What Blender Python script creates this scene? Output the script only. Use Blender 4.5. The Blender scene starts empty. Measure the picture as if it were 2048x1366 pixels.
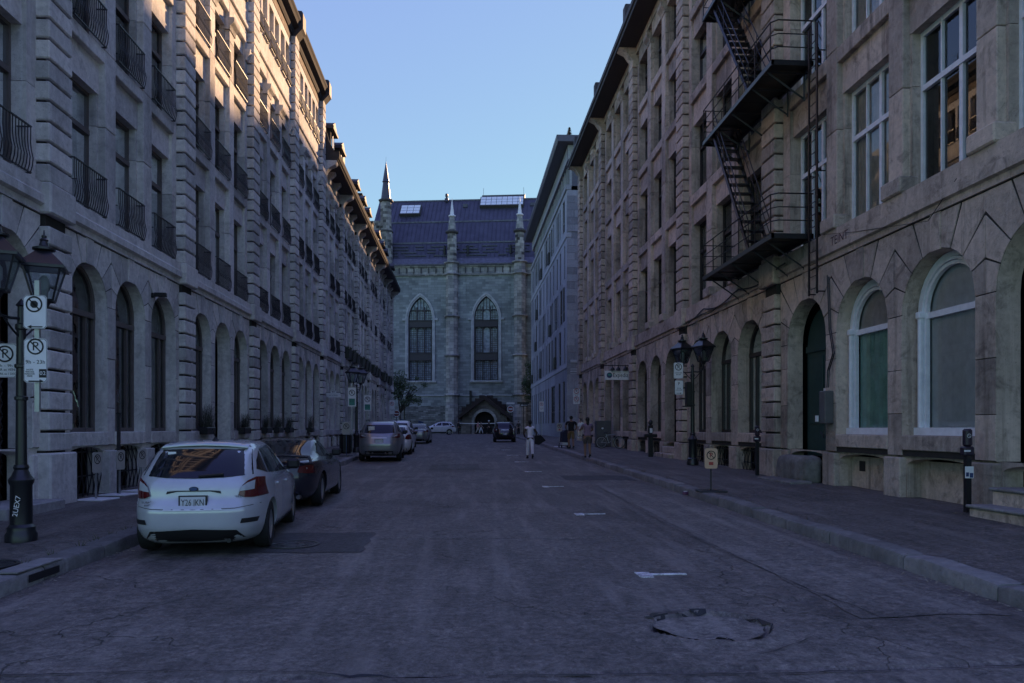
import bpy, bmesh, math, random
from mathutils import Vector, Matrix
R = math.radians
random.seed(7)
SC = bpy.context.scene
COL = SC.collection

# ---------------------------------------------------------------- camera, sky, sun, exposure
cam_d = bpy.data.cameras.new("camera")
cam = bpy.data.objects.new("camera", cam_d); COL.objects.link(cam)
cam_d.sensor_width = 36.0; cam_d.lens = 26.37; cam_d.shift_y = 0.085
cam_d.clip_start = 0.1; cam_d.clip_end = 3000
cam.location = (0, 0, 1.78); cam.rotation_euler = (R(90), 0, R(-3.74))
SC.camera = cam

SUN = Vector((17.0, 30.0, 11.4)).normalized()      # towards the sun: low, ahead and to the right, behind the church
world = bpy.data.worlds.new("World"); SC.world = world; world.use_nodes = True
wn = world.node_tree.nodes; wl = world.node_tree.links
sky = wn.new("ShaderNodeTexSky"); sky.sky_type = 'NISHITA'; sky.sun_disc = False
sky.sun_elevation = math.asin(SUN.z); sky.sun_rotation = math.atan2(SUN.x, SUN.y)
sky.altitude = 1500; sky.air_density = 1.0; sky.dust_density = 0.15; sky.ozone_density = 1.0
hsv = wn.new("ShaderNodeHueSaturation"); hsv.inputs['Saturation'].default_value = 0.95
# the whole dome gets one tone curve per channel: bluer overhead, paler towards the horizon
sep = wn.new("ShaderNodeSeparateColor"); comb = wn.new("ShaderNodeCombineColor")
wl.new(sky.outputs[0], hsv.inputs['Color']); wl.new(hsv.outputs[0], sep.inputs[0])
for ch, (pw, k) in enumerate(((.40, .235), (.60, .25), (.08, .68))):
    p_ = wn.new("ShaderNodeMath"); p_.operation = 'POWER'; p_.inputs[1].default_value = pw; wl.new(sep.outputs[ch], p_.inputs[0])
    q_ = wn.new("ShaderNodeMath"); q_.operation = 'MULTIPLY'; q_.inputs[1].default_value = k; wl.new(p_.outputs[0], q_.inputs[0]); wl.new(q_.outputs[0], comb.inputs[ch])
wl.new(comb.outputs[0], wn["Background"].inputs[0])
wn["Background"].inputs[1].default_value = 0.15
sun_d = bpy.data.lights.new("sun", 'SUN'); sun_d.energy = 2.0; sun_d.angle = R(1.5); sun_d.color = (.66, .41, .22)
sun = bpy.data.objects.new("sun", sun_d); COL.objects.link(sun)
sun.rotation_euler = (-SUN).to_track_quat('-Z', 'Y').to_euler()
sun.location = SUN * 200
SC.view_settings.view_transform = 'Standard'; SC.view_settings.look = 'None'
SC.view_settings.exposure = 2.9; SC.view_settings.gamma = 1.0
SC.render.engine = 'CYCLES'
SC.cycles.use_denoising = True
SC.cycles.max_bounces = 10; SC.cycles.diffuse_bounces = 7; SC.cycles.glossy_bounces = 4
SC.cycles.transparent_max_bounces = 12; SC.cycles.sample_clamp_indirect = 4.0
SC.cycles.caustics_reflective = False; SC.cycles.caustics_refractive = False

# ---------------------------------------------------------------- helpers
class MB:
    """collects verts and faces in a local frame T(a, b, z) and links them as one mesh object"""
    def __init__(s, T=None): s.V = []; s.F = []; s.T = T
    def v(s, *p):
        s.V.append(s.T(*p) if s.T else tuple(p)); return len(s.V) - 1
    def f(s, *i): s.F.append(i)
    def quad(s, p0, p1, p2, p3): s.f(s.v(*p0), s.v(*p1), s.v(*p2), s.v(*p3))
    def ngon(s, pts): s.F.append(tuple(s.v(*p) for p in pts))
    def box(s, x0, x1, y0, y1, z0, z1):
        i = [s.v(x, y, z) for z in (z0, z1) for x, y in ((x0, y0), (x1, y0), (x1, y1), (x0, y1))]
        for q in ((0, 3, 2, 1), (4, 5, 6, 7), (0, 1, 5, 4), (1, 2, 6, 5), (2, 3, 7, 6), (3, 0, 4, 7)):
            s.f(*[i[k] for k in q])
        return s
    def cbox(s, x0, x1, y0, y1, z0, z1, c=0.02):
        """box with chamfered edges"""
        P = {}
        xs, ys, zs = (x0, x1), (y0, y1), (z0, z1)
        for ix in (0, 1):
            for iy in (0, 1):
                for iz in (0, 1):
                    sx, sy, sz = (1, -1)[ix], (1, -1)[iy], (1, -1)[iz]
                    x, y, z = xs[ix], ys[iy], zs[iz]
                    P[ix, iy, iz, 0] = s.v(x, y + sy * c, z + sz * c)
                    P[ix, iy, iz, 1] = s.v(x + sx * c, y, z + sz * c)
                    P[ix, iy, iz, 2] = s.v(x + sx * c, y + sy * c, z)
        for i in (0, 1):
            s.f(P[i,0,0,0], P[i,1,0,0], P[i,1,1,0], P[i,0,1,0])
            s.f(P[0,i,0,1], P[1,i,0,1], P[1,i,1,1], P[0,i,1,1])
            s.f(P[0,0,i,2], P[1,0,i,2], P[1,1,i,2], P[0,1,i,2])
        for i in (0, 1):
            for j in (0, 1):
                s.f(P[i,j,0,0], P[i,j,1,0], P[i,j,1,1], P[i,j,0,1])
                s.f(P[i,0,j,0], P[i,1,j,0], P[i,1,j,2], P[i,0,j,2])
                s.f(P[0,i,j,1], P[1,i,j,1], P[1,i,j,2], P[0,i,j,2])
                for k in (0, 1): s.f(P[i,j,k,0], P[i,j,k,1], P[i,j,k,2])
        return s
    def prof(s, pts, a0, a1):
        """closed profile [(b, z)] extruded along a"""
        n = len(pts)
        i0 = [s.v(a0, b, z) for b, z in pts]; i1 = [s.v(a1, b, z) for b, z in pts]
        for k in range(n): s.f(i0[k], i0[(k+1) % n], i1[(k+1) % n], i1[k])
        s.F.append(tuple(i0[::-1])); s.F.append(tuple(i1)); return s
    def plate(s, pts, y0, y1):
        """closed outline [(x, z)] given thickness from y0 to y1"""
        n = len(pts)
        i0 = [s.v(x, y0, z) for x, z in pts]; i1 = [s.v(x, y1, z) for x, z in pts]
        for k in range(n): s.f(i0[k], i0[(k+1) % n], i1[(k+1) % n], i1[k])
        s.F.append(tuple(i0[::-1])); s.F.append(tuple(i1)); return s
    def slab(s, pts, z0, z1):
        n = len(pts)
        i0 = [s.v(x, y, z0) for x, y in pts]; i1 = [s.v(x, y, z1) for x, y in pts]
        for k in range(n): s.f(i0[k], i0[(k+1) % n], i1[(k+1) % n], i1[k])
        s.F.append(tuple(i0[::-1])); s.F.append(tuple(i1)); return s
    def lathe(s, prof, cx=0, cy=0, n=16, ph=0.0):
        rings = []
        for r, z in prof:
            rings.append([s.v(cx + r * math.cos(ph + 2*math.pi*k/n), cy + r * math.sin(ph + 2*math.pi*k/n), z) for k in range(n)])
        for A, B in zip(rings, rings[1:]):
            for k in range(n): s.f(A[k], A[(k+1) % n], B[(k+1) % n], B[k])
        s.F.append(tuple(rings[0][::-1])); s.F.append(tuple(rings[-1])); return s
    def tube(s, path, r, n=6):
        pts = [Vector(p) for p in path]; rings = []
        rr = r if isinstance(r, (list, tuple)) else [r] * len(pts)
        up = None
        for i, p in enumerate(pts):
            d = (pts[min(i+1, len(pts)-1)] - pts[max(i-1, 0)])
            d = d.normalized() if d.length > 1e-9 else Vector((0, 0, 1))
            if up is None:
                up = Vector((0, 0, 1)) if abs(d.z) < .9 else Vector((1, 0, 0))
            x = d.cross(up).normalized(); y = x.cross(d); up = y
            rings.append([s.v(*(p + (x*math.cos(2*math.pi*k/n + .4) + y*math.sin(2*math.pi*k/n + .4)) * rr[i])) for k in range(n)])
        for A, B in zip(rings, rings[1:]):
            for k in range(n): s.f(A[k], A[(k+1) % n], B[(k+1) % n], B[k])
        s.F.append(tuple(rings[0][::-1])); s.F.append(tuple(rings[-1])); return s
    def bar(s, p, q, w):
        return s.tube([p, q], w, 4)
    def ell(s, c, r, n=10, m=7, rot=None):
        idx = []
        for j in range(m + 1):
            t = math.pi * j / m
            row = []
            for k in range(n):
                u = 2*math.pi*k/n
                p = Vector((r[0]*math.sin(t)*math.cos(u), r[1]*math.sin(t)*math.sin(u), r[2]*math.cos(t)))
                if rot: p = rot @ p
                row.append(s.v(c[0]+p.x, c[1]+p.y, c[2]+p.z))
            idx.append(row)
        for A, B in zip(idx, idx[1:]):
            for k in range(n): s.f(A[k], A[(k+1) % n], B[(k+1) % n], B[k])
        return s
    def mesh(s, name, mat, smooth=False, fix=True):
        me = bpy.data.meshes.new(name); me.from_pydata(s.V, [], s.F)
        if fix:
            bm = bmesh.new(); bm.from_mesh(me)
            bmesh.ops.recalc_face_normals(bm, faces=bm.faces); bm.to_mesh(me); bm.free()
        me.materials.append(mat)
        if smooth:
            me.polygons.foreach_set('use_smooth', [True] * len(me.polygons))
            if smooth != 'all':
                try: me.set_sharp_from_angle(angle=R(smooth if smooth is not True else 40))
                except Exception: pass
        me.update(); return me
    def build(s, name, mat, parent=None, loc=(0, 0, 0), smooth=False, fix=True):
        return put(name, s.mesh(name, mat, smooth, fix), parent, loc)

def put(name, me, parent=None, loc=(0, 0, 0), rot=None, scale=None):
    """link one mesh object; a child of an unrotated thing may be given in world coordinates via W()"""
    o = bpy.data.objects.new(name, me); COL.objects.link(o)
    o.location = loc
    if rot: o.rotation_euler = rot
    if scale: o.scale = scale
    if parent is not None: o.parent = parent
    return o
def thing(name, label, cat, loc=(0, 0, 0), rz=0.0, group=None, kind=None):
    o = bpy.data.objects.new(name, None); COL.objects.link(o)
    o.empty_display_size = .3
    o.location = loc; o.rotation_euler = (0, 0, rz)
    return tag(o, label, cat, group, kind)
def tag(o, label=None, cat=None, group=None, kind=None):
    if label: o["label"] = label
    if cat: o["category"] = cat
    if group: o["group"] = group
    if kind: o["kind"] = kind
    return o
def dup(root, loc, rz=0.0, label=None, scale=None):
    r = root.copy(); COL.objects.link(r); r.location = loc; r.rotation_euler = (0, 0, rz)
    if scale: r.scale = (scale,) * 3
    if label: r["label"] = label
    for ch in list(root.children):
        c = ch.copy(); COL.objects.link(c); c.parent = r
        for g in list(ch.children):
            d = g.copy(); COL.objects.link(d); d.parent = c
    return r
def gz(y):                                    # the street climbs towards the church
    return .0127 * y if y < 60 else .762 + .0063 * (y - 60)
WORKSHOP = bpy.data.scenes.new("workshop")
def evaluated(o):
    """mesh of one object with its modifiers applied, worked out in an empty side scene"""
    WORKSHOP.collection.objects.link(o); vl = WORKSHOP.view_layers[0]; vl.update()
    me = bpy.data.meshes.new_from_object(o.evaluated_get(vl.depsgraph))
    WORKSHOP.collection.objects.unlink(o); return me
def lettering(name, body, size, mat, parent, loc, rot, width=None, align='CENTER'):
    cu = bpy.data.curves.new(name, 'FONT'); cu.body = body; cu.size = size; cu.align_x = align; cu.align_y = 'CENTER'
    cu.extrude = .0008; cu.resolution_u = 2
    t = bpy.data.objects.new(name, cu); me = evaluated(t)
    bpy.data.objects.remove(t); bpy.data.curves.remove(cu)
    if width and len(me.vertices):
        xs = [v.co.x for v in me.vertices]; k = width / max(1e-6, max(xs) - min(xs))
        for v in me.vertices: v.co.x *= k
    me.materials.clear(); me.materials.append(mat)
    return put(name, me, parent, loc, rot)

# ---------------------------------------------------------------- materials
def new_mat(name):
    m = bpy.data.materials.new(name); m.use_nodes = True
    return m, m.node_tree.nodes, m.node_tree.links, m.node_tree.nodes["Principled BSDF"]
def N(ns, t, **kw):
    n = ns.new(t)
    for k, v in kw.items(): setattr(n, k, v)
    return n
def math_n(ns, ls, op, a, b=None, clamp=False):
    n = ns.new("ShaderNodeMath"); n.operation = op; n.use_clamp = clamp
    for i, x in enumerate((a, b)):
        if x is None: continue
        if isinstance(x, (int, float)): n.inputs[i].default_value = x
        else: ls.new(x, n.inputs[i])
    return n.outputs[0]
def mixc(ns, ls, fac, a, b, mode='MIX'):
    n = ns.new("ShaderNodeMix"); n.data_type = 'RGBA'; n.blend_type = mode
    for i, x in ((0, fac), (6, a), (7, b)):
        if isinstance(x, (int, float)): n.inputs[i].default_value = x
        elif isinstance(x, tuple): n.inputs[i].default_value = x + (1,) if len(x) == 3 else x
        else: ls.new(x, n.inputs[i])
    return n.outputs[2]
def noise(ns, ls, scale, detail=4, rough=.55, vec=None, dist=0.0):
    n = ns.new("ShaderNodeTexNoise"); n.inputs['Scale'].default_value = scale
    n.inputs['Detail'].default_value = detail; n.inputs['Roughness'].default_value = rough
    n.inputs['Distortion'].default_value = dist
    if vec is not None: ls.new(vec, n.inputs['Vector'])
    return n.outputs[0]
def ramp(ns, ls, fac, p0, p1, c0=(0, 0, 0, 1), c1=(1, 1, 1, 1)):
    n = ns.new("ShaderNodeValToRGB"); e = n.color_ramp.elements
    e[0].position = p0; e[1].position = p1; e[0].color = c0; e[1].color = c1
    ls.new(fac, n.inputs[0]); return n.outputs[0]
def wpos(ns, ls, scale=(1, 1, 1)):
    g = ns.new("ShaderNodeNewGeometry"); m = ns.new("ShaderNodeMapping"); m.inputs['Scale'].default_value = scale
    ls.new(g.outputs['Position'], m.inputs['Vector']); return m.outputs[0]
def bump(ns, ls, bsdf, h, strength, dist):
    b = ns.new("ShaderNodeBump"); b.inputs['Strength'].default_value = strength; b.inputs['Distance'].default_value = dist
    ls.new(h, b.inputs['Height']); ls.new(b.outputs[0], bsdf.inputs['Normal'])

def stone_mat(name, col, var=.28, streak=.45, rough=.85, bstr=.5, stain=(.05, .045, .04), warm=None, mscale=.7):
    m, ns, ls, b = new_mat(name)
    p = wpos(ns, ls)
    n1 = noise(ns, ls, mscale, 8, .62, p)
    n2 = noise(ns, ls, 9, 6, .6, p)
    ps = wpos(ns, ls, (2.6, 2.6, .22)); n3 = noise(ns, ls, 1.0, 6, .65, ps)
    oi = ns.new("ShaderNodeObjectInfo")
    k1 = ramp(ns, ls, n1, .3, .72, (1 - var,)*3 + (1,), (1 + var,)*3 + (1,))
    c = mixc(ns, ls, 1.0, col, k1, 'MULTIPLY')
    if warm: c = mixc(ns, ls, math_n(ns, ls, 'MULTIPLY', oi.outputs['Random'], .6), c, warm)
    k2 = ramp(ns, ls, n2, .25, .75, (.8, .8, .8, 1), (1.15, 1.15, 1.15, 1)); c = mixc(ns, ls, 1.0, c, k2, 'MULTIPLY')
    rnd = ns.new("ShaderNodeMapRange"); rnd.inputs[3].default_value = .72; rnd.inputs[4].default_value = 1.16
    ls.new(oi.outputs['Random'], rnd.inputs[0])
    c = mixc(ns, ls, 1.0, c, rnd.outputs[0], 'MULTIPLY')
    st = ramp(ns, ls, n3, .55, .78); st = math_n(ns, ls, 'MULTIPLY', st, streak)
    c = mixc(ns, ls, st, c, stain)
    nb = noise(ns, ls, 2.3, 9, .68, p, .8)                                      # soot blotches with their own ragged shape
    c = mixc(ns, ls, math_n(ns, ls, 'MULTIPLY', ramp(ns, ls, nb, .52, .68), .55*min(1, streak*1.6)), c, stain)
    nw = noise(ns, ls, 1.7, 7, .66, ps, .5)                                     # pale washed runs
    c = mixc(ns, ls, math_n(ns, ls, 'MULTIPLY', ramp(ns, ls, nw, .56, .72), .5), c, tuple(min(.8, x*1.45) for x in col))
    np_ = noise(ns, ls, 26, 4, .7, p)
    c = mixc(ns, ls, math_n(ns, ls, 'MULTIPLY', ramp(ns, ls, np_, .60, .70), .45), c, stain)
    ls.new(c, b.inputs['Base Color']); b.inputs['Roughness'].default_value = rough
    b.inputs['Specular IOR Level'].default_value = .3
    n4 = noise(ns, ls, 38, 5, .7, p)
    h = math_n(ns, ls, 'ADD', math_n(ns, ls, 'MULTIPLY', n2, 1.2), math_n(ns, ls, 'MULTIPLY', n4, .5))
    bump(ns, ls, b, h, min(1, bstr*1.5), .02)
    return m
def plain(name, col, rough=.5, metal=0.0, var=.12, scale=6, spec=.5, coat=0.0, bstr=0.0):
    m, ns, ls, b = new_mat(name)
    p = wpos(ns, ls); n1 = noise(ns, ls, scale, 5, .6, p)
    k = ramp(ns, ls, n1, .3, .7, (1 - var,)*3 + (1,), (1 + var,)*3 + (1,))
    ls.new(mixc(ns, ls, 1.0, col, k, 'MULTIPLY'), b.inputs['Base Color'])
    b.inputs['Roughness'].default_value = rough; b.inputs['Metallic'].default_value = metal
    b.inputs['Specular IOR Level'].default_value = spec; b.inputs['Coat Weight'].default_value = coat
    b.inputs['Coat Roughness'].default_value = .05
    if bstr: bump(ns, ls, b, noise(ns, ls, scale * 5, 4, .6, p), bstr, .01)
    return m
def glass_mat(name, tint=(.45, .5, .55), base=.12, rough=.02, wav=.0):
    m = bpy.data.materials.new(name); m.use_nodes = True
    ns, ls = m.node_tree.nodes, m.node_tree.links
    ns.remove(ns["Principled BSDF"]); out = ns["Material Output"]
    tr = ns.new("ShaderNodeBsdfTransparent"); tr.inputs[0].default_value = tint + (1,)
    gl = ns.new("ShaderNodeBsdfGlossy"); gl.inputs['Roughness'].default_value = rough
    gl.inputs['Color'].default_value = (.9, .95, 1, 1)
    lw = ns.new("ShaderNodeLayerWeight"); lw.inputs[0].default_value = .35
    f = math_n(ns, ls, 'ADD', math_n(ns, ls, 'MULTIPLY', lw.outputs['Fresnel'], .8), base, True)
    mx = ns.new("ShaderNodeMixShader"); ls.new(f, mx.inputs[0]); ls.new(tr.outputs[0], mx.inputs[1]); ls.new(gl.outputs[0], mx.inputs[2])
    ls.new(mx.outputs[0], out.inputs[0])
    if wav:
        bp = ns.new("ShaderNodeBump"); bp.inputs['Strength'].default_value = wav; bp.inputs['Distance'].default_value = .05
        ls.new(noise(ns, ls, 1.3, 2, .5, wpos(ns, ls)), bp.inputs['Height']); ls.new(bp.outputs[0], gl.inputs['Normal'])
    return m
def course_mat(name, col, w, h, mortar, var=.5, swap=False, tint=None, msize=.012, axis='XZ', streak=.4):
    """coursed masonry too far away to build stone by stone"""
    m, ns, ls, b = new_mat(name)
    g = ns.new("ShaderNodeNewGeometry"); sp = ns.new("ShaderNodeSeparateXYZ"); ls.new(g.outputs['Position'], sp.inputs[0])
    cb = ns.new("ShaderNodeCombineXYZ")
    ls.new(sp.outputs[0 if axis == 'XZ' else 1], cb.inputs[0]); ls.new(sp.outputs[2], cb.inputs[1])
    br = ns.new("ShaderNodeTexBrick"); ls.new(cb.outputs[0], br.inputs['Vector'])
    br.inputs['Scale'].default_value = 1; br.inputs['Brick Width'].default_value = w; br.inputs['Row Height'].default_value = h
    br.inputs['Mortar Size'].default_value = msize; br.inputs['Bias'].default_value = 0
    br.inputs['Color1'].default_value = tuple(x * (1 - var) for x in col) + (1,)
    br.inputs['Color2'].default_value = tuple(x * (1 + var * .8) for x in (tint or col)) + (1,)
    br.inputs['Mortar'].default_value = mortar + (1,)
    p = wpos(ns, ls)
    n1 = noise(ns, ls, .35, 8, .62, p); k = ramp(ns, ls, n1, .3, .7, (.7, .7, .7, 1), (1.25, 1.25, 1.25, 1))
    c = mixc(ns, ls, 1.0, br.outputs[0], k, 'MULTIPLY')
    ps = wpos(ns, ls, (1.4, 1.4, .12)); n3 = noise(ns, ls, 1.0, 6, .65, ps)
    st = math_n(ns, ls, 'MULTIPLY', ramp(ns, ls, n3, .55, .8), streak); c = mixc(ns, ls, st, c, (.04, .04, .04))
    ls.new(c, b.inputs['Base Color']); b.inputs['Roughness'].default_value = .88
    b.inputs['Specular IOR Level'].default_value = .25
    bump(ns, ls, b, math_n(ns, ls, 'ADD', br.outputs['Fac'], math_n(ns, ls, 'MULTIPLY', noise(ns, ls, 8, 4, .6, p), -.6)), -.5, .03)
    return m

M = {}
M['stoneL'] = stone_mat("limestone_left", (.66, .64, .61), warm=(.68, .64, .585), streak=.34, var=.34)
M['stoneR'] = stone_mat("limestone_right", (.54, .455, .385), var=.45, streak=.9, warm=(.58, .465, .37), stain=(.05, .04, .035))
M['stonePale'] = stone_mat("pale_step_stone", (.36, .35, .34), streak=.3)
M['joint'] = plain("dirty_shaded_mortar", (.05, .047, .045), .95, spec=.1)  # joint dirt, with the shade of the gaps also put into the colour
M['boulder'] = stone_mat("rough_block_stone", (.20, .19, .175), var=.35, bstr=1.0, mscale=2.5)
M['dark_room'] = plain("dark_room", (.03, .029, .028), .9, spec=.05)
M['frame_dark'] = plain("dark_window_frame", (.035, .026, .024), .5)
M['frame_brown'] = plain("weathered_brown_frame", (.13, .11, .10), .55)
M['frame_white'] = plain("white_window_frame", (.80, .82, .84), .5, var=.1)
M['iron'] = plain("black_iron", (.012, .012, .014), .42, spec=.5)
M['iron_grey'] = plain("grey_iron", (.03, .03, .034), .4)
M['pane'] = glass_mat("window_glass", (.6, .63, .65), .14, .015, .25)
M['pane_clear'] = glass_mat("clear_window_glass", (.9, .92, .92), .04, .01)
M['curtain'] = plain("pale_curtain", (.62, .6, .56), .9, var=.2, scale=3)
M['curtain_green'] = plain("green_curtain", (.45, .76, .66), .9, var=.2, scale=3)
M['curtain_blue'] = plain("grey_blue_blind", (.78, .82, .84), .9, var=.1)
M['slate'] = plain("dark_roof_slate", (.045, .04, .045), .7, var=.3, bstr=.3)
M['eave'] = plain("painted_eave_metal", (.06, .056, .054), .9, var=.2, spec=.1)
M['soffit'] = plain("dark_soffit", (.06, .05, .05), .8)
M['brick'] = course_mat("parapet_brick", (.23, .17, .12), .24, .09, (.16, .14, .12), .45, axis='YZ')
M['brickgate'] = course_mat("gate_brick", (.16, .09, .06), .24, .08, (.10, .09, .08), .4, axis='YZ')
M['church'] = course_mat("church_coursed_stone", (.27, .30, .31), .9, .34, (.19, .20, .21), .24, tint=(.30, .33, .33), msize=.012, streak=.5)
M['church_rough'] = course_mat("church_rubble_base", (.17, .18, .175), .7, .24, (.15, .155, .16), .5, tint=(.23, .235, .23), msize=.03)
M['church_trim'] = plain("church_trim_stone", (.45, .47, .48), .85, var=.25, scale=1.5, bstr=.3)
M['church_tower'] = course_mat("church_buttress_stone", (.32, .33, .33), .6, .42, (.14, .14, .14), .3, tint=(.38, .37, .35))
M['turret'] = course_mat("turret_mottled_stone", (.11, .105, .10), .45, .4, (.2, .2, .2), .55, tint=(.30, .29, .27))
M['church_roof'] = plain("church_metal_roof", (.075, .075, .10), .45, metal=.3, var=.25, scale=.8)
M['church_roof_edge'] = plain("church_gutter_metal", (.12, .12, .15), .5, metal=.3, var=.4, scale=3)
M['cone'] = plain("pale_spire_cap", (.75, .75, .77), .45, var=.15)
M['tracery'] = plain("window_tracery", (.07, .068, .07), .8)
M['leaded'] = plain("leaded_glass", (.26, .31, .38), .15, var=.5, scale=2.5)
M['modern'] = stone_mat("modern_grey_limestone", (.36, .375, .41), var=.15, streak=.12, bstr=.2, mscale=.3)
M['modern_trim'] = stone_mat("modern_pale_trim", (.45, .47, .5), var=.1, streak=.05, bstr=.1)
M['penthouse'] = plain("penthouse_panel", (.10, .10, .13), .5)
M['wood_dark'] = plain("dark_porch_timber", (.035, .025, .022), .8, var=.3)
M['white_paint'] = plain("white_sign_face", (.80, .80, .80), .5, var=.05)
M['black_paint'] = plain("black_sign_ink", (.012, .012, .013), .6)
M['red_paint'] = plain("red_sign_ink", (.42, .05, .04), .5)
M['green_paint'] = plain("green_sign_ink", (.05, .25, .2), .5)
M['blue_paint'] = plain("blue_paint", (.03, .06, .16), .45)
M['galv'] = plain("galvanised_steel", (.38, .39, .40), .4, metal=.6, var=.15)
M['door_green'] = plain("dark_green_door", (.012, .045, .042), .4, var=.2)
M['boxgrey'] = plain("grey_utility_box", (.11, .11, .11), .5)
M['plastic_white'] = plain("white_plastic_bag", (.7, .7, .76), .35)
# ---------------------------------------------------------------- ground, road, pavements, kerbs
from mathutils import noise as mnoise
XL, XR = -7.9, 9.0            # facade planes left and right
KL, KR = -4.65, 5.3           # kerb faces

def asphalt_mat(name, c0, c1, crack=True, patch=.5):
    m, ns, ls, b = new_mat(name)
    p = wpos(ns, ls)
    n1 = noise(ns, ls, .55, 9, .66, p, .6); n2 = noise(ns, ls, 5.0, 7, .7, p); n3 = noise(ns, ls, 120, 3, .7, p)
    c = mixc(ns, ls, ramp(ns, ls, n1, .32, .70), c0, c1)
    k2 = ramp(ns, ls, n2, .3, .72, (.58, .58, .60, 1), (1.38, 1.36, 1.34, 1)); c = mixc(ns, ls, 1.0, c, k2, 'MULTIPLY')
    k3 = ramp(ns, ls, n3, .3, .75, (.72, .72, .72, 1), (1.35, 1.35, 1.35, 1)); c = mixc(ns, ls, .8, c, k3, 'MULTIPLY')
    n5 = noise(ns, ls, 14, 6, .72, p, .4); k5 = ramp(ns, ls, n5, .36, .66, (.48, .48, .49, 1), (1.45, 1.45, 1.43, 1)); c = mixc(ns, ls, .9, c, k5, 'MULTIPLY')
    n6 = noise(ns, ls, 42, 4, .75, p); k6 = ramp(ns, ls, n6, .35, .68, (.6, .6, .6, 1), (1.4, 1.4, 1.4, 1)); c = mixc(ns, ls, .8, c, k6, 'MULTIPLY')
    pl = wpos(ns, ls, (3.2, .35, 1)); n4 = noise(ns, ls, 1.0, 5, .6, pl)       # wheel-track streaks along the street
    c = mixc(ns, ls, math_n(ns, ls, 'MULTIPLY', ramp(ns, ls, n4, .5, .75), .45), c, tuple(x * 1.75 for x in c1))
    sp = ramp(ns, ls, noise(ns, ls, 2.2, 6, .75, p), .64, .70)                 # dark oil and tar spots
    c = mixc(ns, ls, math_n(ns, ls, 'MULTIPLY', sp, .6), c, tuple(x * .35 for x in c0))
    h = math_n(ns, ls, 'ADD', math_n(ns, ls, 'MULTIPLY', n2, 1.5), math_n(ns, ls, 'ADD', math_n(ns, ls, 'MULTIPLY', n5, 1.0), math_n(ns, ls, 'MULTIPLY', n6, .5)))
    if crack:
        vo = ns.new("ShaderNodeTexVoronoi"); vo.feature = 'DISTANCE_TO_EDGE'; vo.inputs['Scale'].default_value = .55
        wv = ns.new("ShaderNodeVectorMath"); wv.operation = 'ADD'
        nz = ns.new("ShaderNodeTexNoise"); nz.inputs['Scale'].default_value = 1.6; nz.inputs['Detail'].default_value = 6; ls.new(p, nz.inputs['Vector'])
        sc = ns.new("ShaderNodeVectorMath"); sc.operation = 'SCALE'; sc.inputs['Scale'].default_value = 1.1; ls.new(nz.outputs['Color'], sc.inputs[0])
        ls.new(p, wv.inputs[0]); ls.new(sc.outputs[0], wv.inputs[1]); ls.new(wv.outputs[0], vo.inputs['Vector'])
        cr = ramp(ns, ls, vo.outputs['Distance'], .0006, .005, (1, 1, 1, 1), (0, 0, 0, 1))
        gate = ramp(ns, ls, noise(ns, ls, .4, 3, .5, p), .46, .58)
        cr = math_n(ns, ls, 'MULTIPLY', cr, gate)
        c = mixc(ns, ls, math_n(ns, ls, 'MULTIPLY', cr, .6), c, (.008, .008, .009))
        h = math_n(ns, ls, 'SUBTRACT', h, math_n(ns, ls, 'MULTIPLY', cr, 1.6))
    ls.new(c, b.inputs['Base Color'])
    ls.new(ramp(ns, ls, n2, .3, .7, (.55,)*3 + (1,), (.85,)*3 + (1,)), b.inputs['Roughness'])
    b.inputs['Specular IOR Level'].default_value = .45
    bump(ns, ls, b, h, 1.0, .016)
    return m
M['asphalt'] = asphalt_mat("asphalt", (.115, .102, .090), (.215, .195, .172))
M['asphalt_new'] = asphalt_mat("asphalt_patch", (.055, .052, .052), (.085, .08, .08), False)
M['walk'] = asphalt_mat("pavement_concrete", (.092, .082, .073), (.18, .162, .145))
M['kerb'] = stone_mat("kerb_granite", (.24, .23, .22), var=.3, streak=.1, bstr=.8, mscale=2.0)
m_, ns_, ls_, b_ = new_mat("worn_road_paint")
wr_ = ramp(ns_, ls_, noise(ns_, ls_, 11, 7, .75, wpos(ns_, ls_)), .42, .60)
ls_.new(mixc(ns_, ls_, wr_, (.80, .80, .82), (.30, .29, .29)), b_.inputs['Base Color']); b_.inputs['Roughness'].default_value = .7
M['road_paint'] = m_

g = MB()
ys = [-60, -6, 60, 115, 400, 2500]
for y in ys:
    for x in (-900, 900): g.v(x, y, gz(min(y, 115)) - .12)
for i in range(len(ys) - 1): g.f(2*i, 2*i+1, 2*i+3, 2*i+2)
tag(g.build("ground", M['walk']), kind="structure")

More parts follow.
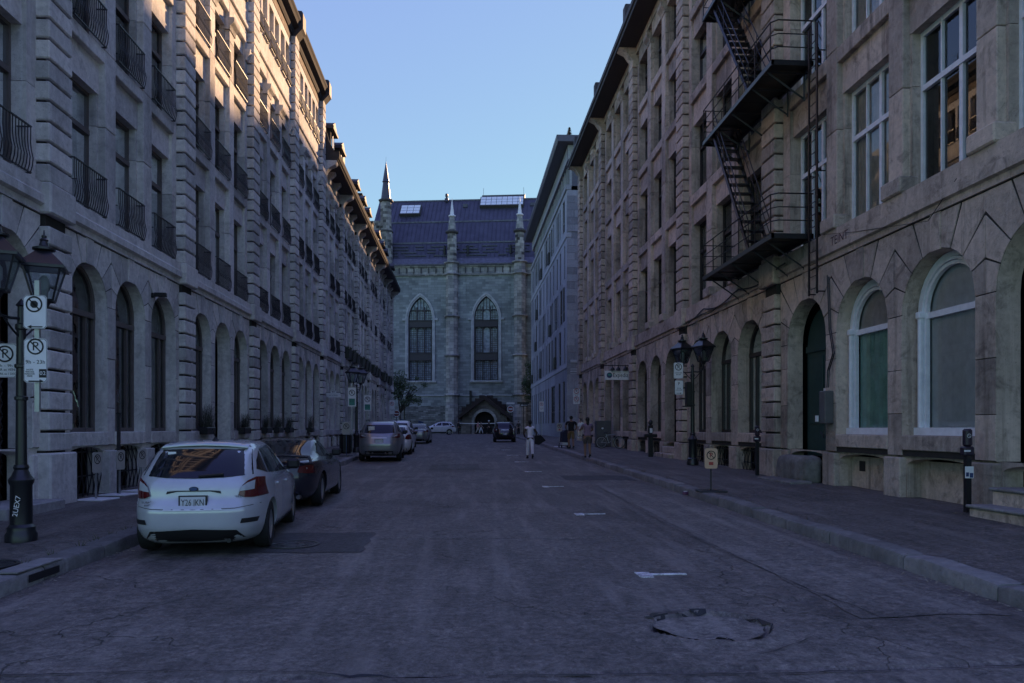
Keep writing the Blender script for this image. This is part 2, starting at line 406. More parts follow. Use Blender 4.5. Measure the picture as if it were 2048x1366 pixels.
def road_h(x, y):
    z = .012 * mnoise.noise(Vector((x*.35, y*.35, 0))) + .006 * mnoise.noise(Vector((x*1.3, y*1.3, 3)))
    e = math.hypot((x - 2.12) / .50, (y - 6.30) / .43)          # old round patch sunk in the asphalt
    ang = math.atan2(y - 6.3, x - 2.12)
    e += .07 * math.sin(3*ang + 1) + .05 * math.sin(7*ang)
    if e < 1.0: z -= .055 * min(1, (1 - e) / .08)
    elif e < 1.35: z += .022 * (1.35 - e) / .35
    z -= .03 * math.exp(-((x + .35) / .18)**2 - ((y - 15.2) / .10)**2)
    z -= .035 * math.exp(-((x - 3.3) / .25)**2 - ((y - 7.2) / .07)**2) + .03 * math.exp(-((x - 2.0) / .4)**2 - ((y - 6.9) / .06)**2)
    w = .16 * mnoise.noise(Vector((x*.8, 0, 5)))
    z -= .03 * math.exp(-((y - 5.22 - w*.5) / .025)**2)           # cross seam at the bottom of the view
    z -= .02 * math.exp(-((y - 11.15 - w) / .05)**2) * (1 if -1.3 < x < 2.4 else 0)
    xs = 3.35 + .1 * math.sin(y*.4)
    z -= .014 * math.exp(-((x - xs - .05*mnoise.noise(Vector((0, y*2, 1)))) / .022)**2) * (1 if y > 6.6 else 0)
    z -= .035 * max(0, 1 - abs(x - KL) / .5) + .035 * max(0, 1 - abs(x - KR) / .5)   # gutters
    return z
def grid_sheet(name, xs, ys, hf, mat, kind="structure"):
    mb = MB()
    for y in ys:
        for x in xs: mb.v(x, y, hf(x, y))
    n = len(xs)
    for j in range(len(ys) - 1):
        for i in range(n - 1): mb.f(j*n+i, j*n+i+1, (j+1)*n+i+1, (j+1)*n+i)
    return tag(mb.build(name, mat, smooth='all', fix=False), kind=kind)
def rng(a, b, n): return [a + (b - a) * i / n for i in range(n + 1)]
ynear = rng(3.2, 13, 280) + rng(13, 30, 220)[1:] + rng(30, 60, 100)[1:] + rng(60, 89, 40)[1:]
grid_sheet("road", rng(KL - .02, KR + .02, 210), [-6, 0] + ynear, lambda x, y: gz(y) + road_h(x, y), M['asphalt'])
mb = MB(); mb.v(-60, 88.9, gz(89) - .004); mb.v(60, 88.9, gz(89) - .004); mb.v(60, 112, gz(112) - .004); mb.v(-60, 112, gz(112) - .004); mb.f(0, 1, 2, 3)
tag(mb.build("cross_road", M['asphalt']), kind="structure")

def walk_r(x, y):
    t = max(0., min(1., (x - KR) / 3.7))
    return gz(y) + .135 + t * max(0., .085 * (1 - y / 34.)) + .012 * mnoise.noise(Vector((x*.7, y*.7, 9))) + .005 * mnoise.noise(Vector((x*3, y*3, 9)))
def walk_l(x, y):
    return gz(y) + .13 + .012 * mnoise.noise(Vector((x*.7, y*.7, 4)))
grid_sheet("pavement_left", rng(XL - .5, KL - .28, 30), rng(-2, 30, 110) + rng(30, 86, 50)[1:], walk_l, M['walk'])
grid_sheet("pavement_right", rng(KR + .28, XR + .6, 34), rng(-2, 30, 110) + rng(30, 88, 50)[1:], walk_r, M['walk'])

def kerb(name, x0, x1, sgn):
    root = tag(bpy.data.objects.new(name, None), kind="structure"); COL.objects.link(root)
    y = 1.0; i = 0
    while y < 86:
        L = (1.35 + .5 * random.random()) if y < 34 else 6.0
        mb = MB(); n = 9
        rows = []
        jit = [random.uniform(-.012, .012) for _ in range(4)]
        for k in range(n + 1):
            yy = y + .012 + (L - .024) * k / n
            w = .022 * mnoise.noise(Vector((yy*2.7, x0, 2)))
            e = .012 if k in (0, n) else 0
            zt = gz(yy) + .148 + jit[0] + w - e; zb = gz(yy) - .25
            xf = x0 + sgn * (e + abs(w) + jit[1] * .5)       # street face
            rows.append([mb.v(xf - sgn*.0, yy, zb), mb.v(xf, yy, zt - .045), mb.v(xf + sgn*.018, yy, zt - .012), mb.v(xf + sgn*.05, yy, zt), mb.v(x1, yy, zt + .002), mb.v(x1, yy, zb)])
        for A, B in zip(rows, rows[1:]):
            for k in range(5): mb.f(A[k], A[k+1], B[k+1], B[k])
        mb.F.append(tuple(rows[0])); mb.F.append(tuple(rows[-1][::-1]))
        mb.build("kerb_stone", M['kerb'], root, smooth=30)
        y += L; i += 1
kerb("kerb_left", KL, KL - .30, -1)
kerb("kerb_right", KR, KR + .30, 1)

# painted stall marks, dark asphalt patch, manhole covers
def tmark(x, y, L=.56, label=""):
    mb = MB(); z = gz(y) + road_h(x, y) + .012
    w = .045
    pts = [(x, y - .16), (x + .15, y - .16), (x + .15, y - w*.6), (x + L, y - w*.6), (x + L, y + w*.6), (x + .15, y + w*.6), (x + .15, y + .10), (x - .01, y + .11)]
    lo = [mb.v(px, py, z - .02 + .0127*(py - y)) for px, py in pts]; hi = [mb.v(px + random.uniform(-.006, .006), py, z + .0127*(py - y)) for px, py in pts]
    mb.F.append(tuple(hi))
    for k in range(8): mb.f(lo[k], lo[(k+1) % 8], hi[(k+1) % 8], hi[k])
    tag(mb.build("stall_mark", M['road_paint']), label, "road marking", "painted parking stall marks")
for i, (x, y) in enumerate(((1.99, 8.45), (2.09, 13.88), (2.09, 19.65), (2.1, 25.3), (2.15, 31.0), (2.15, 36.6), (2.2, 43))):
    tmark(x, y, .56, ["white parking stall mark on the asphalt, nearest one beside the round sunken patch", "second nearest white stall mark along the right parking lane",
         "third white stall mark counted from the camera on the road", "fourth white stall mark counted from the camera on the road",
         "fifth stall mark, just behind the woman in white", "sixth stall mark, faint strip beyond the woman in white", "farthest faint stall mark on the road before the black car"][i])
mb = MB()
for (x, y) in ((-4.0, 10.05), (-1.33, 10.15), (-1.43, 11.85), (-4.0, 11.9)): mb.v(x, y, gz(y) + .010)
mb2 = MB(); pn = []
for j in range(9):
    for i in range(15):
        x = -4.1 + 2.75 * i / 14; y = 10.1 + 1.75 * j / 8
        if i == 14: x += .03 * math.sin(j * 2.1)
        if j in (0, 8): y += .025 * math.sin(i * 1.7)
        mb2.v(x, y, gz(y) + road_h(x, y) + .007)
for j in range(8):
    for i in range(14): mb2.f(j*15+i, j*15+i+1, (j+1)*15+i+1, (j+1)*15+i)
tag(mb2.build("asphalt_patch", M['asphalt_new'], fix=False), "dark rectangular asphalt patch beside the white hatchback", "road patch", kind="structure")
# tarred seams and cracks running over the asphalt
M['tar'] = plain("tar_seam", (.014, .014, .016), .55, var=.3, scale=20)
def seam(pts, width, label, seed):
    random.seed(seed); mb = MB(); P = []
    for (x0, y0), (x1, y1) in zip(pts, pts[1:]):
        n = max(2, int(math.hypot(x1 - x0, y1 - y0)/.07))
        for k in range(n):
            t = k/n; x, y = x0 + (x1 - x0)*t, y0 + (y1 - y0)*t
            P.append((x + .035*mnoise.noise(Vector((x*3, y*3, seed))) + random.uniform(-.008, .008), y + .035*mnoise.noise(Vector((x*3, y*3, seed + 9))) + random.uniform(-.008, .008)))
    rows = []
    for i, (x, y) in enumerate(P):
        a_, b_ = P[max(0, i-1)], P[min(len(P)-1, i+1)]; d = Vector((b_[0] - a_[0], b_[1] - a_[1])).normalized(); wd = width*random.uniform(.25, 1.0)*(.3 + .7*abs(mnoise.noise(Vector((i*.13, seed, 0))))*1.6)
        e = [(x - d.y*wd, y + d.x*wd), (x + d.y*wd, y - d.x*wd)]
        rows.append([mb.v(q[0], q[1], gz(q[1]) + road_h(q[0], q[1]) + .013) for q in e])
    for A, B in zip(rows, rows[1:]): mb.f(A[0], A[1], B[1], B[0])
    tag(mb.build("asphalt_seam", M['tar'], fix=False), label, "road crack", kind="structure")
seam([(-4.4, 5.35), (-2, 5.42), (0.2, 5.16), (2.2, 5.1), (5, 5.2)], .022, "dark seam across the road at the bottom of the view", 1)
seam([(3.75, 6.35), (3.6, 7.6), (3.5, 9.5), (3.42, 12), (3.5, 16), (3.6, 22)], .016, "long dark seam running beside the right gutter", 2)
seam([(-1.3, 11.2), (-.4, 11.05), (.5, 11.2), (1.4, 11.0), (2.3, 10.9)], .024, "rough crack across the middle of the road beyond the patch", 3)
seam([(-.2, 11.1), (-.1, 11.22), (.12, 11.2)], .05, "crumbled hole on the crack in the road middle", 4)
seam([(1.62, 6.62), (1.66, 6.5), (1.72, 6.72), (2.0, 6.78), (2.3, 6.74)], .045, "broken rim on the far side of the round sunken patch", 5)
seam([(1.62, 6.35), (1.72, 6.08), (2.1, 5.88), (2.45, 6.0), (2.62, 6.25), (2.5, 6.55), (2.2, 6.7), (1.85, 6.68), (1.66, 6.5)], .034, "dark edge of the round sunken patch", 6)
seam([(2.55, 7.05), (2.7, 7.0), (2.78, 7.12)], .05, "small chipped hole beside the round patch", 7)
seam([(2.2, 5.5), (2.6, 5.75), (2.95, 6.0)], .016, "short curved crack at the lower right of the road", 8)
seam([(3.3, 6.0), (3.5, 6.2), (3.45, 6.5), (3.2, 6.7)], .012, "hooked crack by the right gutter", 9)
seam([(-.35, 14.9), (-.3, 15.3), (-.42, 15.6)], .03, "short crack in the lane beside the dark coupe", 10)
seam([(-4.1, 7.0), (-2.9, 7.3), (-1.6, 7.15)], .010, "thin crack near the left kerb", 11)
def repair(x0, x1, y0, y1, mat, label, n=14, m=24, off=.007):
    mb = MB()
    for j in range(m + 1):
        for i in range(n + 1):
            y = y0 + (y1 - y0)*j/m; x = x0 + (x1 - x0)*i/n
            if i in (0, n): x += .05*mnoise.noise(Vector((y*1.5, x0, 7))) + random.uniform(-.01, .01)
            if j in (0, m): y += .06*mnoise.noise(Vector((x*1.5, y0, 3))) + random.uniform(-.01, .01)
            mb.v(x, y, gz(y) + road_h(x, y) + off)
    for j in range(m):
        for i in range(n): mb.f(j*(n+1)+i, j*(n+1)+i+1, (j+1)*(n+1)+i+1, (j+1)*(n+1)+i)
    tag(mb.build("road_repair", mat, fix=False), label, "road patch", kind="structure")
M['asphalt_pale'] = asphalt_mat("pale_gutter_asphalt", (.135, .122, .108), (.25, .23, .205)); M['asphalt_mid'] = asphalt_mat("older_repair_asphalt", (.075, .068, .06), (.13, .12, .105))
repair(3.55, 5.0, 6.5, 20.5, M['asphalt_pale'], "paler asphalt strip along the right gutter", 18, 160)
repair(3.0, 5.1, 21.6, 23.4, M['asphalt_new'], "dark damp patch across the right parking lane")
repair(-1.2, .6, 26.0, 29.5, M['asphalt_mid'], "older dark repair in the middle of the road")
# grit, chips and weeds gathered along kerbs and wall feet
random.seed(77)
mb = MB(); wd = MB()
for k in range(900):
    y = 4 + 30*random.random()**1.6; sd = random.choice((-1, 1))
    x = (KL + abs(random.gauss(.06, .10))) if sd < 0 else (KR - abs(random.gauss(.06, .12)))
    z = gz(y) + road_h(x, y) + .004; r = random.uniform(.006, .022)
    i0 = [mb.v(x + r*math.cos(a + k), y + r*math.sin(a + k), z + random.uniform(0, r*.6)) for a in (0, 2.1, 4.2)]; t_ = mb.v(x, y, z + r*.9)
    mb.f(*i0); [mb.f(i0[q], i0[(q+1) % 3], t_) for q in range(3)]
tag(mb.build("gutter_grit", stone_mat("grit_chips", (.25, .22, .18)), fix=False), "grit and small stone chips along the gutters", "grit", kind="stuff")
for k in range(160):
    sd = random.choice((0, 1, 2, 3)); y = 6 + 30*random.random()**1.5
    x = (KL - .31, KR + .31, XL + .14, XR - .14)[sd]; z = walk_l(x, y) if sd in (0, 2) else walk_r(x, y)
    for q in range(random.randint(4, 9)):
        dx, dy, h = random.gauss(0, .03), random.gauss(0, .03), random.uniform(.03, .10)
        wd.f(wd.v(x + dx, y + dy, z), wd.v(x + dx + .006, y + dy + .006, z), wd.v(x + dx*2, y + dy*2, z + h))
tag(wd.build("kerb_weeds", plain("weed_green", (.06, .075, .03), .8), fix=False), "sparse weeds growing at kerb backs and wall feet", "weeds", kind="stuff")
def cover(x, y, r, label, zoff):
    t = thing("manhole_cover", label, "manhole cover", (x, y, gz(y) + zoff))
    mb = MB()
    for k in range(28):
        a0, a1 = 2*math.pi*k/28, 2*math.pi*(k+1)/28
        q = [(r*1.16, 0), (r*1.16, .012), (r*1.02, .012), (r*1.02, -.02)]
        i0 = [mb.v(math.cos(a0)*R_, math.sin(a0)*R_, z) for R_, z in q]; i1 = [mb.v(math.cos(a1)*R_, math.sin(a1)*R_, z) for R_, z in q]
        for m_ in range(3): mb.f(i0[m_], i0[m_+1], i1[m_+1], i1[m_])
    mb.build("ring", M['iron_grey'], t)
    mb = MB(); mb.lathe([(r, -.02), (r, .006), (r*.93, .008), (r*.9, .002), (r*.5, .002), (r*.47, .008), (r*.3, .008), (r*.28, .002)], n=28)
    mb.build("lid", M['iron_grey'], t)
    for k in range(12):
        b = MB(); a = 2*math.pi*k/12
        c, s_ = math.cos(a), math.sin(a)
        b.slab([(c*r*.55 - s_*.015, s_*r*.55 + c*.015), (c*r*.85 - s_*.015, s_*r*.85 + c*.015), (c*r*.85 + s_*.015, s_*r*.85 - c*.015), (c*r*.55 + s_*.015, s_*r*.55 - c*.015)], 0, .008)
        b.build("tread_rib", M['iron_grey'], t)
    return t
mb = MB(); c_ = mb.v(2.12, 6.30, gz(6.3) - .012)
rim_ = [mb.v(2.12 + (.47 + .03*math.sin(3*k*.26) + .02*math.sin(7*k*.26))*math.cos(k*2*math.pi/24), 6.30 + (.40 + .025*math.sin(3*k*.26))*math.sin(k*2*math.pi/24), gz(6.3) - .004) for k in range(24)]
for k in range(24): mb.f(c_, rim_[k], rim_[(k+1) % 24])
tag(mb.build("round_patch", asphalt_mat("round_patch_asphalt", (.15, .138, .122), (.25, .232, .205), False), fix=False), "round worn repair patch sunk in the near right asphalt", "road patch", kind="structure")
cover(-2.40, 10.75, .33, "round iron manhole cover set in the dark patch by the white hatchback wheel", .006)
cover(-5.35, 8.75, .3, "iron cover set in the pavement near the left kerb inlet", .135)
t = thing("storm_inlet", "dark storm drain inlet cut in the near left kerb", "drain", (KL, 8.65, gz(8.65)))
MB().box(.012, .02, -.30, .30, .02, .10).build("opening", M['iron'], t)
MB().box(-.28, -.02, -.45, .45, .146, .158).build("cover_plate", M['kerb'], t)
# litter
mb = MB()
for k in range(3): mb.ell((.03*k, .02*(k % 2), .03 + .01*k), (.06, .05, .04), 7, 5)
o = mb.build("plastic_bag", M['plastic_white'], None, (8.72, 12.1, walk_r(8.6, 12.1)), smooth=20)
tag(o, "crumpled white plastic bag at the foot of the near parking meter", "litter")
t = thing("drink_can", "crushed purple carton lying on the right kerb", "litter", (KR - .06, 17.4, gz(17.4)), .5)
MB().cbox(-.06, .06, -.05, .05, .0, .07, .012).build("carton", plain("purple_carton", (.15, .06, .12), .5), t)
MB().box(-.03, .03, -.03, .03, .07, .085).build("lid", M['white_paint'], t)
# ---------------------------------------------------------------- facades
def arch_pts(ac, hw, zs, rise, n=14):
    return [(ac - hw * math.cos(math.pi*k/n), zs + rise * math.sin(math.pi*k/n)) for k in range(n + 1)]
def arch_plate(mb, a0, a1, z0, z1, ops, bf, depth, rv=None):
    """wall face with arched openings (ac, half width, bottom, spring, rise) and their reveals"""
    rv = rv or mb; prev = a0
    for ac, hw, zb, zs, rise in ops:
        l, r = ac - hw, ac + hw
        mb.quad((prev, bf, z0), (l, bf, z0), (l, bf, z1), (prev, bf, z1))
        if zb > z0 + .001:
            mb.quad((l, bf, z0), (r, bf, z0), (r, bf, zb), (l, bf, zb))
            rv.quad((l, bf, zb), (r, bf, zb), (r, bf - depth, zb), (l, bf - depth, zb))
        P = arch_pts(ac, hw, zs, rise)
        for (p, q) in zip(P, P[1:]):
            mb.quad((p[0], bf, p[1]), (q[0], bf, q[1]), (q[0], bf, z1), (p[0], bf, z1))
            rv.quad((p[0], bf, p[1]), (q[0], bf, q[1]), (q[0], bf - depth, q[1]), (p[0], bf - depth, p[1]))
        rv.quad((l, bf + .01, zb), (l, bf + .01, zs), (l, bf - depth, zs), (l, bf - depth, zb))
        rv.quad((r, bf + .01, zb), (r, bf + .01, zs), (r, bf - depth, zs), (r, bf - depth, zb))
        prev = r
    mb.quad((prev, bf, z0), (a1, bf, z0), (a1, bf, z1), (prev, bf, z1))

class Side:
    """a street front: a runs along the street, b out of the wall towards the street"""
    def __init__(s, root, X0, sgn):
        s.root, s.X0, s.sgn = root, X0, sgn
        s.P = Vector(root.location); s.cache = {}
    def mb(s): return MB(lambda a, b, z: (s.X0 + s.sgn * b, a, z))
    def lmb(s): return MB(lambda a, b, z: (s.sgn * b, a, z))           # local, to be placed by its a centre
    def add(s, mb, name, mat, parent=None, smooth=False):
        loc = -s.P if parent is None else (0, 0, 0)
        return mb.build(name, mat, parent or s.root, loc, smooth)
    def place(s, key, make, name, a, z=0.0, parent=None, scale=None):
        if key not in s.cache: s.cache[key] = make()
        loc = Vector((s.X0, a, z)) - s.P if parent is None else (0, 0, 0)
        return put(name, s.cache[key], parent or s.root, loc, scale=scale)

def arch_window(S, key, hw, zb, zs, rise, bw, mat, transom=None, mull=(), fr=.09, glass='pane'):
    def frame():
        mb = S.lmb(); t = .07
        o = arch_pts(0, hw, zs, rise); i = arch_pts(0, hw - fr, zs, rise - fr)
        outl = [(-hw, zb)] + o + [(hw, zb)]; inn = [(-hw + fr, zb + fr)] + i + [(hw - fr, zb + fr)]
        for (p, q, u, v) in zip(outl, outl[1:], inn, inn[1:]):
            mb.quad((p[0], bw, p[1]), (q[0], bw, q[1]), (v[0], bw, v[1]), (u[0], bw, u[1]))
            mb.quad((u[0], bw, u[1]), (v[0], bw, v[1]), (v[0], bw - t, v[1]), (u[0], bw - t, u[1]))
        p, q, u, v = outl[-1], outl[0], inn[-1], inn[0]
        mb.quad((p[0], bw, p[1]), (q[0], bw, q[1]), (v[0], bw, v[1]), (u[0], bw, u[1]))
        mb.quad((u[0], bw, u[1]), (v[0], bw, v[1]), (v[0], bw - t, v[1]), (u[0], bw - t, u[1]))
        if transom: mb.box(-hw + fr*.5, hw - fr*.5, bw - t + .005, bw + .03, transom - .06, transom + .06)
        for m, z0, z1 in mull: mb.box(m - .03, m + .03, bw - t + .008, bw + .008, z0, z1)
        return mb.mesh("window", mat)
    def pane():
        mb = S.lmb(); b = bw - .05
        mb.ngon([(-hw + .02, b, zb + .02)] + [(a, b, z) for a, z in arch_pts(0, hw - .02, zs, rise - .02)] + [(hw - .02, b, zb + .02)])
        return mb.mesh("pane", M[glass])
    return frame, pane
def rect_window(S, hw, z0, z1, bw, mat, transoms=(), mull=(), fr=.07, glass='pane'):
    def frame():
        mb = S.lmb(); t = .07
        mb.box(-hw, -hw + fr, bw - t, bw, z0, z1); mb.box(hw - fr, hw, bw - t, bw, z0, z1)
        mb.box(-hw + fr, hw - fr, bw - t, bw - .002, z1 - fr, z1); mb.box(-hw + fr, hw - fr, bw - t, bw + .01, z0, z0 + fr)
        for z in transoms: mb.box(-hw + fr, hw - fr, bw - t + .004, bw + .025, z - .055, z + .055)
        for m, a, b, w in mull: mb.box(m - w, m + w, bw - t + .006, bw + .006, a, b)
        return mb.mesh("window", mat)
    def pane():
        mb = S.lmb(); b = bw - .05
        mb.quad((-hw + .02, b, z0 + .02), (hw - .02, b, z0 + .02), (hw - .02, b, z1 - .02), (-hw + .02, b, z1 - .02))
        return mb.mesh("pane", M[glass])
    return frame, pane
def curtain_mesh(S, hw, z0, z1, b, side, matk='curtain', frac=.5, fold=.13):
    mb = S.lmb(); n = 90
    a0, a1 = (-hw, -hw + 2*hw*frac) if side < 0 else (hw - 2*hw*frac, hw)
    P = [(a0 + (a1 - a0)*k/n, b + .05*math.sin(k*2*math.pi*(a1-a0)/n/fold)) for k in range(n + 1)]
    for (p, q) in zip(P, P[1:]): mb.quad((p[0], p[1], z0), (q[0], q[1], z0), (q[0], q[1], z1), (p[0], p[1], z1))
    return mb.mesh("curtain", M[matk], smooth='all', fix=False)
def railing_mesh(S, hw, h):
    """bellied wrought-iron window guard"""
    mb = S.lmb(); n = 15
    def belly(t):      # outward offset by height
        return 0.03 + .055 * math.exp(-((t - .28) / .2)**2) * (1 if t > .02 else .3) + .015 * t
    for k in range(n + 1):
        a = -hw + 2*hw*k/n
        mb.tube([(a, belly(t/6), h*t/6) for t in range(7)], .0095, 4)
    for z, w in ((0.02, .016), (h, .022)): mb.box(-hw - .01, hw + .01, belly(z/h) - .018, belly(z/h) + .018, z - w*.5, z + w*.5)
    for s_ in (-1, 1):
        for z in (0.02, h): mb.box(s_*hw - .012, s_*hw + .012, -.2, belly(z/h), z - .012, z + .012)
    return mb.mesh("window_guard", M['iron_grey'], fix=False)

def pilaster(S, a, z0, z1, pitch, hw, out, mat, plinth_top, base, courses=None):
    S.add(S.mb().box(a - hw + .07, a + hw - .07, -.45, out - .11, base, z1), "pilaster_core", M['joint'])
    S.add(S.mb().cbox(a - hw - .07, a + hw + .07, -.3, out + .06, base, plinth_top - .02, .03), "plinth_block", mat)
    def mk(): return S.lmb().cbox(-hw, hw, -.2, out, 0, pitch - .048, .022).mesh("quoin", mat)
    z = z0
    while z + pitch * .8 < z1:
        if courses and any(c0 - .02 < z + pitch*.5 < c1 + .02 for c0, c1 in courses): z += pitch; continue
        S.place(("quoin", pitch, hw, out), mk, "quoin", a, z, scale=(1, 1 + random.uniform(-.02, .02), 1))
        z += pitch

def upper_floor(S, a0, a1, ctrs, hw, z0, z1, znext, mat, sill_h, pier_out=.0, pan_in=-.14, win=None, key=None, guard=None, curt=None, last=False):
    """one storey of a bay between two pilasters: piers, sills, spandrels, windows"""
    edges = [a0] + [e for c in ctrs for e in (c - hw, c + hw)] + [a1]
    for i in range(0, len(edges), 2):           # piers and jamb strips, each of two stones
        l, r = edges[i], edges[i+1]
        inner = 0 < i < len(edges) - 2
        bo = pier_out if inner else -.06
        zt = znext if not last else z1
        zm = z0 + (zt - z0) * random.uniform(.44, .56)
        for q0, q1 in ((z0, zm - .006), (zm + .006, zt)):
            mb = S.mb()
            if inner: mb.cbox(l, r, -.42, bo, q0, q1, .015)
            else: mb.box(l, r, -.42, bo, q0, q1)
            S.add(mb, "pier_stone", mat)
            if inner:                             # stepped reveal beside the pier
                S.add(S.mb().box(l - .07, r + .07, -.44, bo - .16, q0, q1), "jamb_stone", mat)
    for c in ctrs:
        if not last:
            S.add(S.mb().box(c - hw, c + hw, -.44, pan_in, z1, znext - sill_h), "spandrel", mat)
            S.add(S.mb().cbox(c - hw - .02, c + hw + .02, -.42, pier_out + .05 - .06, znext - sill_h, znext, .015), "sill", mat)
        else:
            S.add(S.mb().box(c - hw, c + hw, -.44, -.06, z1, znext), "spandrel", mat)
        if win:
            fr, pn = win
            w = S.place((key, 'f'), fr, "window", c)
            S.place((key, 'p'), pn, "pane", c, parent=w)
            if curt and random.random() < curt:
                s_ = random.choice((-1, 1)); fk = random.choice((.35, .5, .75))
                S.place((key, 'c', s_, fk), lambda: curtain_mesh(S, hw, z0, z1, -.50, s_, 'curtain', fk), "curtain", c, parent=w)
        if guard and (guard is True or random.random() < guard):
            S.place(("guard", hw), lambda: railing_mesh(S, hw - .05, .86), "window_guard", c, z0 + .02)

def ground_floor(S, a0, a1, ctrs, hw, base, z_basetop, zsill, zs, ztop, mat, win, key, plinth=1.3, depth=.42, bhw=None, curt=.5, special=(), grille=True):
    """arched ground storey with basement lights below"""
    low = S.mb(); bh = bhw or hw * .92
    ops = [(c, bh, base, z_basetop - .17, .14) for c in ctrs]
    arch_plate(low, a0, a1, base, z_basetop, ops, -.05, .35)
    S.add(low, "basement_wall", mat)
    up = S.mb()
    ops = [(c, hw, zsill if c not in special else z_basetop, zs, hw) for c in ctrs]
    rev = S.mb(); arch_plate(up, a0, a1, z_basetop, ztop, ops, 0.0, depth, rev)
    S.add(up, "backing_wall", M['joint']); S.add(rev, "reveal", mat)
    for c in ctrs:
        S.place(("key", hw), lambda: S.lmb().prof([(-.30, 0), (.034, 0), (.034, 1), (-.30, 1)], -.15, .15).mesh("keystone", mat), "keystone", c, zs + hw - .03, scale=(1, 1, ztop - zs - hw + .02))
        for s_ in (-1, 1):                         # wedge stones of the arch, a little proud with open joints
            nb_ = [abs(c2 - c)*.5 for c2 in ctrs if (c2 - c)*s_ > .01]; half = (min(nb_) if nb_ else (a1 - c if s_ > 0 else c - a0)) - .005
            for t0, t1 in ((.002, .13), (.139, .25), (.259, .37), (.379, .49)):
                th0, th1 = math.pi*t0, math.pi*t1
                lim = lambda th: min(half/max(.02, math.cos(th)), (ztop - zs - .03)/max(.02, math.sin(th)))
                pts = [(math.cos(th)*rr, math.sin(th)*rr) for th, rr in ((th0, hw + .003), ((th0+th1)/2, hw + .003), (th1, hw + .003), (th1, lim(th1)), (max(th0, min(th1, math.atan2(ztop - zs - .03, half))), lim(max(th0, min(th1, math.atan2(ztop - zs - .03, half))))), (th0, lim(th0)))]
                pr = random.uniform(.010, .022)
                mb = S.mb(); i0 = [mb.v(c + s_*a, pr, zs + z) for a, z in pts]; i1 = [mb.v(c + s_*a, -.03, zs + z) for a, z in pts]
                mb.F.append(tuple(i0))
                for q in range(6): mb.f(i0[q], i0[(q+1) % 6], i1[(q+1) % 6], i1[q])
                S.add(mb, "voussoir", mat)
        if c in special: continue
        S.add(S.mb().cbox(c - hw - .01, c + hw + .01, -.40, .035, zsill - .30, zsill - .002, .015), "sill_block", mat)
        if grille and random.random() < 1.0:
            def mk():
                mb = S.lmb(); n = 13
                for k in range(n + 1):
                    a = -bh + .03 + (2*bh - .06)*k/n
                    mb.tube([(a + .05*math.sin(i*1.3 + (k % 2)*math.pi), -.16 + .07*math.sin(i*math.pi/6), base + .05 + (z_basetop - .10 - base)*i/6) for i in range(7)], .011, 4)
                for z in (base + .2, (base + z_basetop)*.5, z_basetop - .14): mb.box(-bh, bh, -.17, -.145, z - .015, z + .015)
                return mb.mesh("basement_grille", M['iron_grey'], fix=False)
            if z_basetop - base > .4: S.place(("grille", hw, base), mk, "basement_grille", c)
        fr, pn = win
        w = S.place((key, 'f'), fr, "window", c); S.place((key, 'p'), pn, "pane", c, parent=w)
        if random.random() < curt:
            s_ = random.choice((-1, 1)); fk = random.choice((.3, .45))
            S.place((key, 'c', s_, fk), lambda: curtain_mesh(S, hw, zsill, zs + hw*.7, -.50, s_, 'curtain', fk), "curtain", c, parent=w)
    for l, r in zip([a0] + [c + hw for c in ctrs], [c - hw for c in ctrs] + [a1]):      # pier stones, plinth stones below
        z = z_basetop + .01
        while z < zs - .1 and r - l > .1:
            h = min(random.uniform(.75, 1.25), zs - z); h = zs - z if zs - z - h < .35 else h
            S.add(S.mb().cbox(l + .003, r - .003, -.3, random.uniform(.012, .024), z, z + h - .012, .008), "pier_stone", mat); z += h
        mid = a0 < l and r < a1
        S.add(S.mb().cbox(l - (.04 if mid else 0), r + (.04 if mid else 0), -.2, .09 if mid else .03, base, plinth - .01, .02), "plinth_stone", mat)

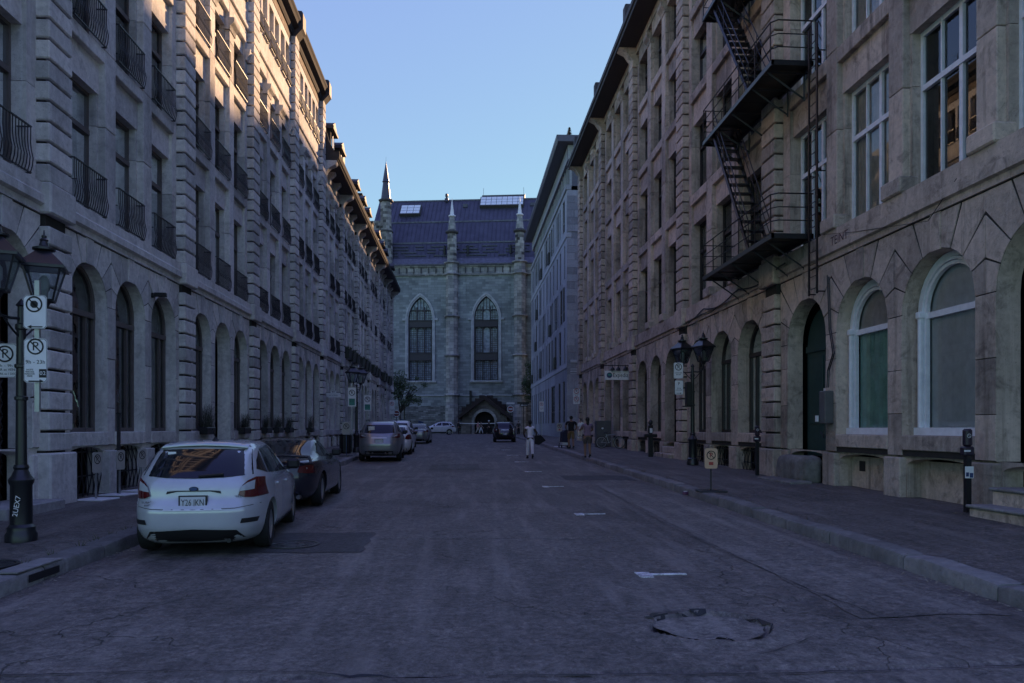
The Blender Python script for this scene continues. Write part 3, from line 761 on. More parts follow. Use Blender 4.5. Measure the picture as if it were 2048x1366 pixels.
# ======================= left side: two stone warehouses
LP = [8.1 + 6.87 * k for k in range(12)]       # pilaster centres along the street
LF = [(6.40, 9.16, 10.15), (10.15, 12.60, 13.65), (13.65, 15.42, 16.2)]
def left_block(root, S, i0, i1, mans):
    m = M['stoneL']
    win_g = arch_window(S, 'g', .79, 1.71, 4.49, .79, -.25, M['frame_brown'], 4.25, ((.38, 1.7, 4.2), (-.2, 1.7, 4.2)))
    wins = [rect_window(S, .72, z0 + .02, z1, -.32, M['frame_brown'], (z0 + (z1 - z0)*.68,), ((-.12, z0, z0 + (z1-z0)*.68, .035),)) for z0, z1, _ in LF]
    for i in range(i0, i1):
        p0, p1 = LP[i], LP[i+1]; a0, a1 = p0 + .40, p1 - .40; c = (p0 + p1) / 2
        ctrs = [c - 1.98, c, c + 1.98]
        base = .12 if i < 6 else .6
        sp = (ctrs[2],) if i == 0 else ((ctrs[1],) if i == 2 else ())
        ground_floor(S, a0, a1, ctrs, .80, base, 1.42, 1.71, 4.48, 5.80, m, win_g, 'g', special=sp, curt=.8)
        S.add(S.mb().prof([(-.42, 5.802), (.05, 5.802), (.05, 5.93), (.13, 5.97), (.13, 6.12), (.09, 6.16), (.09, 6.36), (-.42, 6.40)], a0 - .1, a1 + .1), "band_course", m)
        for k, (z0, z1, zn) in enumerate(LF):
            upper_floor(S, a0, a1, ctrs, .74, z0, z1, zn, m, .30, win=wins[k], key='u%d' % k, guard=(True if i < 5 else .85), curt=.55)
        for cc in (c - .99, c + .99):               # capitals on the piers of the third upper floor
            S.place("capital", lambda: S.lmb().prof([(-.3, 0), (.03, 0), (.05, .05), (.03, .08), (.06, .14), (.16, .24), (.18, .30), (.18, .40), (-.3, .40)], -.33, .33).mesh("capital", m), "capital", cc, 15.30)
        for s_ in (a0 + .1, a1 - .1):
            S.place("capital_half", lambda: S.lmb().prof([(-.3, 0), (.0, 0), (.02, .1), (.10, .24), (.12, .40), (-.3, .40)], -.14, .14).mesh("capital", m), "capital", s_, 15.30)
    for i in range(i0, i1 + 1):
        if mans and i == i0: continue
        top = 16.25 if mans else 19.9
        pilaster(S, LP[i], 1.36, top, .387, .42, .19, m, 1.34, .05 if i < 7 else .5, courses=((5.80, 6.40),))
        S.add(S.mb().cbox(LP[i] - .47, LP[i] + .47, -.3, .24, 5.80, 6.38, .03), "band_block", m)

r1 = thing("corner_warehouse", "tall grey stone warehouse on the near left with quoined piers and sunlit upper storeys", "building", (XL - 6, 25, gz(25)))
S1 = Side(r1, XL, 1)
left_block(r1, S1, 0, 5, False)
E_ = LP[5]
for i in range(0, 5):
    p0, p1 = LP[i], LP[i+1]; a0, a1 = p0 + .40, p1 - .40; c = (p0 + p1)/2; m = M['stoneL']
    S1.add(S1.mb().box(a0, a1, -.42, -.03, 16.2, 16.42), "frieze_course", m)
    S1.add(S1.mb().cbox(a0 - .02, a1 + .02, -.42, .05, 16.42, 16.56, .02), "ledge", m)
    S1.add(S1.mb().box(a0, a1, -.42, -.02, 16.56, 17.35), "frieze", m)
    at = [c + d for d in (-2.38, -1.48, -.45, .45, 1.48, 2.38)]
    aw = rect_window(S1, .36, 17.35, 19.22, -.33, M['frame_dark'], (18.6,))
    prev = a0
    for cc in at:
        S1.add(S1.mb().box(prev, cc - .36, -.42, -.02, 17.35, 19.22), "pier_stone", m); prev = cc + .36
        w = S1.place('atf', aw[0], "window", cc); S1.place('atp', aw[1], "pane", cc, parent=w)
        S1.place("attguard", lambda: railing_mesh(S1, .33, .7), "window_guard", cc, 17.37)
    S1.add(S1.mb().box(prev, a1, -.42, -.02, 17.35, 19.22), "pier_stone", m)
    S1.add(S1.mb().box(a0, a1, -.42, -.02, 19.22, 19.60), "lintel_course", m)
    S1.add(S1.mb().box(a0, a1, -.42, .0, 19.60, 19.98), "brick_frieze", M['brick'])
    S1.add(S1.mb().prof([(-.42, 19.98), (.05, 19.98), (.10, 20.1), (.12, 20.22), (.34, 20.34), (.38, 20.5), (.44, 20.6), (.44, 20.7), (-.42, 20.75)], p0 + .3, p1 - .3), "cornice", M['eave'])
    S1.add(S1.mb().box(p0, p1, -1.6, -1.2, 20.7, 21.7), "brick_parapet", M['brick'])
    S1.add(S1.mb().box(p0, p1, -1.7, -1.1, 21.7, 21.82), "coping", M['eave'])
for i in range(0, 6):
    S1.add(S1.mb().prof([(-.4, 19.7), (.16, 19.7), (.2, 19.95), (.42, 20.2), (.52, 20.3), (.52, 21.0), (.46, 21.1), (-.3, 21.15)], LP[i] - .32, LP[i] + .32), "cornice_block", M['slate'])
S1.add(S1.mb().box(LP[0], E_, -16, -.95, -.2, 20.7), "core", M['dark_room'])
S1.add(S1.mb().box(LP[0], E_ + .3, -16, -1.1, 20.70, 20.78), "roof", M['slate'])
S1.add(S1.mb().box(E_ - .12, E_ + .38, -16, -.42, -.2, 20.68), "party_wall", M['brick'])
S1.add(S1.mb().box(LP[0] - .4, LP[0], -16, -.42, -.2, 20.68), "end_wall", M['brick'])
# gated brick entrance at the near end, dark doorway in the third bay
c = (LP[0] + LP[1])/2 + 1.98
S1.add(S1.mb().box(c - .8, c + .8, -.75, -.55, .1, 5.4), "brick_infill", M['brickgate'])
mb = S1.mb()
for k in range(-8, 9):
    for s_ in (-1, 1):
        z0 = 1.8 + k*.22; pts = []
        for j in range(9):
            a = -.68 + 1.36*j/8; z = z0 + s_*a*1.6
            if .35 < z < 3.3: pts.append((c + a, -.45, z))
        if len(pts) > 1: mb.tube([pts[0], pts[-1]], .012, 4)
mb.box(c - .72, c + .72, -.47, -.43, 3.3, 3.36); mb.box(c - .72, c + .72, -.47, -.43, .32, .38); mb.box(c - .02, c + .02, -.47, -.42, .35, 3.3)
S1.add(mb, "lattice_gate", M['iron_grey'])
S1.add(S1.mb().cbox(c - .9, c + .9, -.4, .55, .1, .48, .02), "door_step", M['stonePale'])
c = (LP[2] + LP[3])/2
S1.add(S1.mb().box(c - .74, c + .74, -.62, -.55, .2, 4.3), "door_leaf", plain("rusty_door", (.06, .022, .014), .6, var=.4))
S1.add(S1.mb().box(c - .74, c + .74, -.64, -.50, 3.2, 3.35), "door_transom", M['frame_dark'])
# small security camera under the band
cam_t = thing("security_camera", "small black security camera on the left wall under the stone band", "camera", (XL + .02, 19.6, 5.15))
MB().box(0, .06, -.05, .05, -.05, .07).build("bracket", M['iron'], cam_t); MB().cbox(.06, .36, -.05, .05, -.02, .08, .015).build("housing", M['iron'], cam_t); MB().lathe([(.035, 0), (.035, .03)], .34, 0, 10).build("lens", M['iron_grey'], cam_t, (0, 0, -.03))

r2 = thing("mansard_warehouse", "stone warehouse with bracketed eave and dormered mansard roof, farther along the left side", "building", (XL - 6, 63, gz(63)))
S2 = Side(r2, XL, 1)
left_block(r2, S2, 5, 11, True)
A0, A1 = LP[5] + .38, LP[11] + .55
m = M['stoneL']
S2.add(S2.mb().box(A0, A1 - .2, -.42, -.04, 16.2, 16.9), "frieze", m)
for i in range(5, 12):
    def brk():
        pts = [(-.2, 15.7), (.16, 15.7), (.20, 15.95), (.18, 16.15), (.26, 16.35), (.46, 16.55), (.72, 16.66), (.80, 16.78), (.80, 16.9), (-.2, 16.9)]
        return S2.lmb().prof(pts, -.24, .24).mesh("bracket", m, smooth=50)
    S2.place("bracket", brk, "bracket", LP[i] if i > 5 else LP[5] + .62)
    if i < 11:
        c = (LP[i] + LP[i+1])/2
        for cc in (c - .99, c + .99):
            S2.place("modillion", lambda: S2.lmb().prof([(-.1, 16.2), (.1, 16.2), (.14, 16.5), (.40, 16.74), (.40, 16.9), (-.1, 16.9)], -.18, .18).mesh("modillion", m), "modillion", cc)
S2.add(S2.mb().prof([(-.42, 16.9), (.86, 16.9), (.86, 16.98), (.92, 17.02), (.96, 17.32), (.92, 17.38), (-.42, 17.42)], A0, A1), "eave_cornice", M['eave'])
S2.add(S2.mb().box(A0 + .1, A1 - .1, -.3, .84, 16.88, 16.899), "soffit", M['soffit'])
S2.add(S2.mb().prof([(.55, 17.4), (.25, 17.9), (.05, 18.6), (-.15, 19.4), (-.3, 20.0), (-6, 20.3), (-6, 17.4)], A0 + .25, A1 - .1), "mansard_roof", M['slate'])
S2.add(S2.mb().prof([(.70, 17.4), (.40, 17.9), (.2, 18.6), (.0, 19.2), (-.5, 19.3), (-.5, 17.4)], A0, A0 + .22), "mansard_end", M['eave'])
for i in range(5, 11):
    for d in (.28, .72):
        if d == .28 and i not in (5, 7, 9): continue
        c = LP[i] + 6.87*d
        dm = S2.add(S2.mb().box(c - .62, c + .62, -1.2, .30, 17.5, 19.0), "dormer", M['eave'])
        S2.add(S2.mb().prof([(-1.2, 19.0), (.5, 19.0), (.52, 19.12), (.48, 19.2), (-1.2, 19.2)], c - .82, c + .82), "dormer_cornice", M['slate'])
        mb = S2.mb(); i0 = [mb.v(c + x, .46, z) for x, z in ((-.8, 19.2), (.8, 19.2), (0, 19.62))]; i1 = [mb.v(c + x, -1.2, z) for x, z in ((-.8, 19.2), (.8, 19.2), (0, 19.62))]
        mb.f(*i0); mb.f(*i1[::-1])
        for q in range(3): mb.f(i0[q], i0[(q+1) % 3], i1[(q+1) % 3], i1[q])
        S2.add(mb, "dormer_pediment", M['slate'])
        S2.add(S2.mb().box(c - .42, c + .42, .28, .31, 17.7, 18.85), "dormer_window", M['pane'])
        S2.add(S2.mb().box(c - .03, c + .03, .29, .33, 17.7, 18.85), "dormer_mullion", M['frame_white'])
for a, h in ((LP[5] + 2.9, 21.3), (LP[6] + 4.4, 21.2), (LP[8] + .4, 21.2), (LP[9] + 1.0, 20.9)):
    S2.add(S2.mb().cbox(a - .5, a + .5, -2.2, -.5, 19.6, h, .04), "chimney", M['slate'])
    S2.add(S2.mb().box(a - .56, a + .56, -2.26, -.44, h, h + .12), "chimney_cap", M['eave'])
S2.add(S2.mb().box(A0, A1 - .3, -16, -.95, -.2, 17.4), "core", M['dark_room'])
S2.add(S2.mb().box(A1 - .42, A1 - .12, -16, -.42, -.2, 16.9), "end_wall", m)
for i in range(6, 11):                               # black planters standing on the first-floor ledges
    c = (LP[i] + LP[i+1])/2
    for k, d in enumerate((-1.98, 0, 1.98)):
        if (i, k) in ((9, 0), (10, 2)): continue
        pl = thing("window_planter", "black planter box on a first-floor window ledge of the mansard warehouse", "planter", (XL + .24, c + d, 6.42), group="planters along the far first floor")
        MB().plate([(-.13, 0), (.13, 0), (.2, .62), (-.2, .62)], -.6, .6).build("trough", M['iron'], pl)
        lf = MB()
        for q in range(46):
            a = random.uniform(-.58, .58); h = random.uniform(.10, .34); x = random.uniform(-.12, .12)
            lf.f(lf.v(x, a, .6), lf.v(x + .05, a + .04, .6), lf.v(x + random.uniform(-.1, .2), a + random.uniform(-.12, .12), .6 + h))
        lf.build("foliage", plain("planter_leaves", (.03, .05, .025), .8) if (i, k) == (6, 0) else bpy.data.materials["planter_leaves"], pl, fix=False)

# ======================= right side: stone warehouse with the fire escape
r3 = thing("bracketed_warehouse", "brown-grey stone warehouse on the right with quoined piers, arched ground floor and dark overhanging eave", "building", (XR + 6, 30, gz(30)))
S3 = Side(r3, XR, -1)
RP = [21.2 + 8.9*k for k in range(5)]
RF = [(6.62, 9.85, 10.97), (10.97, 13.77, 15.0), (15.0, 17.25, 18.35), (18.35, 20.6, 21.3)]
mR = M['stoneR']
def right_bay(a0, a1, ctrs, hw, white, special=(), near=False):
    key = 'w' if white else 'd'
    fm = M['frame_white'] if white else M['frame_dark']
    g_ = arch_window(S3, key, hw - .02, 1.64, 5.2 - hw, hw - .02, -.36, fm, 5.2 - hw - .05, ((hw*.42, 1.64, 5.1 - hw),) if not white else (), fr=.10 if not white else .16, glass='pane_clear' if white else 'pane')
    ground_floor(S3, a0, a1, ctrs, hw, .18, 1.22, 1.64, 5.2 - hw, 5.89, mR, g_, key + 'g', plinth=1.2, curt=0 if white else .5, special=special, grille=not white)
    S3.add(S3.mb().prof([(-.42, 5.892), (.05, 5.892), (.05, 6.02), (.12, 6.05), (.12, 6.25), (.06, 6.28), (.06, 6.60), (-.42, 6.62)], a0 - .1, a1 + .1), "band_course", mR)
    for k, (z0, z1, zn) in enumerate(RF):
        H = z1 - z0; w = hw - .05
        if white:
            wn_ = rect_window(S3, w, z0 + .02, z1, -.34, fm, (z0 + H*.64,), ((-.22, z0, z1, .05), (.36, z0, z0 + H*.64, .02), (.36, z0 + H*.64, z1, .02)), fr=.10, glass='pane_clear')
        else:
            wn_ = rect_window(S3, w, z0 + .02, z1, -.38, fm, (z0 + H*.66,), ((0, z0, z1, .04),))
        if white:    # cross glazing bar of the lower sash
            f0 = wn_[0]
        upper_floor(S3, a0, a1, ctrs, hw, z0, z1, zn, mR, .37, win=wn_, key=key + str(k), curt=.35 if not white else .6, last=(k == 3))
    for p, q in zip(ctrs, ctrs[1:]):
        cc = (p + q)/2
        S3.place("capR", lambda: S3.lmb().prof([(-.3, 0), (.03, 0), (.05, .05), (.03, .09), (.06, .16), (.18, .28), (.2, .34), (.2, .46), (-.3, .46)], -.36, .36).mesh("capital", mR), "capital", cc, 20.35)
        S3.place("pedR", lambda: S3.lmb().cbox(-.36, .36, -.3, .13, 0, .34, .03).mesh("pier_base", mR), "pier_base", cc, 6.60)
near_c = [8.29, 11.01, 13.73, 16.45, 19.17]
right_bay(6.6, RP[0] - .48, near_c, 1.1, True, special=(near_c[4], near_c[1]), near=True)
for i in range(4):
    c = (RP[i] + RP[i+1])/2
    ct = [c - 2.62, c, c + 2.62]
    sp = (ct[0],) if i == 1 else ()
    right_bay(RP[i] + .48, RP[i+1] - .48, ct, 1.0, False, special=sp)
    if sp:
        S3.add(S3.mb().box(sp[0] - 1.0, sp[0] + 1.0, -.60, -.5, .3, 4.9), "door_leaf", M['frame_dark'])
        S3.add(S3.mb().box(sp[0] - .98, sp[0] + .98, -.5, -.42, 3.9, 4.05), "door_transom", M['frame_dark'])
        S3.add(S3.mb().cbox(sp[0] - 1.15, sp[0] + 1.1, -.3, .48, .3, .72, .03), "door_step", mR)
        S3.add(S3.mb().cbox(sp[0] - 1.05, sp[0] + 1.0, -.3, .2, .72, 1.0, .03), "door_step", mR)
for i in range(5):
    pilaster(S3, RP[i], 1.24, 21.0, .44, .46, .20, mR, 1.22, .1, courses=((5.85, 6.62),))
    S3.add(S3.mb().cbox(RP[i] - .52, RP[i] + .52, -.3, .26, 5.89, 6.62, .03), "band_block", mR)
    def brk():
        pts = [(-.2, 20.9), (.18, 20.9), (.2, 21.1), (.34, 21.25), (.5, 21.5), (.86, 21.66), (.86, 21.7), (-.2, 21.7)]
        return S3.lmb().prof(pts, -.32, .32).mesh("bracket", mR, smooth=50)
    S3.place("bracket", brk, "bracket", RP[i])
    S3.add(S3.mb().cbox(RP[i] - .3, RP[i] + .3, .15, .55, 22.9, 24.0, .05), "parapet_block", M['slate'])
B0, B1 = 6.2, RP[4] + .55
S3.add(S3.mb().box(6.6, B1 - .1, -.42, -.02, 21.3, 21.7), "frieze", mR)
S3.add(S3.mb().prof([(-.42, 21.70), (.92, 21.70), (.92, 21.86), (1.0, 21.9), (1.0, 22.1), (.9, 22.16), (.9, 22.4), (.8, 22.45), (.8, 22.62), (-.42, 22.7)], B0, B1), "eave_cornice", M['slate'])
S3.add(S3.mb().box(B0 + .1, B1 - .1, -.3, .90, 21.68, 21.699), "soffit", M['soffit'])
S3.add(S3.mb().prof([(.75, 22.65), (.35, 23.75), (-.5, 23.8), (-4, 23.8), (-4, 22.65)], B0, B1 - .15), "parapet_roof", M['slate'])
S3.add(S3.mb().box(6.2, B1 - .12, -16, -.95, -.2, 22.7), "core", M['dark_room'])
S3.add(S3.mb().box(B1 - .4, B1 - .1, -16, -.42, -.2, 21.7), "end_wall", M['brick'])
S3.add(S3.mb().box(6.2, 6.6, -16, -.0, -.2, 21.7), "end_wall", mR)
# details of the two big near windows: white round-arched casings, curtains, blocked basement lights
for k, c in enumerate((13.73, 16.45)):
    def casing():
        mb = S3.lmb(); hw = 1.06; zs = 4.12
        for q, (r0, r1, b) in enumerate(((1.06, .95, -.30), (.94, .88, -.27), (.87, .80, -.31))):
            o = [(-r0, 1.66)] + arch_pts(0, r0, zs, r0) + [(r0, 1.66)]; i_ = [(-r1, 1.66)] + arch_pts(0, r1, zs, r1) + [(r1, 1.66)]
            for (p, q_, u, v) in zip(o, o[1:], i_, i_[1:]):
                mb.quad((p[0], b, p[1]), (q_[0], b, q_[1]), (v[0], b, v[1]), (u[0], b, u[1]))
                mb.quad((u[0], b, u[1]), (v[0], b, v[1]), (v[0], b - .08, v[1]), (u[0], b - .08, u[1]))
                mb.quad((p[0], b, p[1]), (q_[0], b, q_[1]), (q_[0], b - .08, q_[1]), (p[0], b - .08, p[1]))
        mb.box(-1.08, 1.08, -.36, -.22, 1.645, 1.80)
        return mb.mesh("casing", M['frame_white'])
    w = S3.place("casing", casing, "casing", c)
    S3.add(S3.mb().tube([(c + .9, -.25, 1.8), (c + .9, -.25, 4.05)], .05, 8), "colonnette", M['frame_white'], smooth=True)
    S3.add(S3.mb().cbox(c + .83, c + .97, -.32, -.18, 4.0, 4.14, .02), "colonnette_capital", M['frame_white'])
    S3.add(S3.mb().box(c - 1.0, c + 1.0, -.37, -.33, .2, 1.12), "blocked_basement_light", M['stoneR'])
S3.add(S3.mb().box(16.85, 17.12, -.34, -.328, .78, 1.02), "vent_opening", M['iron'])
S3.place("cgreen", lambda: curtain_mesh(S3, .86, 1.75, 4.0, -.49, 1, 'curtain_green', 1.0, .17), "curtain", 16.45)
S3.add(S3.mb().box(15.59, 17.31, -.42, -.36, 4.0, 4.12), "window_transom", M['frame_white'])
S3.add(S3.mb().box(15.5, 17.4, -.46, -.45, 4.10, 4.95), "fanlight_blind", M['curtain'])
S3.add(S3.mb().box(13.25, 14.62, -.47, -.45, 1.7, 4.95), "blind", M['curtain_blue'])
for z in (2.3, 2.95, 3.6):
    S3.add(S3.mb().box(12.85, 13.22, -.55, -.50, z, z + .05), "glazing_bar", M['frame_white'])
# green arched door with its rough stone step
c = near_c[4]
dr = S3.add(S3.mb().plate([(c - .98, 1.05), (c + .98, 1.05), (c + .98, 4.0)] + [(a, z) for a, z in arch_pts(c, .98, 4.0, 1.0)][::-1] + [(c - .98, 4.0)], -.58, -.50), "door", M['door_green'])
S3.add(S3.mb().box(c - .95, c + .95, -.52, -.44, 3.85, 4.02), "door_transom", M['door_green'])
for p, q in ((-.85, -.06), (.06, .85)):
    S3.add(S3.mb().cbox(c + p, c + q, -.51, -.475, 1.9, 3.7, .015), "door_panel", M['door_green'])
S3.add(S3.mb().box(c - .12, c - .02, -.47, -.462, 2.72, 2.84), "notice", M['white_paint'])
st = thing("stone_step_block", "big rough stone block serving as step to the green door", "stone block", (XR - .18, c + .05, .3))
mb = MB(); 
bm_ = bmesh.new(); bmesh.ops.create_cube(bm_, size=1); bmesh.ops.subdivide_edges(bm_, edges=bm_.edges[:], cuts=5, use_grid_fill=True)
for v in bm_.verts:
    p = v.co.copy(); q = Vector((p.x*.62, p.y*1.75, (p.z + .5)*.78))
    nrm = Vector((max(-1, min(1, p.x*2))**5, max(-1, min(1, p.y*2))**5, max(-1, min(1, p.z*2))**5))
    q -= Vector((nrm.x*.05*(abs(nrm.z) + abs(nrm.y)), nrm.y*.10*(abs(nrm.z) + abs(nrm.x)), nrm.z*.05*(abs(nrm.x) + abs(nrm.y))))
    q += .035*mnoise.noise_vector(q*3.1); v.co = q
me = bpy.data.meshes.new("block"); bm_.to_mesh(me); bm_.free(); me.materials.append(M['boulder'])
for p in me.polygons: p.use_smooth = True
put("block", me, st)
mb = MB(); mb.cbox(-.75, -.15, -1.15, .95, -.08, .17, .04).build("lower_slab", M['boulder'], st)
# doorway and steps at the far right edge of the view
c = near_c[1]
S3.add(S3.mb().box(c - 1.1, c + 1.1, -.62, -.52, .5, 5.15), "door", M['frame_white'])
for z in (1.9, 3.4): S3.add(S3.mb().box(c - .85, c + .85, -.53, -.505, z, z + 1.2), "door_light", M['pane'])
for q, (o_, zt) in enumerate(((.62, .52), (.22, .80))):
    S3.add(S3.mb().cbox(c - 1.4, c + .92, -.4, o_, .15, zt - .05, .02), "door_step", mR)
    S3.add(S3.mb().cbox(c - 1.45, c + .96, -.4, o_ + .04, zt - .05, zt, .015), "door_step", M['stonePale'])
# ======================= modern stone building beyond the side lane
r4 = thing("modern_office_building", "modern pale blue-grey stone building with slot windows and flat projecting roof", "building", (XR + 8, 82, gz(82)))
S4 = Side(r4, XR, -1)
M['pane_dark'] = plain('dark_slot_glass', (.02, .024, .03), .12, spec=.35, var=.2)
mM = M['modern']
MA0, MA1 = 64.7, 98.6
def slot_wall(z0, z1, wins, zw0, zw1, name):
    """storey wall pierced by rectangular windows (a0, a1)"""
    prev = MA0
    for a0, a1 in wins + [(MA1, None)]:
        S4.add(S4.mb().box(prev, a0, -.4, 0, z0, z1), name, mM)
        if a1 is None: break
        S4.add(S4.mb().box(a0, a1, -.4, 0, zw1, z1), "lintel", mM)
        if zw0 > z0: S4.add(S4.mb().box(a0, a1, -.4, 0, z0, zw0), "apron", mM)
        hw = (a1 - a0)/2; key = ("m", round(hw, 2), zw0)
        fr, pn = rect_window(S4, hw, zw0, zw1, -.07, M['frame_dark'], (zw0 + (zw1 - zw0)*.3,) if hw > .5 else (), fr=.08, glass='pane_dark')
        w = S4.place(key + ('f',), fr, "window", (a0 + a1)/2); S4.place(key + ('p',), pn, "pane", (a0 + a1)/2, parent=w)
        prev = a1
random.seed(21)
gw = [(66.0, 67.3), (69.0, 70.4), (73.3, 76.2), (78.2, 79.2), (80.6, 81.6), (83.4, 84.4), (86, 87), (88.6, 89.6), (91.2, 92.2), (93.8, 94.8), (96.2, 97.2)]
slot_wall(.3, 7.05, gw, 2.3, 6.0, "wall")
S4.add(S4.mb().cbox(MA0 - .02, MA1, -.4, .06, 7.05, 7.45, .02), "band_course", M['modern_trim'])
for k, (z0, z1) in enumerate(((7.45, 11.15), (11.15, 14.85), (14.85, 18.4), (18.75, 22.5))):
    wins = []; a = MA0 + 1.1 + (k % 2)*.25
    while a < MA1 - 2.2:
        w = random.choice((.7, .8, 1.3)); wins.append((a, a + w)); a += w + random.choice((.45, .5, 1.5, 2.1))
    slot_wall(z0, z1, wins, z0 + (.15 if k < 3 else .5), z1 - .45, "wall")
    for (p, q) in wins[2::4]:
        if q - p < 1.2: continue
        S4.add(S4.mb().box(p - .05, q + .05, .0, .22, z0 + .15, z0 + 1.2), "juliet_balcony", M['iron_grey'])
S4.add(S4.mb().cbox(MA0 - .05, MA1, -.4, .07, 18.4, 18.75, .02), "band_course", M['modern_trim'])
S4.add(S4.mb().cbox(MA0 - .08, MA1, -.4, .12, 22.5, 22.95, .03), "cornice_course", M['modern_trim'])
a = MA0 + .3
while a < MA1 - 1:
    S4.add(S4.mb().box(a, a + .14, -.55, -.3, 22.95, 25.2), "mullion", M['modern_trim'])
    w = S4.add(S4.mb().box(a + .14, a + 1.1, -.52, -.5, 22.95, 25.2), "penthouse_pane", M['pane'])
    a += 1.1
S4.add(S4.mb().box(MA0 + .02, MA1, -.6, -.1, 25.2, 26.4), "parapet_band", M['modern_trim'])
S4.add(S4.mb().prof([(-9, 26.6), (.85, 26.45), (.98, 26.75), (.98, 27.0), (-9, 27.1)], MA0 - .75, MA1 + .6), "flat_roof", M['penthouse'])
S4.add(S4.mb().box(MA0 + .3, MA1 - .2, -16, -.95, 0, 26.4), "core", M['dark_room'])
z = .3; i = 0
while z < 22.4:                                       # cladding courses on the lane side
    h = .62
    if not (7.0 < z + .3 < 7.4 or 18.3 < z + .3 < 18.75):
        a = -.0 - (.0 if i % 2 else .45)
        x = 0.0
        for w in ((1.3, 1.15, 1.3, 1.2) if i % 2 else (.7, 1.3, 1.3, 1.3)):
            S4.add(S4.mb().cbox(MA0 - .05, MA0 + .3, -x - w + .012, -x - (.001 if x == 0 else 0), z + .006, min(z + h, 22.5) - .006, .008), "cladding_panel", mM); x += w
    z += h; i += 1
S4.add(S4.mb().box(MA0 + .0, MA0 + .3, -16, -5.0, 0, 22.5), "side_wall", mM)
S4.add(S4.mb().box(MA0 + .01, MA0 + .3, -5.1, -.02, 0, 22.5), "side_wall", mM)
S4.add(S4.mb().box(MA0 + .25, MA0 + .3, -1.9, -.5, 22.95, 25.3), "penthouse_side", M['penthouse'])
S4.add(S4.mb().box(MA0 + .25, MA0 + .3, -9, -2.0, 22.95, 25.3), "penthouse_pane", M['frame_white'])
S4.add(S4.mb().box(MA0 + .1, MA0 + .3, -9, -.1, 25.3, 26.5), "parapet_band", mM)
S4.add(S4.mb().cbox(MA0 - .12, MA0 + .2, -.9, -.3, 7.5, 7.75, .02), "wall_lamp", M['modern_trim'])
for z in (6.9, 6.7, 6.5): S4.add(S4.mb().box(MA0 - .07, MA0 - .05, -1.25, -.3, z, z + .10), "wall_lettering", M['modern_trim'])

# ======================= church closing the view
CH = thing("church", "grey stone church with pointed traceried windows, buttress turrets and dark metal roof closing the street", "church", (0, 106, 0), R(-8))
def cadd(mb, name, mat, parent=None, smooth=False): return mb.build(name, mat, parent or CH, smooth=smooth)
def pointed(ac, w, zs, za, n=10):
    h = za - zs; Rr = (w*w + h*h)/(2*w); th = math.asin(min(1, h/Rr)); L = []
    for k in range(n + 1):
        t = th*k/n; L.append((ac - w + Rr - Rr*math.cos(t), zs + Rr*math.sin(t)))
    return L + [(2*ac - x, z) for x, z in L[-2::-1]]
WIN = (-6.1, 3.3); W_IN, Z_B, Z_S, Z_A = 1.62, 8.55, 17.2, 20.3
mb = MB(); x0, x1, zb, zt = -17, 14, 4.95, 23.4; prev = x0
for c in WIN:
    l, r_ = c - W_IN - .12, c + W_IN + .12
    mb.quad((prev, 0, zb), (l, 0, zb), (l, 0, zt), (prev, 0, zt)); mb.quad((l, 0, zb), (r_, 0, zb), (r_, 0, Z_B), (l, 0, Z_B))
    P = pointed(c, W_IN + .12, Z_S, Z_A + .15)
    for p, q in zip(P, P[1:]):
        mb.quad((p[0], 0, p[1]), (q[0], 0, q[1]), (q[0], 0, zt), (p[0], 0, zt)); mb.quad((p[0], 0, p[1]), (q[0], 0, q[1]), (q[0], .6, q[1]), (p[0], .6, p[1]))
    for x in (l, r_): mb.quad((x, 0, Z_B), (x, 0, Z_S), (x, .6, Z_S), (x, .6, Z_B))
    prev = r_
mb.quad((prev, 0, zb), (x1, 0, zb), (x1, 0, zt), (prev, 0, zt))
cadd(mb, "wall", M['church'])
cadd(MB().box(-17, 14, -.12, .3, .3, 4.95), "rough_base_wall", M['church_rough'])
cadd(MB().prof([(-.02, 6.35), (-.16, 6.4), (-.16, 6.5), (.1, 6.56)], -17, 14), "string_course", M['church_trim'])
cadd(MB().box(-17, 14, .75, 10, .3, 24), "core", M['dark_room'])
cadd(MB().prof([(.1, 23.4), (-.25, 23.4), (-.3, 23.6), (-.1, 23.7), (-.1, 24.5), (-.3, 24.6), (-.3, 24.72), (.5, 24.8)], -17, 14), "parapet", M['church_tower'])
x = -16.5
while x < 13.5:
    cadd(MB().box(x, x + .14, -.22, -.1, 23.72, 24.5), "parapet_rib", M['tracery']); x += 1.05
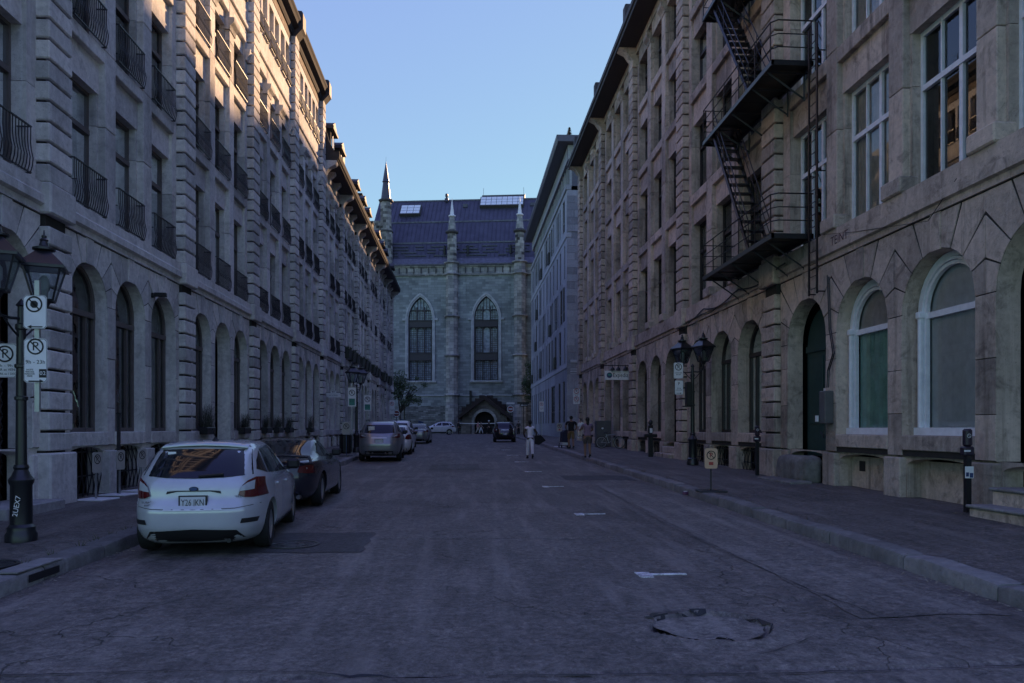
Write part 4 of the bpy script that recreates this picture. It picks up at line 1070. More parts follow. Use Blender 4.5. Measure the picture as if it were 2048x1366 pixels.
for c in WIN:                                            # windows: moulding, mullions, lights
    mo = MB()
    for o, i_, y in ((2.12, 1.90, -.16), (1.88, 1.72, -.06)):
        A = [(c - o, Z_B - .1)] + pointed(c, o, Z_S, Z_A + (o - W_IN)*1.35) + [(c + o, Z_B - .1)]
        B = [(c - i_, Z_B - .1)] + pointed(c, i_, Z_S, Z_A + (i_ - W_IN)*1.35) + [(c + i_, Z_B - .1)]
        for p, q, u, v in zip(A, A[1:], B, B[1:]):
            mo.quad((p[0], y, p[1]), (q[0], y, q[1]), (v[0], y, v[1]), (u[0], y, u[1]))
            mo.quad((p[0], y, p[1]), (q[0], y, q[1]), (q[0], .1, q[1]), (p[0], .1, p[1]))
            mo.quad((u[0], y, u[1]), (v[0], y, v[1]), (v[0], .25, v[1]), (u[0], .25, u[1]))
    win = cadd(mo, "window", M['church_trim'])
    cadd(MB().prof([(.1, 8.1), (-.12, 8.15), (-.34, 8.36), (-.34, 8.5), (.1, 8.56)], c - 2.3, c + 2.3), "sill", M['church_trim'], win)
    for s_ in (-1, 1): cadd(MB().cbox(c + s_*2.3 - .25, c + s_*2.3 + .25, -.2, .05, Z_S - .15, Z_S + .15, .03), "label_stop", M['church_trim'], win)
    tr = MB()
    for x in (-.54, .54): tr.box(c + x - .07, c + x + .07, .2, .45, Z_B, 19.0)
    for x in (-W_IN, W_IN - .1): tr.box(c + x, c + x + .1, .2, .45, Z_B, Z_S)
    for z0, z1 in ((16.2, 17.0), (11.5, 12.4)):
        tr.box(c - W_IN, c + W_IN, .12, .45, z0, z1)
        tr.box(c - W_IN, c + W_IN, .05, .2, z0 - .08, z0 + .04); tr.box(c - W_IN, c + W_IN, .05, .2, z1 - .02, z1 + .10)
    cadd(tr, "tracery", M['tracery'], win)
    for x in (-1.08, 0, 1.08):                           # arched head of each light
        for zt_, hh in ((11.5, .55), (16.2, .75), (18.6, .55)):
            hd = MB(); P = pointed(c + x, .48, zt_ - hh, zt_ - .06, 6)
            for p, q in zip(P, P[1:]): hd.quad((p[0], .3, p[1]), (q[0], .3, q[1]), (q[0], .3, zt_ + .02), (p[0], .3, zt_ + .02)); hd.quad((p[0], .3, p[1]), (q[0], .3, q[1]), (q[0], .42, q[1]), (p[0], .42, p[1]))
            cadd(hd, "tracery_head", M['tracery'], win)
    for k in range(-3, 4):
        x = k*.42; zt_ = Z_S + (Z_A - Z_S)*(1 - (abs(x)/W_IN)**1.6) - .05
        if zt_ > 18.75: cadd(MB().box(c + x - .035, c + x + .035, .3, .4, 18.6, zt_), "tracery_bar", M['tracery'], win)
    for x in (-1.08, 0, 1.08):
        for z0, z1 in ((Z_B, 11.5), (12.4, 16.2), (17.0, 18.7)):
            pn = MB().box(c + x - .48, c + x + .48, .46, .48, z0, z1).build("pane", M['leaded'], win)
            lt = MB(); n = 4
            if not (c > 0 and z0 > 12 and x == 0):
                for k in range(1, n): lt.box(c + x - .48 + .96*k/n - .028, c + x - .48 + .96*k/n + .028, .41, .455, z0, z1)
                z = z0 + .2
                while z < z1: lt.box(c + x - .48, c + x + .48, .415, .45, z - .028, z + .028); z += .30
                lt.build("lattice", M['tracery'], win)
    P = pointed(c, W_IN, Z_S, Z_A); mb = MB(); mb.ngon([(x, .47, z) for x, z in P]); cadd(mb, "pane", M['leaded'], win)
def turret(x, big=False):
    r0 = .86
    b = cadd(MB().lathe([(r0 + .12, .3), (r0 + .12, 4.9), (r0, 5.2), (r0, 25.0)], x, -.35, 8, .39), "buttress", M['church_tower'])
    for z in (6.45, 12.0, 17.5, 23.4, 25.0):
        cadd(MB().lathe([(r0, z - .14), (r0 + .30, z - .02), (r0 + .30, z + .1), (r0, z + .22)], x, -.35, 8, .39), "moulding_ring", M['church_tower'], b)
    cadd(MB().lathe([(.68, 25.1), (.66, 29.3)], x, -.35, 8, .39), "turret_shaft", M['turret'], b)
    cadd(MB().lathe([(.66, 29.1), (.95, 29.3), (.95, 29.45), (.62, 29.7)], x, -.35, 8, .39), "moulding_ring", M['tracery'], b)
    cadd(MB().lathe([(.60, 29.6), (.36, 31.6)], x, -.35, 8, .39), "turret_taper", M['church_tower'], b)
    cadd(MB().lathe([(.36, 31.5), (.52, 31.6), (.50, 31.75), (.30, 31.8), (.02, 34.2)], x, -.35, 10), "spire_cap", M['cone'], b)
for x in (-1.5, 8.05): turret(x)
b = cadd(MB().lathe([(.95, 20), (.95, 30.0)], -10.95, -.3, 8, .39), "corner_turret", M['turret'])
for z in (29.6, 34.0): cadd(MB().lathe([(.7, z - .3), (1.05, z - .05), (1.05, z + .12), (.75, z + .3)], -10.95, -.3, 8, .39), "moulding_ring", M['tracery'], b)
cadd(MB().lathe([(.78, 29.8), (.78, 34.0)], -10.95, -.3, 8, .39), "turret_shaft", M['turret'], b)
cadd(MB().lathe([(.72, 34.1), (.42, 36.6), (.55, 36.7), (.46, 36.85), (.02, 39.6)], -10.95, -.3, 8, .39), "spire_cap", M['church_roof'], b)
cadd(MB().lathe([(.018, 39.5), (.012, 40.3)], -10.95, -.3, 6), "finial_rod", M['iron'], b)
cadd(MB().cbox(-13.6, -11.9, .5, 2.2, 22, 31.5, .05), "chimney_block", M['turret'])
cadd(MB().prof([(.0, 24.7), (-.45, 24.75), (-.5, 24.95), (.35, 25.9), (.5, 25.9)], -17, 14), "gutter_roof", M['church_roof_edge'])
RFP = [(.3, 25.5), (2.0, 28.5), (4.5, 32.2), (8.0, 36.4)]
for k, (p, q) in enumerate(zip(RFP, RFP[1:])):
    cadd(MB().prof([p, q, (q[0] + .1, q[1] - .3), (p[0] + .3, p[1] - .3)], -14 + k*.0, 14), "roof_slope", M['church_roof'])
    cadd(MB().box(-14, 14, q[0] - .12, q[0] + .06, q[1] - .08, q[1] + .12), "roof_ridge_roll", M['church_roof_edge'])
    sm = MB(); x = -13.6; nz_ = Vector((0, -(q[1] - p[1]), q[0] - p[0])).normalized()*.06
    while x < 13.8:
        sm.tube([(x, p[0] + nz_.y, p[1] + nz_.z), (x, q[0] + nz_.y, q[1] + nz_.z)], .045, 4); x += .62
    cadd(sm, "standing_seams", M['church_roof'])
cadd(MB().prof([(8.0, 36.3), (8.0, 36.4), (20, 24), (20, 20), (1, 25)], -14, 14), "roof_back", M['church_roof'])
random.seed(5)
for row in range(4):
    x = -12.5 + row*.7; z = 26.4 + row*.5; y = .3 + (z - 25.5)*(1.7/3.0)
    while x < 12.5:
        L = random.choice((1.2, 2.2, 3.0))
        cadd(MB().box(x, x + L, y - .14, y + .1, z - .04, z + .06), "snow_guard", M['church_roof']); x += L + random.choice((.5, 1.1, 1.6))
def skylight(x0, x1, y0, y1):
    sl = (36.4 - 32.2)/3.5; zz = lambda y: 32.2 + (y - 4.5)*sl
    f_ = MB(); T = lambda x, y, h: (x, y - .35*h, zz(y) + .3*h)
    for q in (0, 1):
        pts = [T(x0, y0, q), T(x1, y0, q), T(x1, y1, q), T(x0, y1, q)]
        for p in pts: f_.v(*p)
    for q in ((4, 5, 6, 7), (0, 1, 5, 4), (1, 2, 6, 5), (3, 0, 4, 7), (2, 3, 7, 6)): f_.f(*q)
    sk = cadd(f_, "skylight", M['tracery'])
    n = max(3, int((x1 - x0)/.8))
    for k in range(n):
        for j in range(3):
            a0, a1 = x0 + .1 + (x1 - x0 - .2)*k/n + .03, x0 + .1 + (x1 - x0 - .2)*(k+1)/n - .03
            b0, b1 = y0 + .08 + (y1 - y0 - .16)*j/3 + .02, y0 + .08 + (y1 - y0 - .16)*(j+1)/3 - .02
            p_ = MB(); p_.quad(T(a0, b0, 1.08), T(a1, b0, 1.08), T(a1, b1, 1.08), T(a0, b1, 1.08)); p_.build("pane", M['frame_white'], sk)
skylight(-10.3, -7.2, 5.5, 7.0); skylight(1.6, 8.2, 6.6, 8.1)
cadd(MB().box(1.8, 8.3, 7.95, 8.4, 36.4, 37.1), "ridge_box", M['church_roof'])
for x in (2.0, 8.1, -12.5): cadd(MB().tube([(x, 8.1, 36.4), (x, 8.1, 38.2)], .025, 4), "lightning_rod", M['iron'])
mb = MB().lathe([(.35, 36.2), (.3, 36.7), (.12, 36.8), (.25, 37.1), (.2, 37.4), (.0, 37.5)], -3.6, 7.9, 10); cadd(mb, "ridge_statue", M['church_roof'], smooth=True)
for x in (-2.7, .6, 6.7): cadd(MB().lathe([(.18, 26.5), (.18, 27.6), (.08, 27.8)], x, .6, 8), "roof_vent", M['iron'])
for x in (-.6, 9.5): cadd(MB().cbox(x - .35, x + .35, 6.7, 7.5, 35.0, 35.5, .03), "roof_hatch", M['church_roof'])
cadd(MB().box(.98, 1.28, -.5, -.2, 4.6, 7.1), "chimney_stub", M['iron'])
cadd(MB().tube([(-9.2, -.15, 1.5), (-9.2, -.15, 5.0)], .05, 6), "drain_pipe", M['galv'])
cadd(MB().cbox(-9.0, -8.75, -.3, -.1, 5.0, 5.3, .02), "wall_lamp", M['frame_white'])
# porch
px_ = 3.3
po = cadd(MB().box(-.01, .0, 0, .01, 1, 1.01), "porch", M['church_rough'])
mb = MB(); PA = arch_pts(px_, 1.38, 2.75, 1.38, 16); y = -2.3
mb.quad((px_ - 3.1, y, .8), (px_ - 1.38, y, .8), (px_ - 1.38, y, 2.75), (px_ - 3.1, y, 2.75)); mb.quad((px_ + 1.38, y, .8), (px_ + 3.1, y, .8), (px_ + 3.1, y, 2.75), (px_ + 1.38, y, 2.75))
def gab(x): return 3.75 + (1 - min(1, abs(x - px_)/3.1))*2.2
mb.quad((px_ - 3.1, y, 2.75), (px_ - 1.38, y, 2.75), (px_ - 1.38, y, gab(px_ - 1.38)), (px_ - 3.1, y, gab(px_ - 3.1))); mb.quad((px_ + 1.38, y, 2.75), (px_ + 3.1, y, 2.75), (px_ + 3.1, y, gab(px_ + 3.1)), (px_ + 1.38, y, gab(px_ + 1.38)))
for p, q in zip(PA, PA[1:]):
    mb.quad((p[0], y, p[1]), (q[0], y, q[1]), (q[0], y, gab(q[0])), (p[0], y, gab(p[0]))); mb.quad((p[0], y, p[1]), (q[0], y, q[1]), (q[0], -1.6, q[1]), (p[0], -1.6, p[1]))
for x in (px_ - 3.1, px_ + 3.1): mb.quad((x, y, .8), (x, y, 3.75), (x, 0, 3.75), (x, 0, .8))
M['porch'] = course_mat("porch_stone", (.17, .155, .135), .8, .3, (.12, .115, .11), .3)
cadd(mb, "porch_front", M['porch'], po)
cadd(MB().box(px_ - 1.4, px_ + 1.4, -1.58, -1.5, .8, 4.2), "porch_interior", M['dark_room'], po)
mb = MB()
for p, q in zip(arch_pts(px_, 1.72, 2.75, 1.72, 16), arch_pts(px_, 1.72, 2.75, 1.72, 16)[1:]): pass
A = [(px_ - 1.75, 1.0)] + arch_pts(px_, 1.75, 2.75, 1.75, 16) + [(px_ + 1.75, 1.0)]; B = [(px_ - 1.38, 1.0)] + PA + [(px_ + 1.38, 1.0)]
for p, q, u, v in zip(A, A[1:], B, B[1:]): mb.quad((p[0], y - .06, p[1]), (q[0], y - .06, q[1]), (v[0], y - .06, v[1]), (u[0], y - .06, u[1])); mb.quad((p[0], y - .06, p[1]), (q[0], y - .06, q[1]), (q[0], y, q[1]), (p[0], y, p[1]))
cadd(mb, "arch_surround", M['church_tower'], po)
for s_ in (-1, 1):
    mb = MB(); T = [(px_ + s_*0, 6.35), (px_ + s_*3.6, 3.5), (px_ + s_*3.6, 3.05), (px_ + s_*0, 5.75)]
    mb.plate(T, -2.9, .0); cadd(mb, "porch_roof", M['wood_dark'], po)
    for k in range(5):
        cadd(MB().cbox(px_ + s_*(.55 + .62*k) - .4, px_ + s_*(.55 + .62*k) + .4, -.42, -.05, 4.2, 6.45 - .42*k, .02), "gable_step", M['wood_dark'], po)
    cadd(MB().plate([(px_ + s_*2.2, 4.5), (px_ + s_*2.35, 4.45), (px_ + s_*2.3, 3.6), (px_ + s_*2.2, 3.6)], -2.8, -2.4), "roof_bracket", M['wood_dark'], po)
    cadd(MB().cbox(px_ + s_*2.5 - .65, px_ + s_*2.5 + .65, -2.75, -2.2, .8, 2.3, .04), "porch_pedestal", M['porch'], po)
tp = thing("barrier_tape", "white barrier tape stretched low across the front of the church porch", "tape", (0, 102.3, gz(102)))
mb = MB(); n = 20
P = [(-.6 + 5.4*k/n, .08*math.sin(k*.5), 1.48 - .05*math.sin(math.pi*k/n)) for k in range(n + 1)]
for p, q in zip(P, P[1:]): mb.quad((p[0], p[1], p[2] - .05), (q[0], q[1], q[2] - .05), (q[0], q[1], q[2] + .05), (p[0], p[1], p[2] + .05))
mb.build("ribbon", M['white_paint'], tp, fix=False)
MB().lathe([(.16, 0), (.16, .04), (.03, .06), (.025, 1.6)], 4.85, 0, 10).build("post", M['iron'], tp)

# ======================= trees
def leaf_mat(name, c):
    m, ns, ls, b = new_mat(name); n1 = noise(ns, ls, 1.4, 4, .6, wpos(ns, ls))
    ls.new(mixc(ns, ls, ramp(ns, ls, n1, .3, .7), tuple(x*.6 for x in c), tuple(x*1.5 for x in c)), b.inputs['Base Color'])
    b.inputs['Roughness'].default_value = .7; b.inputs['Subsurface Weight'].default_value = 0
    return m
M['leaf'] = leaf_mat("tree_leaves", (.05, .085, .035)); M['leaf2'] = leaf_mat("fir_needles", (.03, .05, .03)); M['bark'] = plain("bark", (.05, .04, .035), .9, bstr=.4)
def tree(x, y, label, trunk, clumps, nleaf, seed, lsz=.13):
    random.seed(seed)
    t = thing("street_tree", label, "tree", (x, y, gz(y)))
    mb = MB()
    mb.tube(trunk, [.13 - .07*k/(len(trunk)-1) for k in range(len(trunk))], 8)
    for c in clumps: mb.tube([trunk[-2], tuple((Vector(trunk[-1])*.5 + Vector(c[0])*.5)), c[0]], [.05, .03, .012], 5)
    mb.build("trunk", M['bark'], t, smooth=True)
    lf = MB()
    for (c, r) in clumps:
        for _ in range(int(nleaf*r*r)):
            d = Vector((random.gauss(0, 1), random.gauss(0, 1), random.gauss(0, .75))); d = d.normalized()*r*random.random()**.42
            p = Vector(c) + d; u = Vector((random.gauss(0, 1), random.gauss(0, 1), random.gauss(0, .6))).normalized(); w = u.orthogonal().normalized()
            s_ = lsz*random.uniform(.6, 1.25)
            lf.f(lf.v(*(p - u*s_)), lf.v(*(p + w*s_*.5)), lf.v(*(p + u*s_)), lf.v(*(p - w*s_*.5)))
    lf.build("crown", M['leaf'], t, fix=False)
random.seed(3)
tree(-7.6, 92, "leafy tree at the end of the left building, in front of the church", [(0, 0, 0), (.1, 0, 1.4), (-.1, 0, 2.6), (.2, 0, 3.8)],
     [((-.2, 0, 6.9), 1.15), ((.4, .2, 5.9), .9), ((-.6, 0, 5.2), 1.0), ((1.3, 0, 4.5), .75), ((2.1, -.2, 4.2), .65), ((.5, 0, 3.9), .7), ((1.6, 0, 5.6), .5), ((2.9, 0, 6.2), .45), ((-.9, 0, 6.2), 1.0), ((2.0, 0, 6.9), .35)], 420, 3)
tree(9.6, 100.6, "leafy tree beyond the modern building on the right", [(0, 0, 0), (0, 0, 2.0), (.1, 0, 3.4), (-.1, 0, 4.6)],
     [((-.7, 0, 7.2), 1.0), ((-.9, 0, 6.0), .95), ((-.2, 0, 8.4), 1.0), ((-1.3, 0, 6.8), .55), ((-.6, 0, 4.9), .8), ((.3, 0, 6.6), 1.2), ((-.7, 0, 9.3), .6)], 420, 9)
def fir(x, y, z, h, label):
    t = thing("rooftop_fir", label, "tree", (x, y, z)); MB().tube([(0, 0, 0), (0, 0, h)], [.04, .01], 6).build("trunk", M['bark'], t)
    lf = MB()
    for _ in range(420):
        q = random.random(); zz = h*(.1 + .9*q); r = (1 - q)*h*.28*random.random()**.5 + .03; a = random.uniform(0, 6.28)
        p = Vector((r*math.cos(a), r*math.sin(a), zz)); u = Vector((math.cos(a), math.sin(a), -.3))*.10; w = Vector((-math.sin(a), math.cos(a), 0))*.03
        lf.f(lf.v(*(p - u)), lf.v(*(p + w)), lf.v(*(p + u)), lf.v(*(p - w)))
    lf.build("crown", M['leaf2'], t, fix=False)
fir(9.35, 65.6, 27.05, 1.25, "small fir growing on the roof corner of the modern building"); fir(8.6, 69.2, 27.0, .75, "tiny shrub on the roof edge of the modern building")
# ======================= fire escape on the right wall
FE = thing("fire_escape", "black iron fire escape with platforms, steep stairs and ladder on the right wall", "fire escape", (8.45, 21.5, 6.7))
FP = -Vector(FE.location)
def fadd(mb, name, parent=None, mat='iron'): return mb.build(name, M[mat], parent or FE, FP if parent is None else (0, 0, 0), fix=False)
PX0, PX1, PY0, PY1 = 7.88, 8.98, 18.7, 24.3
PZ = (6.76, 11.2, 15.3)
for iz, z in enumerate(PZ):
    mb = MB(); mb.box(PX0, PX0 + .06, PY0, PY1, z - .10, z + .02); mb.box(PX1 - .06, PX1, PY0, PY1, z - .10, z + .02)
    mb.box(PX0, PX1, PY0, PY0 + .05, z - .11, z + .02); mb.box(PX0, PX1, PY1 - .05, PY1, z - .11, z + .02)
    pf = fadd(mb, "platform_frame")
    y = PY0 + .05
    while y < PY1 - .1:                                   # deck plates with a slit between
        if iz > 0 and 20.4 < y < 22.0 and False: y += .4; continue
        w = min(.80, PY1 - .06 - y)
        fadd(MB().box(PX0 + .06, PX1 - .06, y, y + w - .012, z - .02, z), "deck_plate", pf); y += w
    for y in (PY0 + .5, 20.2, 21.8, 23.0, PY1 - .4):
        mb = MB(); mb.bar((PX0 + .1, y, z - .09), (PX1 - .02, y, z - .75), .03); mb.bar((PX1 - .02, y, z - .05), (PX1 - .02, y, z - .80), .03); mb.bar((PX0 + .05, y, z - .08), (PX1 + .1, y, z - .08), .028)
        fadd(mb, "wall_bracket", pf)
    mb = MB()                                             # railing of three rails
    for h in (.36, .70, 1.05):
        r_ = .016 if h < 1 else .02
        mb.tube([(PX1, PY0 + .02, z + h), (PX0 + .18, PY0 + .02, z + h), (PX0 + .03, PY0 + .18, z + h), (PX0 + .03, PY1 - .03, z + h)], r_, 5)
        if h < 1.2: mb.bar((PX0 + .03, PY1 - .03, z + h), (PX1, PY1 - .03, z + h), r_)
    for y in (PY0 + .15, 19.9, 21.1, 22.3, 23.3, PY1 - .03): mb.bar((PX0 + .03, y, z), (PX0 + .03, y, z + 1.06), .016)
    mb.bar((PX1 - .05, PY0 + .02, z), (PX1 - .05, PY0 + .02, z + 1.06), .016); mb.bar((PX1 - .45, PY1 - .03, z), (PX1 - .45, PY1 - .03, z + 1.06), .016)
    fadd(mb, "railing", pf)
for z0, z1 in ((PZ[0], PZ[1]), (PZ[1], PZ[2]), (PZ[2], 19.4)):
    ya, yb = 20.6, 23.6; x0, x1 = 8.02, 8.62; n = 13
    stt = fadd(MB().bar((x0, ya, z0), (x0, yb, z1), .05), "stair_stringer")
    fadd(MB().bar((x1, ya, z0), (x1, yb, z1), .05), "stair_stringer")
    for k in range(1, n):
        t = k/n; fadd(MB().box(x0, x1, ya + (yb - ya)*t - .12, ya + (yb - ya)*t + .12, z0 + (z1 - z0)*t - .015, z0 + (z1 - z0)*t + .015), "stair_tread")
    for x in (x0 - .02, x1 + .02):
        mb = MB(); mb.bar((x, ya, z0 + .85), (x, yb, z1 + .85), .017); mb.bar((x, ya, z0 + .45), (x, yb, z1 + .45), .013)
        for k in (0, 4, 8, 12): t = k/12; mb.bar((x, ya + (yb - ya)*t, z0 + (z1 - z0)*t), (x, ya + (yb - ya)*t, z0 + (z1 - z0)*t + .85), .013)
        fadd(mb, "stair_handrail")
mb = MB()
for y in (18.15, 18.58): mb.bar((8.80, y, 5.15), (8.80, y, 11.9), .028)
ld = fadd(mb, "ladder")
for k in range(21): fadd(MB().bar((8.80, 18.15, 5.3 + k*.31), (8.80, 18.58, 5.3 + k*.31), .012), "rung", ld)
for z in (5.2, 8.2, 11.2): fadd(MB().bar((8.80, 18.12, z), (9.0, 18.12, z), .02).bar((8.80, 18.6, z), (9.0, 18.6, z), .02), "standoff", ld)
# electric box and cables on the wall
eb = thing("meter_box", "grey electric meter box with cables on the pier beside the green door", "utility box", (XR - .02, 17.8, 1.9))
MB().cbox(-.22, .0, -.15, .17, 0, .80, .02).build("housing", M['boxgrey'], eb)
MB().box(-.30, -.26, .10, .2, .05, .2).build("tag_plate", M['white_paint'], eb)
for dx, dz in ((.02, 0), (.1, .05)):
    MB().tube([(-.10, -.1 + dx, .88), (-.07, -.08 + dx, 1.3), (-.05, dx - .3, 1.7), (-.05, dx - .12, 2.3), (-.04, dx, 3.6 + dz)], .016, 5).build("cable", M['iron'], eb)
MB().tube([(-.15, .0, 0), (-.18, .0, -.25), (-.10, .15, -.35), (-.12, .3, -.2)], .014, 5).build("cable", M['iron'], eb)
cb = thing("wall_cable", "black cable sagging along the stone band from the right lantern to the fire escape", "cable", (XR, 26, 6.0))
P = [(-.16, 4.6 - 10.5*k/24, .12 - .22*abs(math.sin(k*.4)) + .25*(k/24)) for k in range(25)]
MB().tube(P, .022, 5).build("cable_run", M['iron'], cb)
MB().tube([(p[0] - .02, p[1], p[2] - .1 - .1*math.sin(k*.9)) for k, p in enumerate(P[:14])], .014, 5).build("cable_run", M['iron'], cb)
MB().tube([(-.14, -8.1, .55), (-.13, -9.5, .25), (-.12, -12.2, -.25), (-.1, -13.0, .3)], .007, 4).build("cable_run", M['iron'], cb)

# ======================= lantern street lamps
M['lamp_glass'] = glass_mat("lantern_glass", (.72, .78, .8), .10, .08)
M['lamp_black'] = plain("black_lamp_paint", (.014, .015, .018), .35, spec=.6)
def lantern(parent, x, y, z, rz):
    c, s_ = math.cos(rz), math.sin(rz)
    T = lambda a, b, zz: (x + a*c - b*s_, y + a*s_ + b*c, z + zz)
    h0, h1, H = .125, .235, .46
    mb = MB(T)
    for sx in (-1, 1):
        for sy in (-1, 1): mb.bar((sx*h0, sy*h0, 0), (sx*h1, sy*h1, H), .016)
    for a, h in ((h0, 0), (h1, H)):
        q = [(-a, -a), (a, -a), (a, a), (-a, a)]
        for k in range(4): mb.bar(q[k] + (h,), q[(k+1) % 4] + (h,), .018)
    mb.lathe([(.05, -.10), (.09, -.02), (.13, 0.0)], 0, 0, 8)
    L = mb.build("lantern", M['lamp_black'], parent, fix=False)
    mb = MB(T)
    lv = [(.285, H - .01), (.285, H + .03), (.09, H + .25)]
    rg = [[mb.v(sx*r, sy*r, zz) for sx, sy in ((-1, -1), (1, -1), (1, 1), (-1, 1))] for r, zz in lv]
    for A, B in zip(rg, rg[1:]):
        for k in range(4): mb.f(A[k], A[(k+1) % 4], B[(k+1) % 4], B[k])
    mb.F.append(tuple(rg[0][::-1])); mb.F.append(tuple(rg[-1]))
    mb.build("lantern_roof", M['lamp_black'], L)
    MB(T).lathe([(.09, H + .25), (.15, H + .27), (.15, H + .30), (.07, H + .33), (.05, H + .40), (.06, H + .42), (.03, H + .45), (.035, H + .48), (.012, H + .50), (.008, H + .56), (0, H + .57)], 0, 0, 12).build("finial", M['lamp_black'], L, smooth=True)
    q0 = [(-h0, -h0), (h0, -h0), (h0, h0), (-h0, h0)]; q1 = [(-h1, -h1), (h1, -h1), (h1, h1), (-h1, h1)]
    for k in range(4):
        g_ = MB(T); a, b, c2, d = q0[k], q0[(k+1) % 4], q1[(k+1) % 4], q1[k]
        g_.quad(a + (0.01,), b + (0.01,), c2 + (H,), d + (H,)); g_.build("pane", M['lamp_glass'], L, fix=False)
    MB(T).lathe([(.045, .02), (.05, .12), (.075, .16), (.07, .30), (.03, .36)], 0, 0, 10).build("bulb", plain("frosted_bulb", (.6, .62, .62), .4) if "frosted_bulb" not in bpy.data.materials else bpy.data.materials["frosted_bulb"], L, smooth=True)
def street_lamp(x, y, z, label, ang, face=.35, k=1.0):
    t = thing("street_lamp", label, "street lamp", (x, y, z), 0, "twin lantern street lamps"); t.scale = (k, k, k)
    MB().lathe([(.20, 0), (.20, .10), (.175, .14), (.175, .20), (.14, .24), (.135, .78), (.155, .82), (.16, .86), (.12, .92), (.085, 1.0), (.10, 1.03), (.085, 1.07)], 0, 0, 16).build("base", M['lamp_black'], t, smooth=35)
    MB().lathe([(.072, 1.05), (.058, 2.95), (.075, 2.97), (.075, 3.03), (.05, 3.05), (.045, 3.28), (.07, 3.3), (.03, 3.36), (0, 3.4)], 0, 0, 14).build("shaft", M['lamp_black'], t, smooth=35)
    for zz in (2.0, 2.45): MB().lathe([(.07, zz - .03), (.085, zz - .02), (.085, zz + .02), (.07, zz + .03)], 0, 0, 14).build("collar", M['lamp_black'], t)
    ca, sa = math.cos(ang), math.sin(ang)
    for s_ in (-1, 1):
        mb = MB(); mb.tube([(0, 0, 3.12), (s_*ca*.2, s_*sa*.2, 3.10), (s_*ca*.36, s_*sa*.36, 3.12), (s_*ca*.42, s_*sa*.42, 3.24), (s_*ca*.42, s_*sa*.42, 3.36)], .022, 7)
        mb.tube([(0, 0, 2.82), (s_*ca*.16, s_*sa*.16, 2.95), (s_*ca*.30, s_*sa*.30, 3.09)], .014, 6)
        mb.build("arm", M['lamp_black'], t, smooth=True)
        lantern(t, s_*ca*.42, s_*sa*.42, 3.44, face)
    return t
near_lamp = street_lamp(-5.93, 10.5, gz(10.4) + .135, "black twin-lantern street lamp at the left edge carrying parking signs, graffiti on its base", R(78), .35, .96)
street_lamp(-5.25, 37.5, gz(37.5) + .13, "black twin-lantern street lamp on the left pavement behind the silver hatch-back utility car", R(70), .5)
street_lamp(-7.2, 93, gz(93) + .02, "far slender lamp with two lanterns standing in front of the church wall", R(5), .2, 1.25)
street_lamp(8.15, 26.2, gz(26.2) + .16, "black twin-lantern street lamp against the right stone wall near the fire escape", R(128), .4, 1.06)
lettering("graffiti", "2UEX7", .10, M['white_paint'], near_lamp, (0.02, -.142, .50), (R(90), R(-80), 0))

# ======================= parking signs
def no_p(parent, x, z, y, r, letter='P', slash=True, ink='black_paint'):
    """ring with slash and letter, on a face looking down the street"""
    mb = MB(); n = 24
    for k in range(n):
        a0, a1 = 2*math.pi*k/n, 2*math.pi*(k+1)/n
        mb.quad((x + r*math.cos(a0), y, z + r*math.sin(a0)), (x + r*math.cos(a1), y, z + r*math.sin(a1)), (x + r*.8*math.cos(a1), y, z + r*.8*math.sin(a1)), (x + r*.8*math.cos(a0), y, z + r*.8*math.sin(a0)))
    if slash:
        d = .707*r*.85; w = r*.09
        mb.quad((x - d - w, y, z + d), (x - d + w, y, z + d + w*.5), (x + d + w, y, z - d), (x + d - w, y, z - d - w*.5))
    mb.build("ring", M[ink], parent, fix=False)
    if letter == 'dot': MB().plate([(x + r*.48*math.cos(k*math.pi/4 + .39), z + r*.48*math.sin(k*math.pi/4 + .39)) for k in range(8)], y, y + .002).build("octagon", M['black_paint'], parent)
    elif letter: lettering("letter", letter, r*1.55, M['black_paint'], parent, (x, y - .001, z + .0), (R(90), 0, 0))
def arrow(parent, x, z, y, L, d, ink='black_paint'):
    h = L*.09; p = [(-L/2, h*.4), (-L/2, -h*.4), (L*.22, -h*.4), (L*.22, -h*1.4), (L/2, 0), (L*.22, h*1.4), (L*.22, h*.4)]
    mb = MB(); mb.ngon([(x + d*a, y, z + b) for a, b in p]); mb.build("arrow", M[ink], parent, fix=False)
def plate(name, w, h, loc, label, cat="sign", group="street parking signs", parent=None, rz=0.0, mat='white_paint'):
    t = thing(name, label, cat, loc, rz, group) if parent is None else parent
    c = .03 if w > .2 else .015
    pts = [(-w/2 + c, -h/2), (w/2 - c, -h/2), (w/2, -h/2 + c), (w/2, h/2 - c), (w/2 - c, h/2), (-w/2 + c, h/2), (-w/2, h/2 - c), (-w/2, -h/2 + c)]
    MB().plate(pts, 0, .006).build("plate", M[mat], t)
    k = 1 - .05; mb = MB(); n = 8
    q = [(a*(1 - .025), b*(1 - .02)) for a, b in pts]; q2 = [(a*(1 - .055), b*(1 - .04)) for a, b in pts]
    for i in range(n): mb.quad((q[i][0], -.0015, q[i][1]), (q[(i+1) % n][0], -.0015, q[(i+1) % n][1]), (q2[(i+1) % n][0], -.0015, q2[(i+1) % n][1]), (q2[i][0], -.0015, q2[i][1]))
    mb.build("border", M['black_paint'], t, fix=False)
    return t
def words(t, rows, y=-.002):
    for s_, x, z, size, w, ink in rows: lettering("lettering", s_, size, M[ink], t, (x, y, z), (R(90), 0, 0), w)
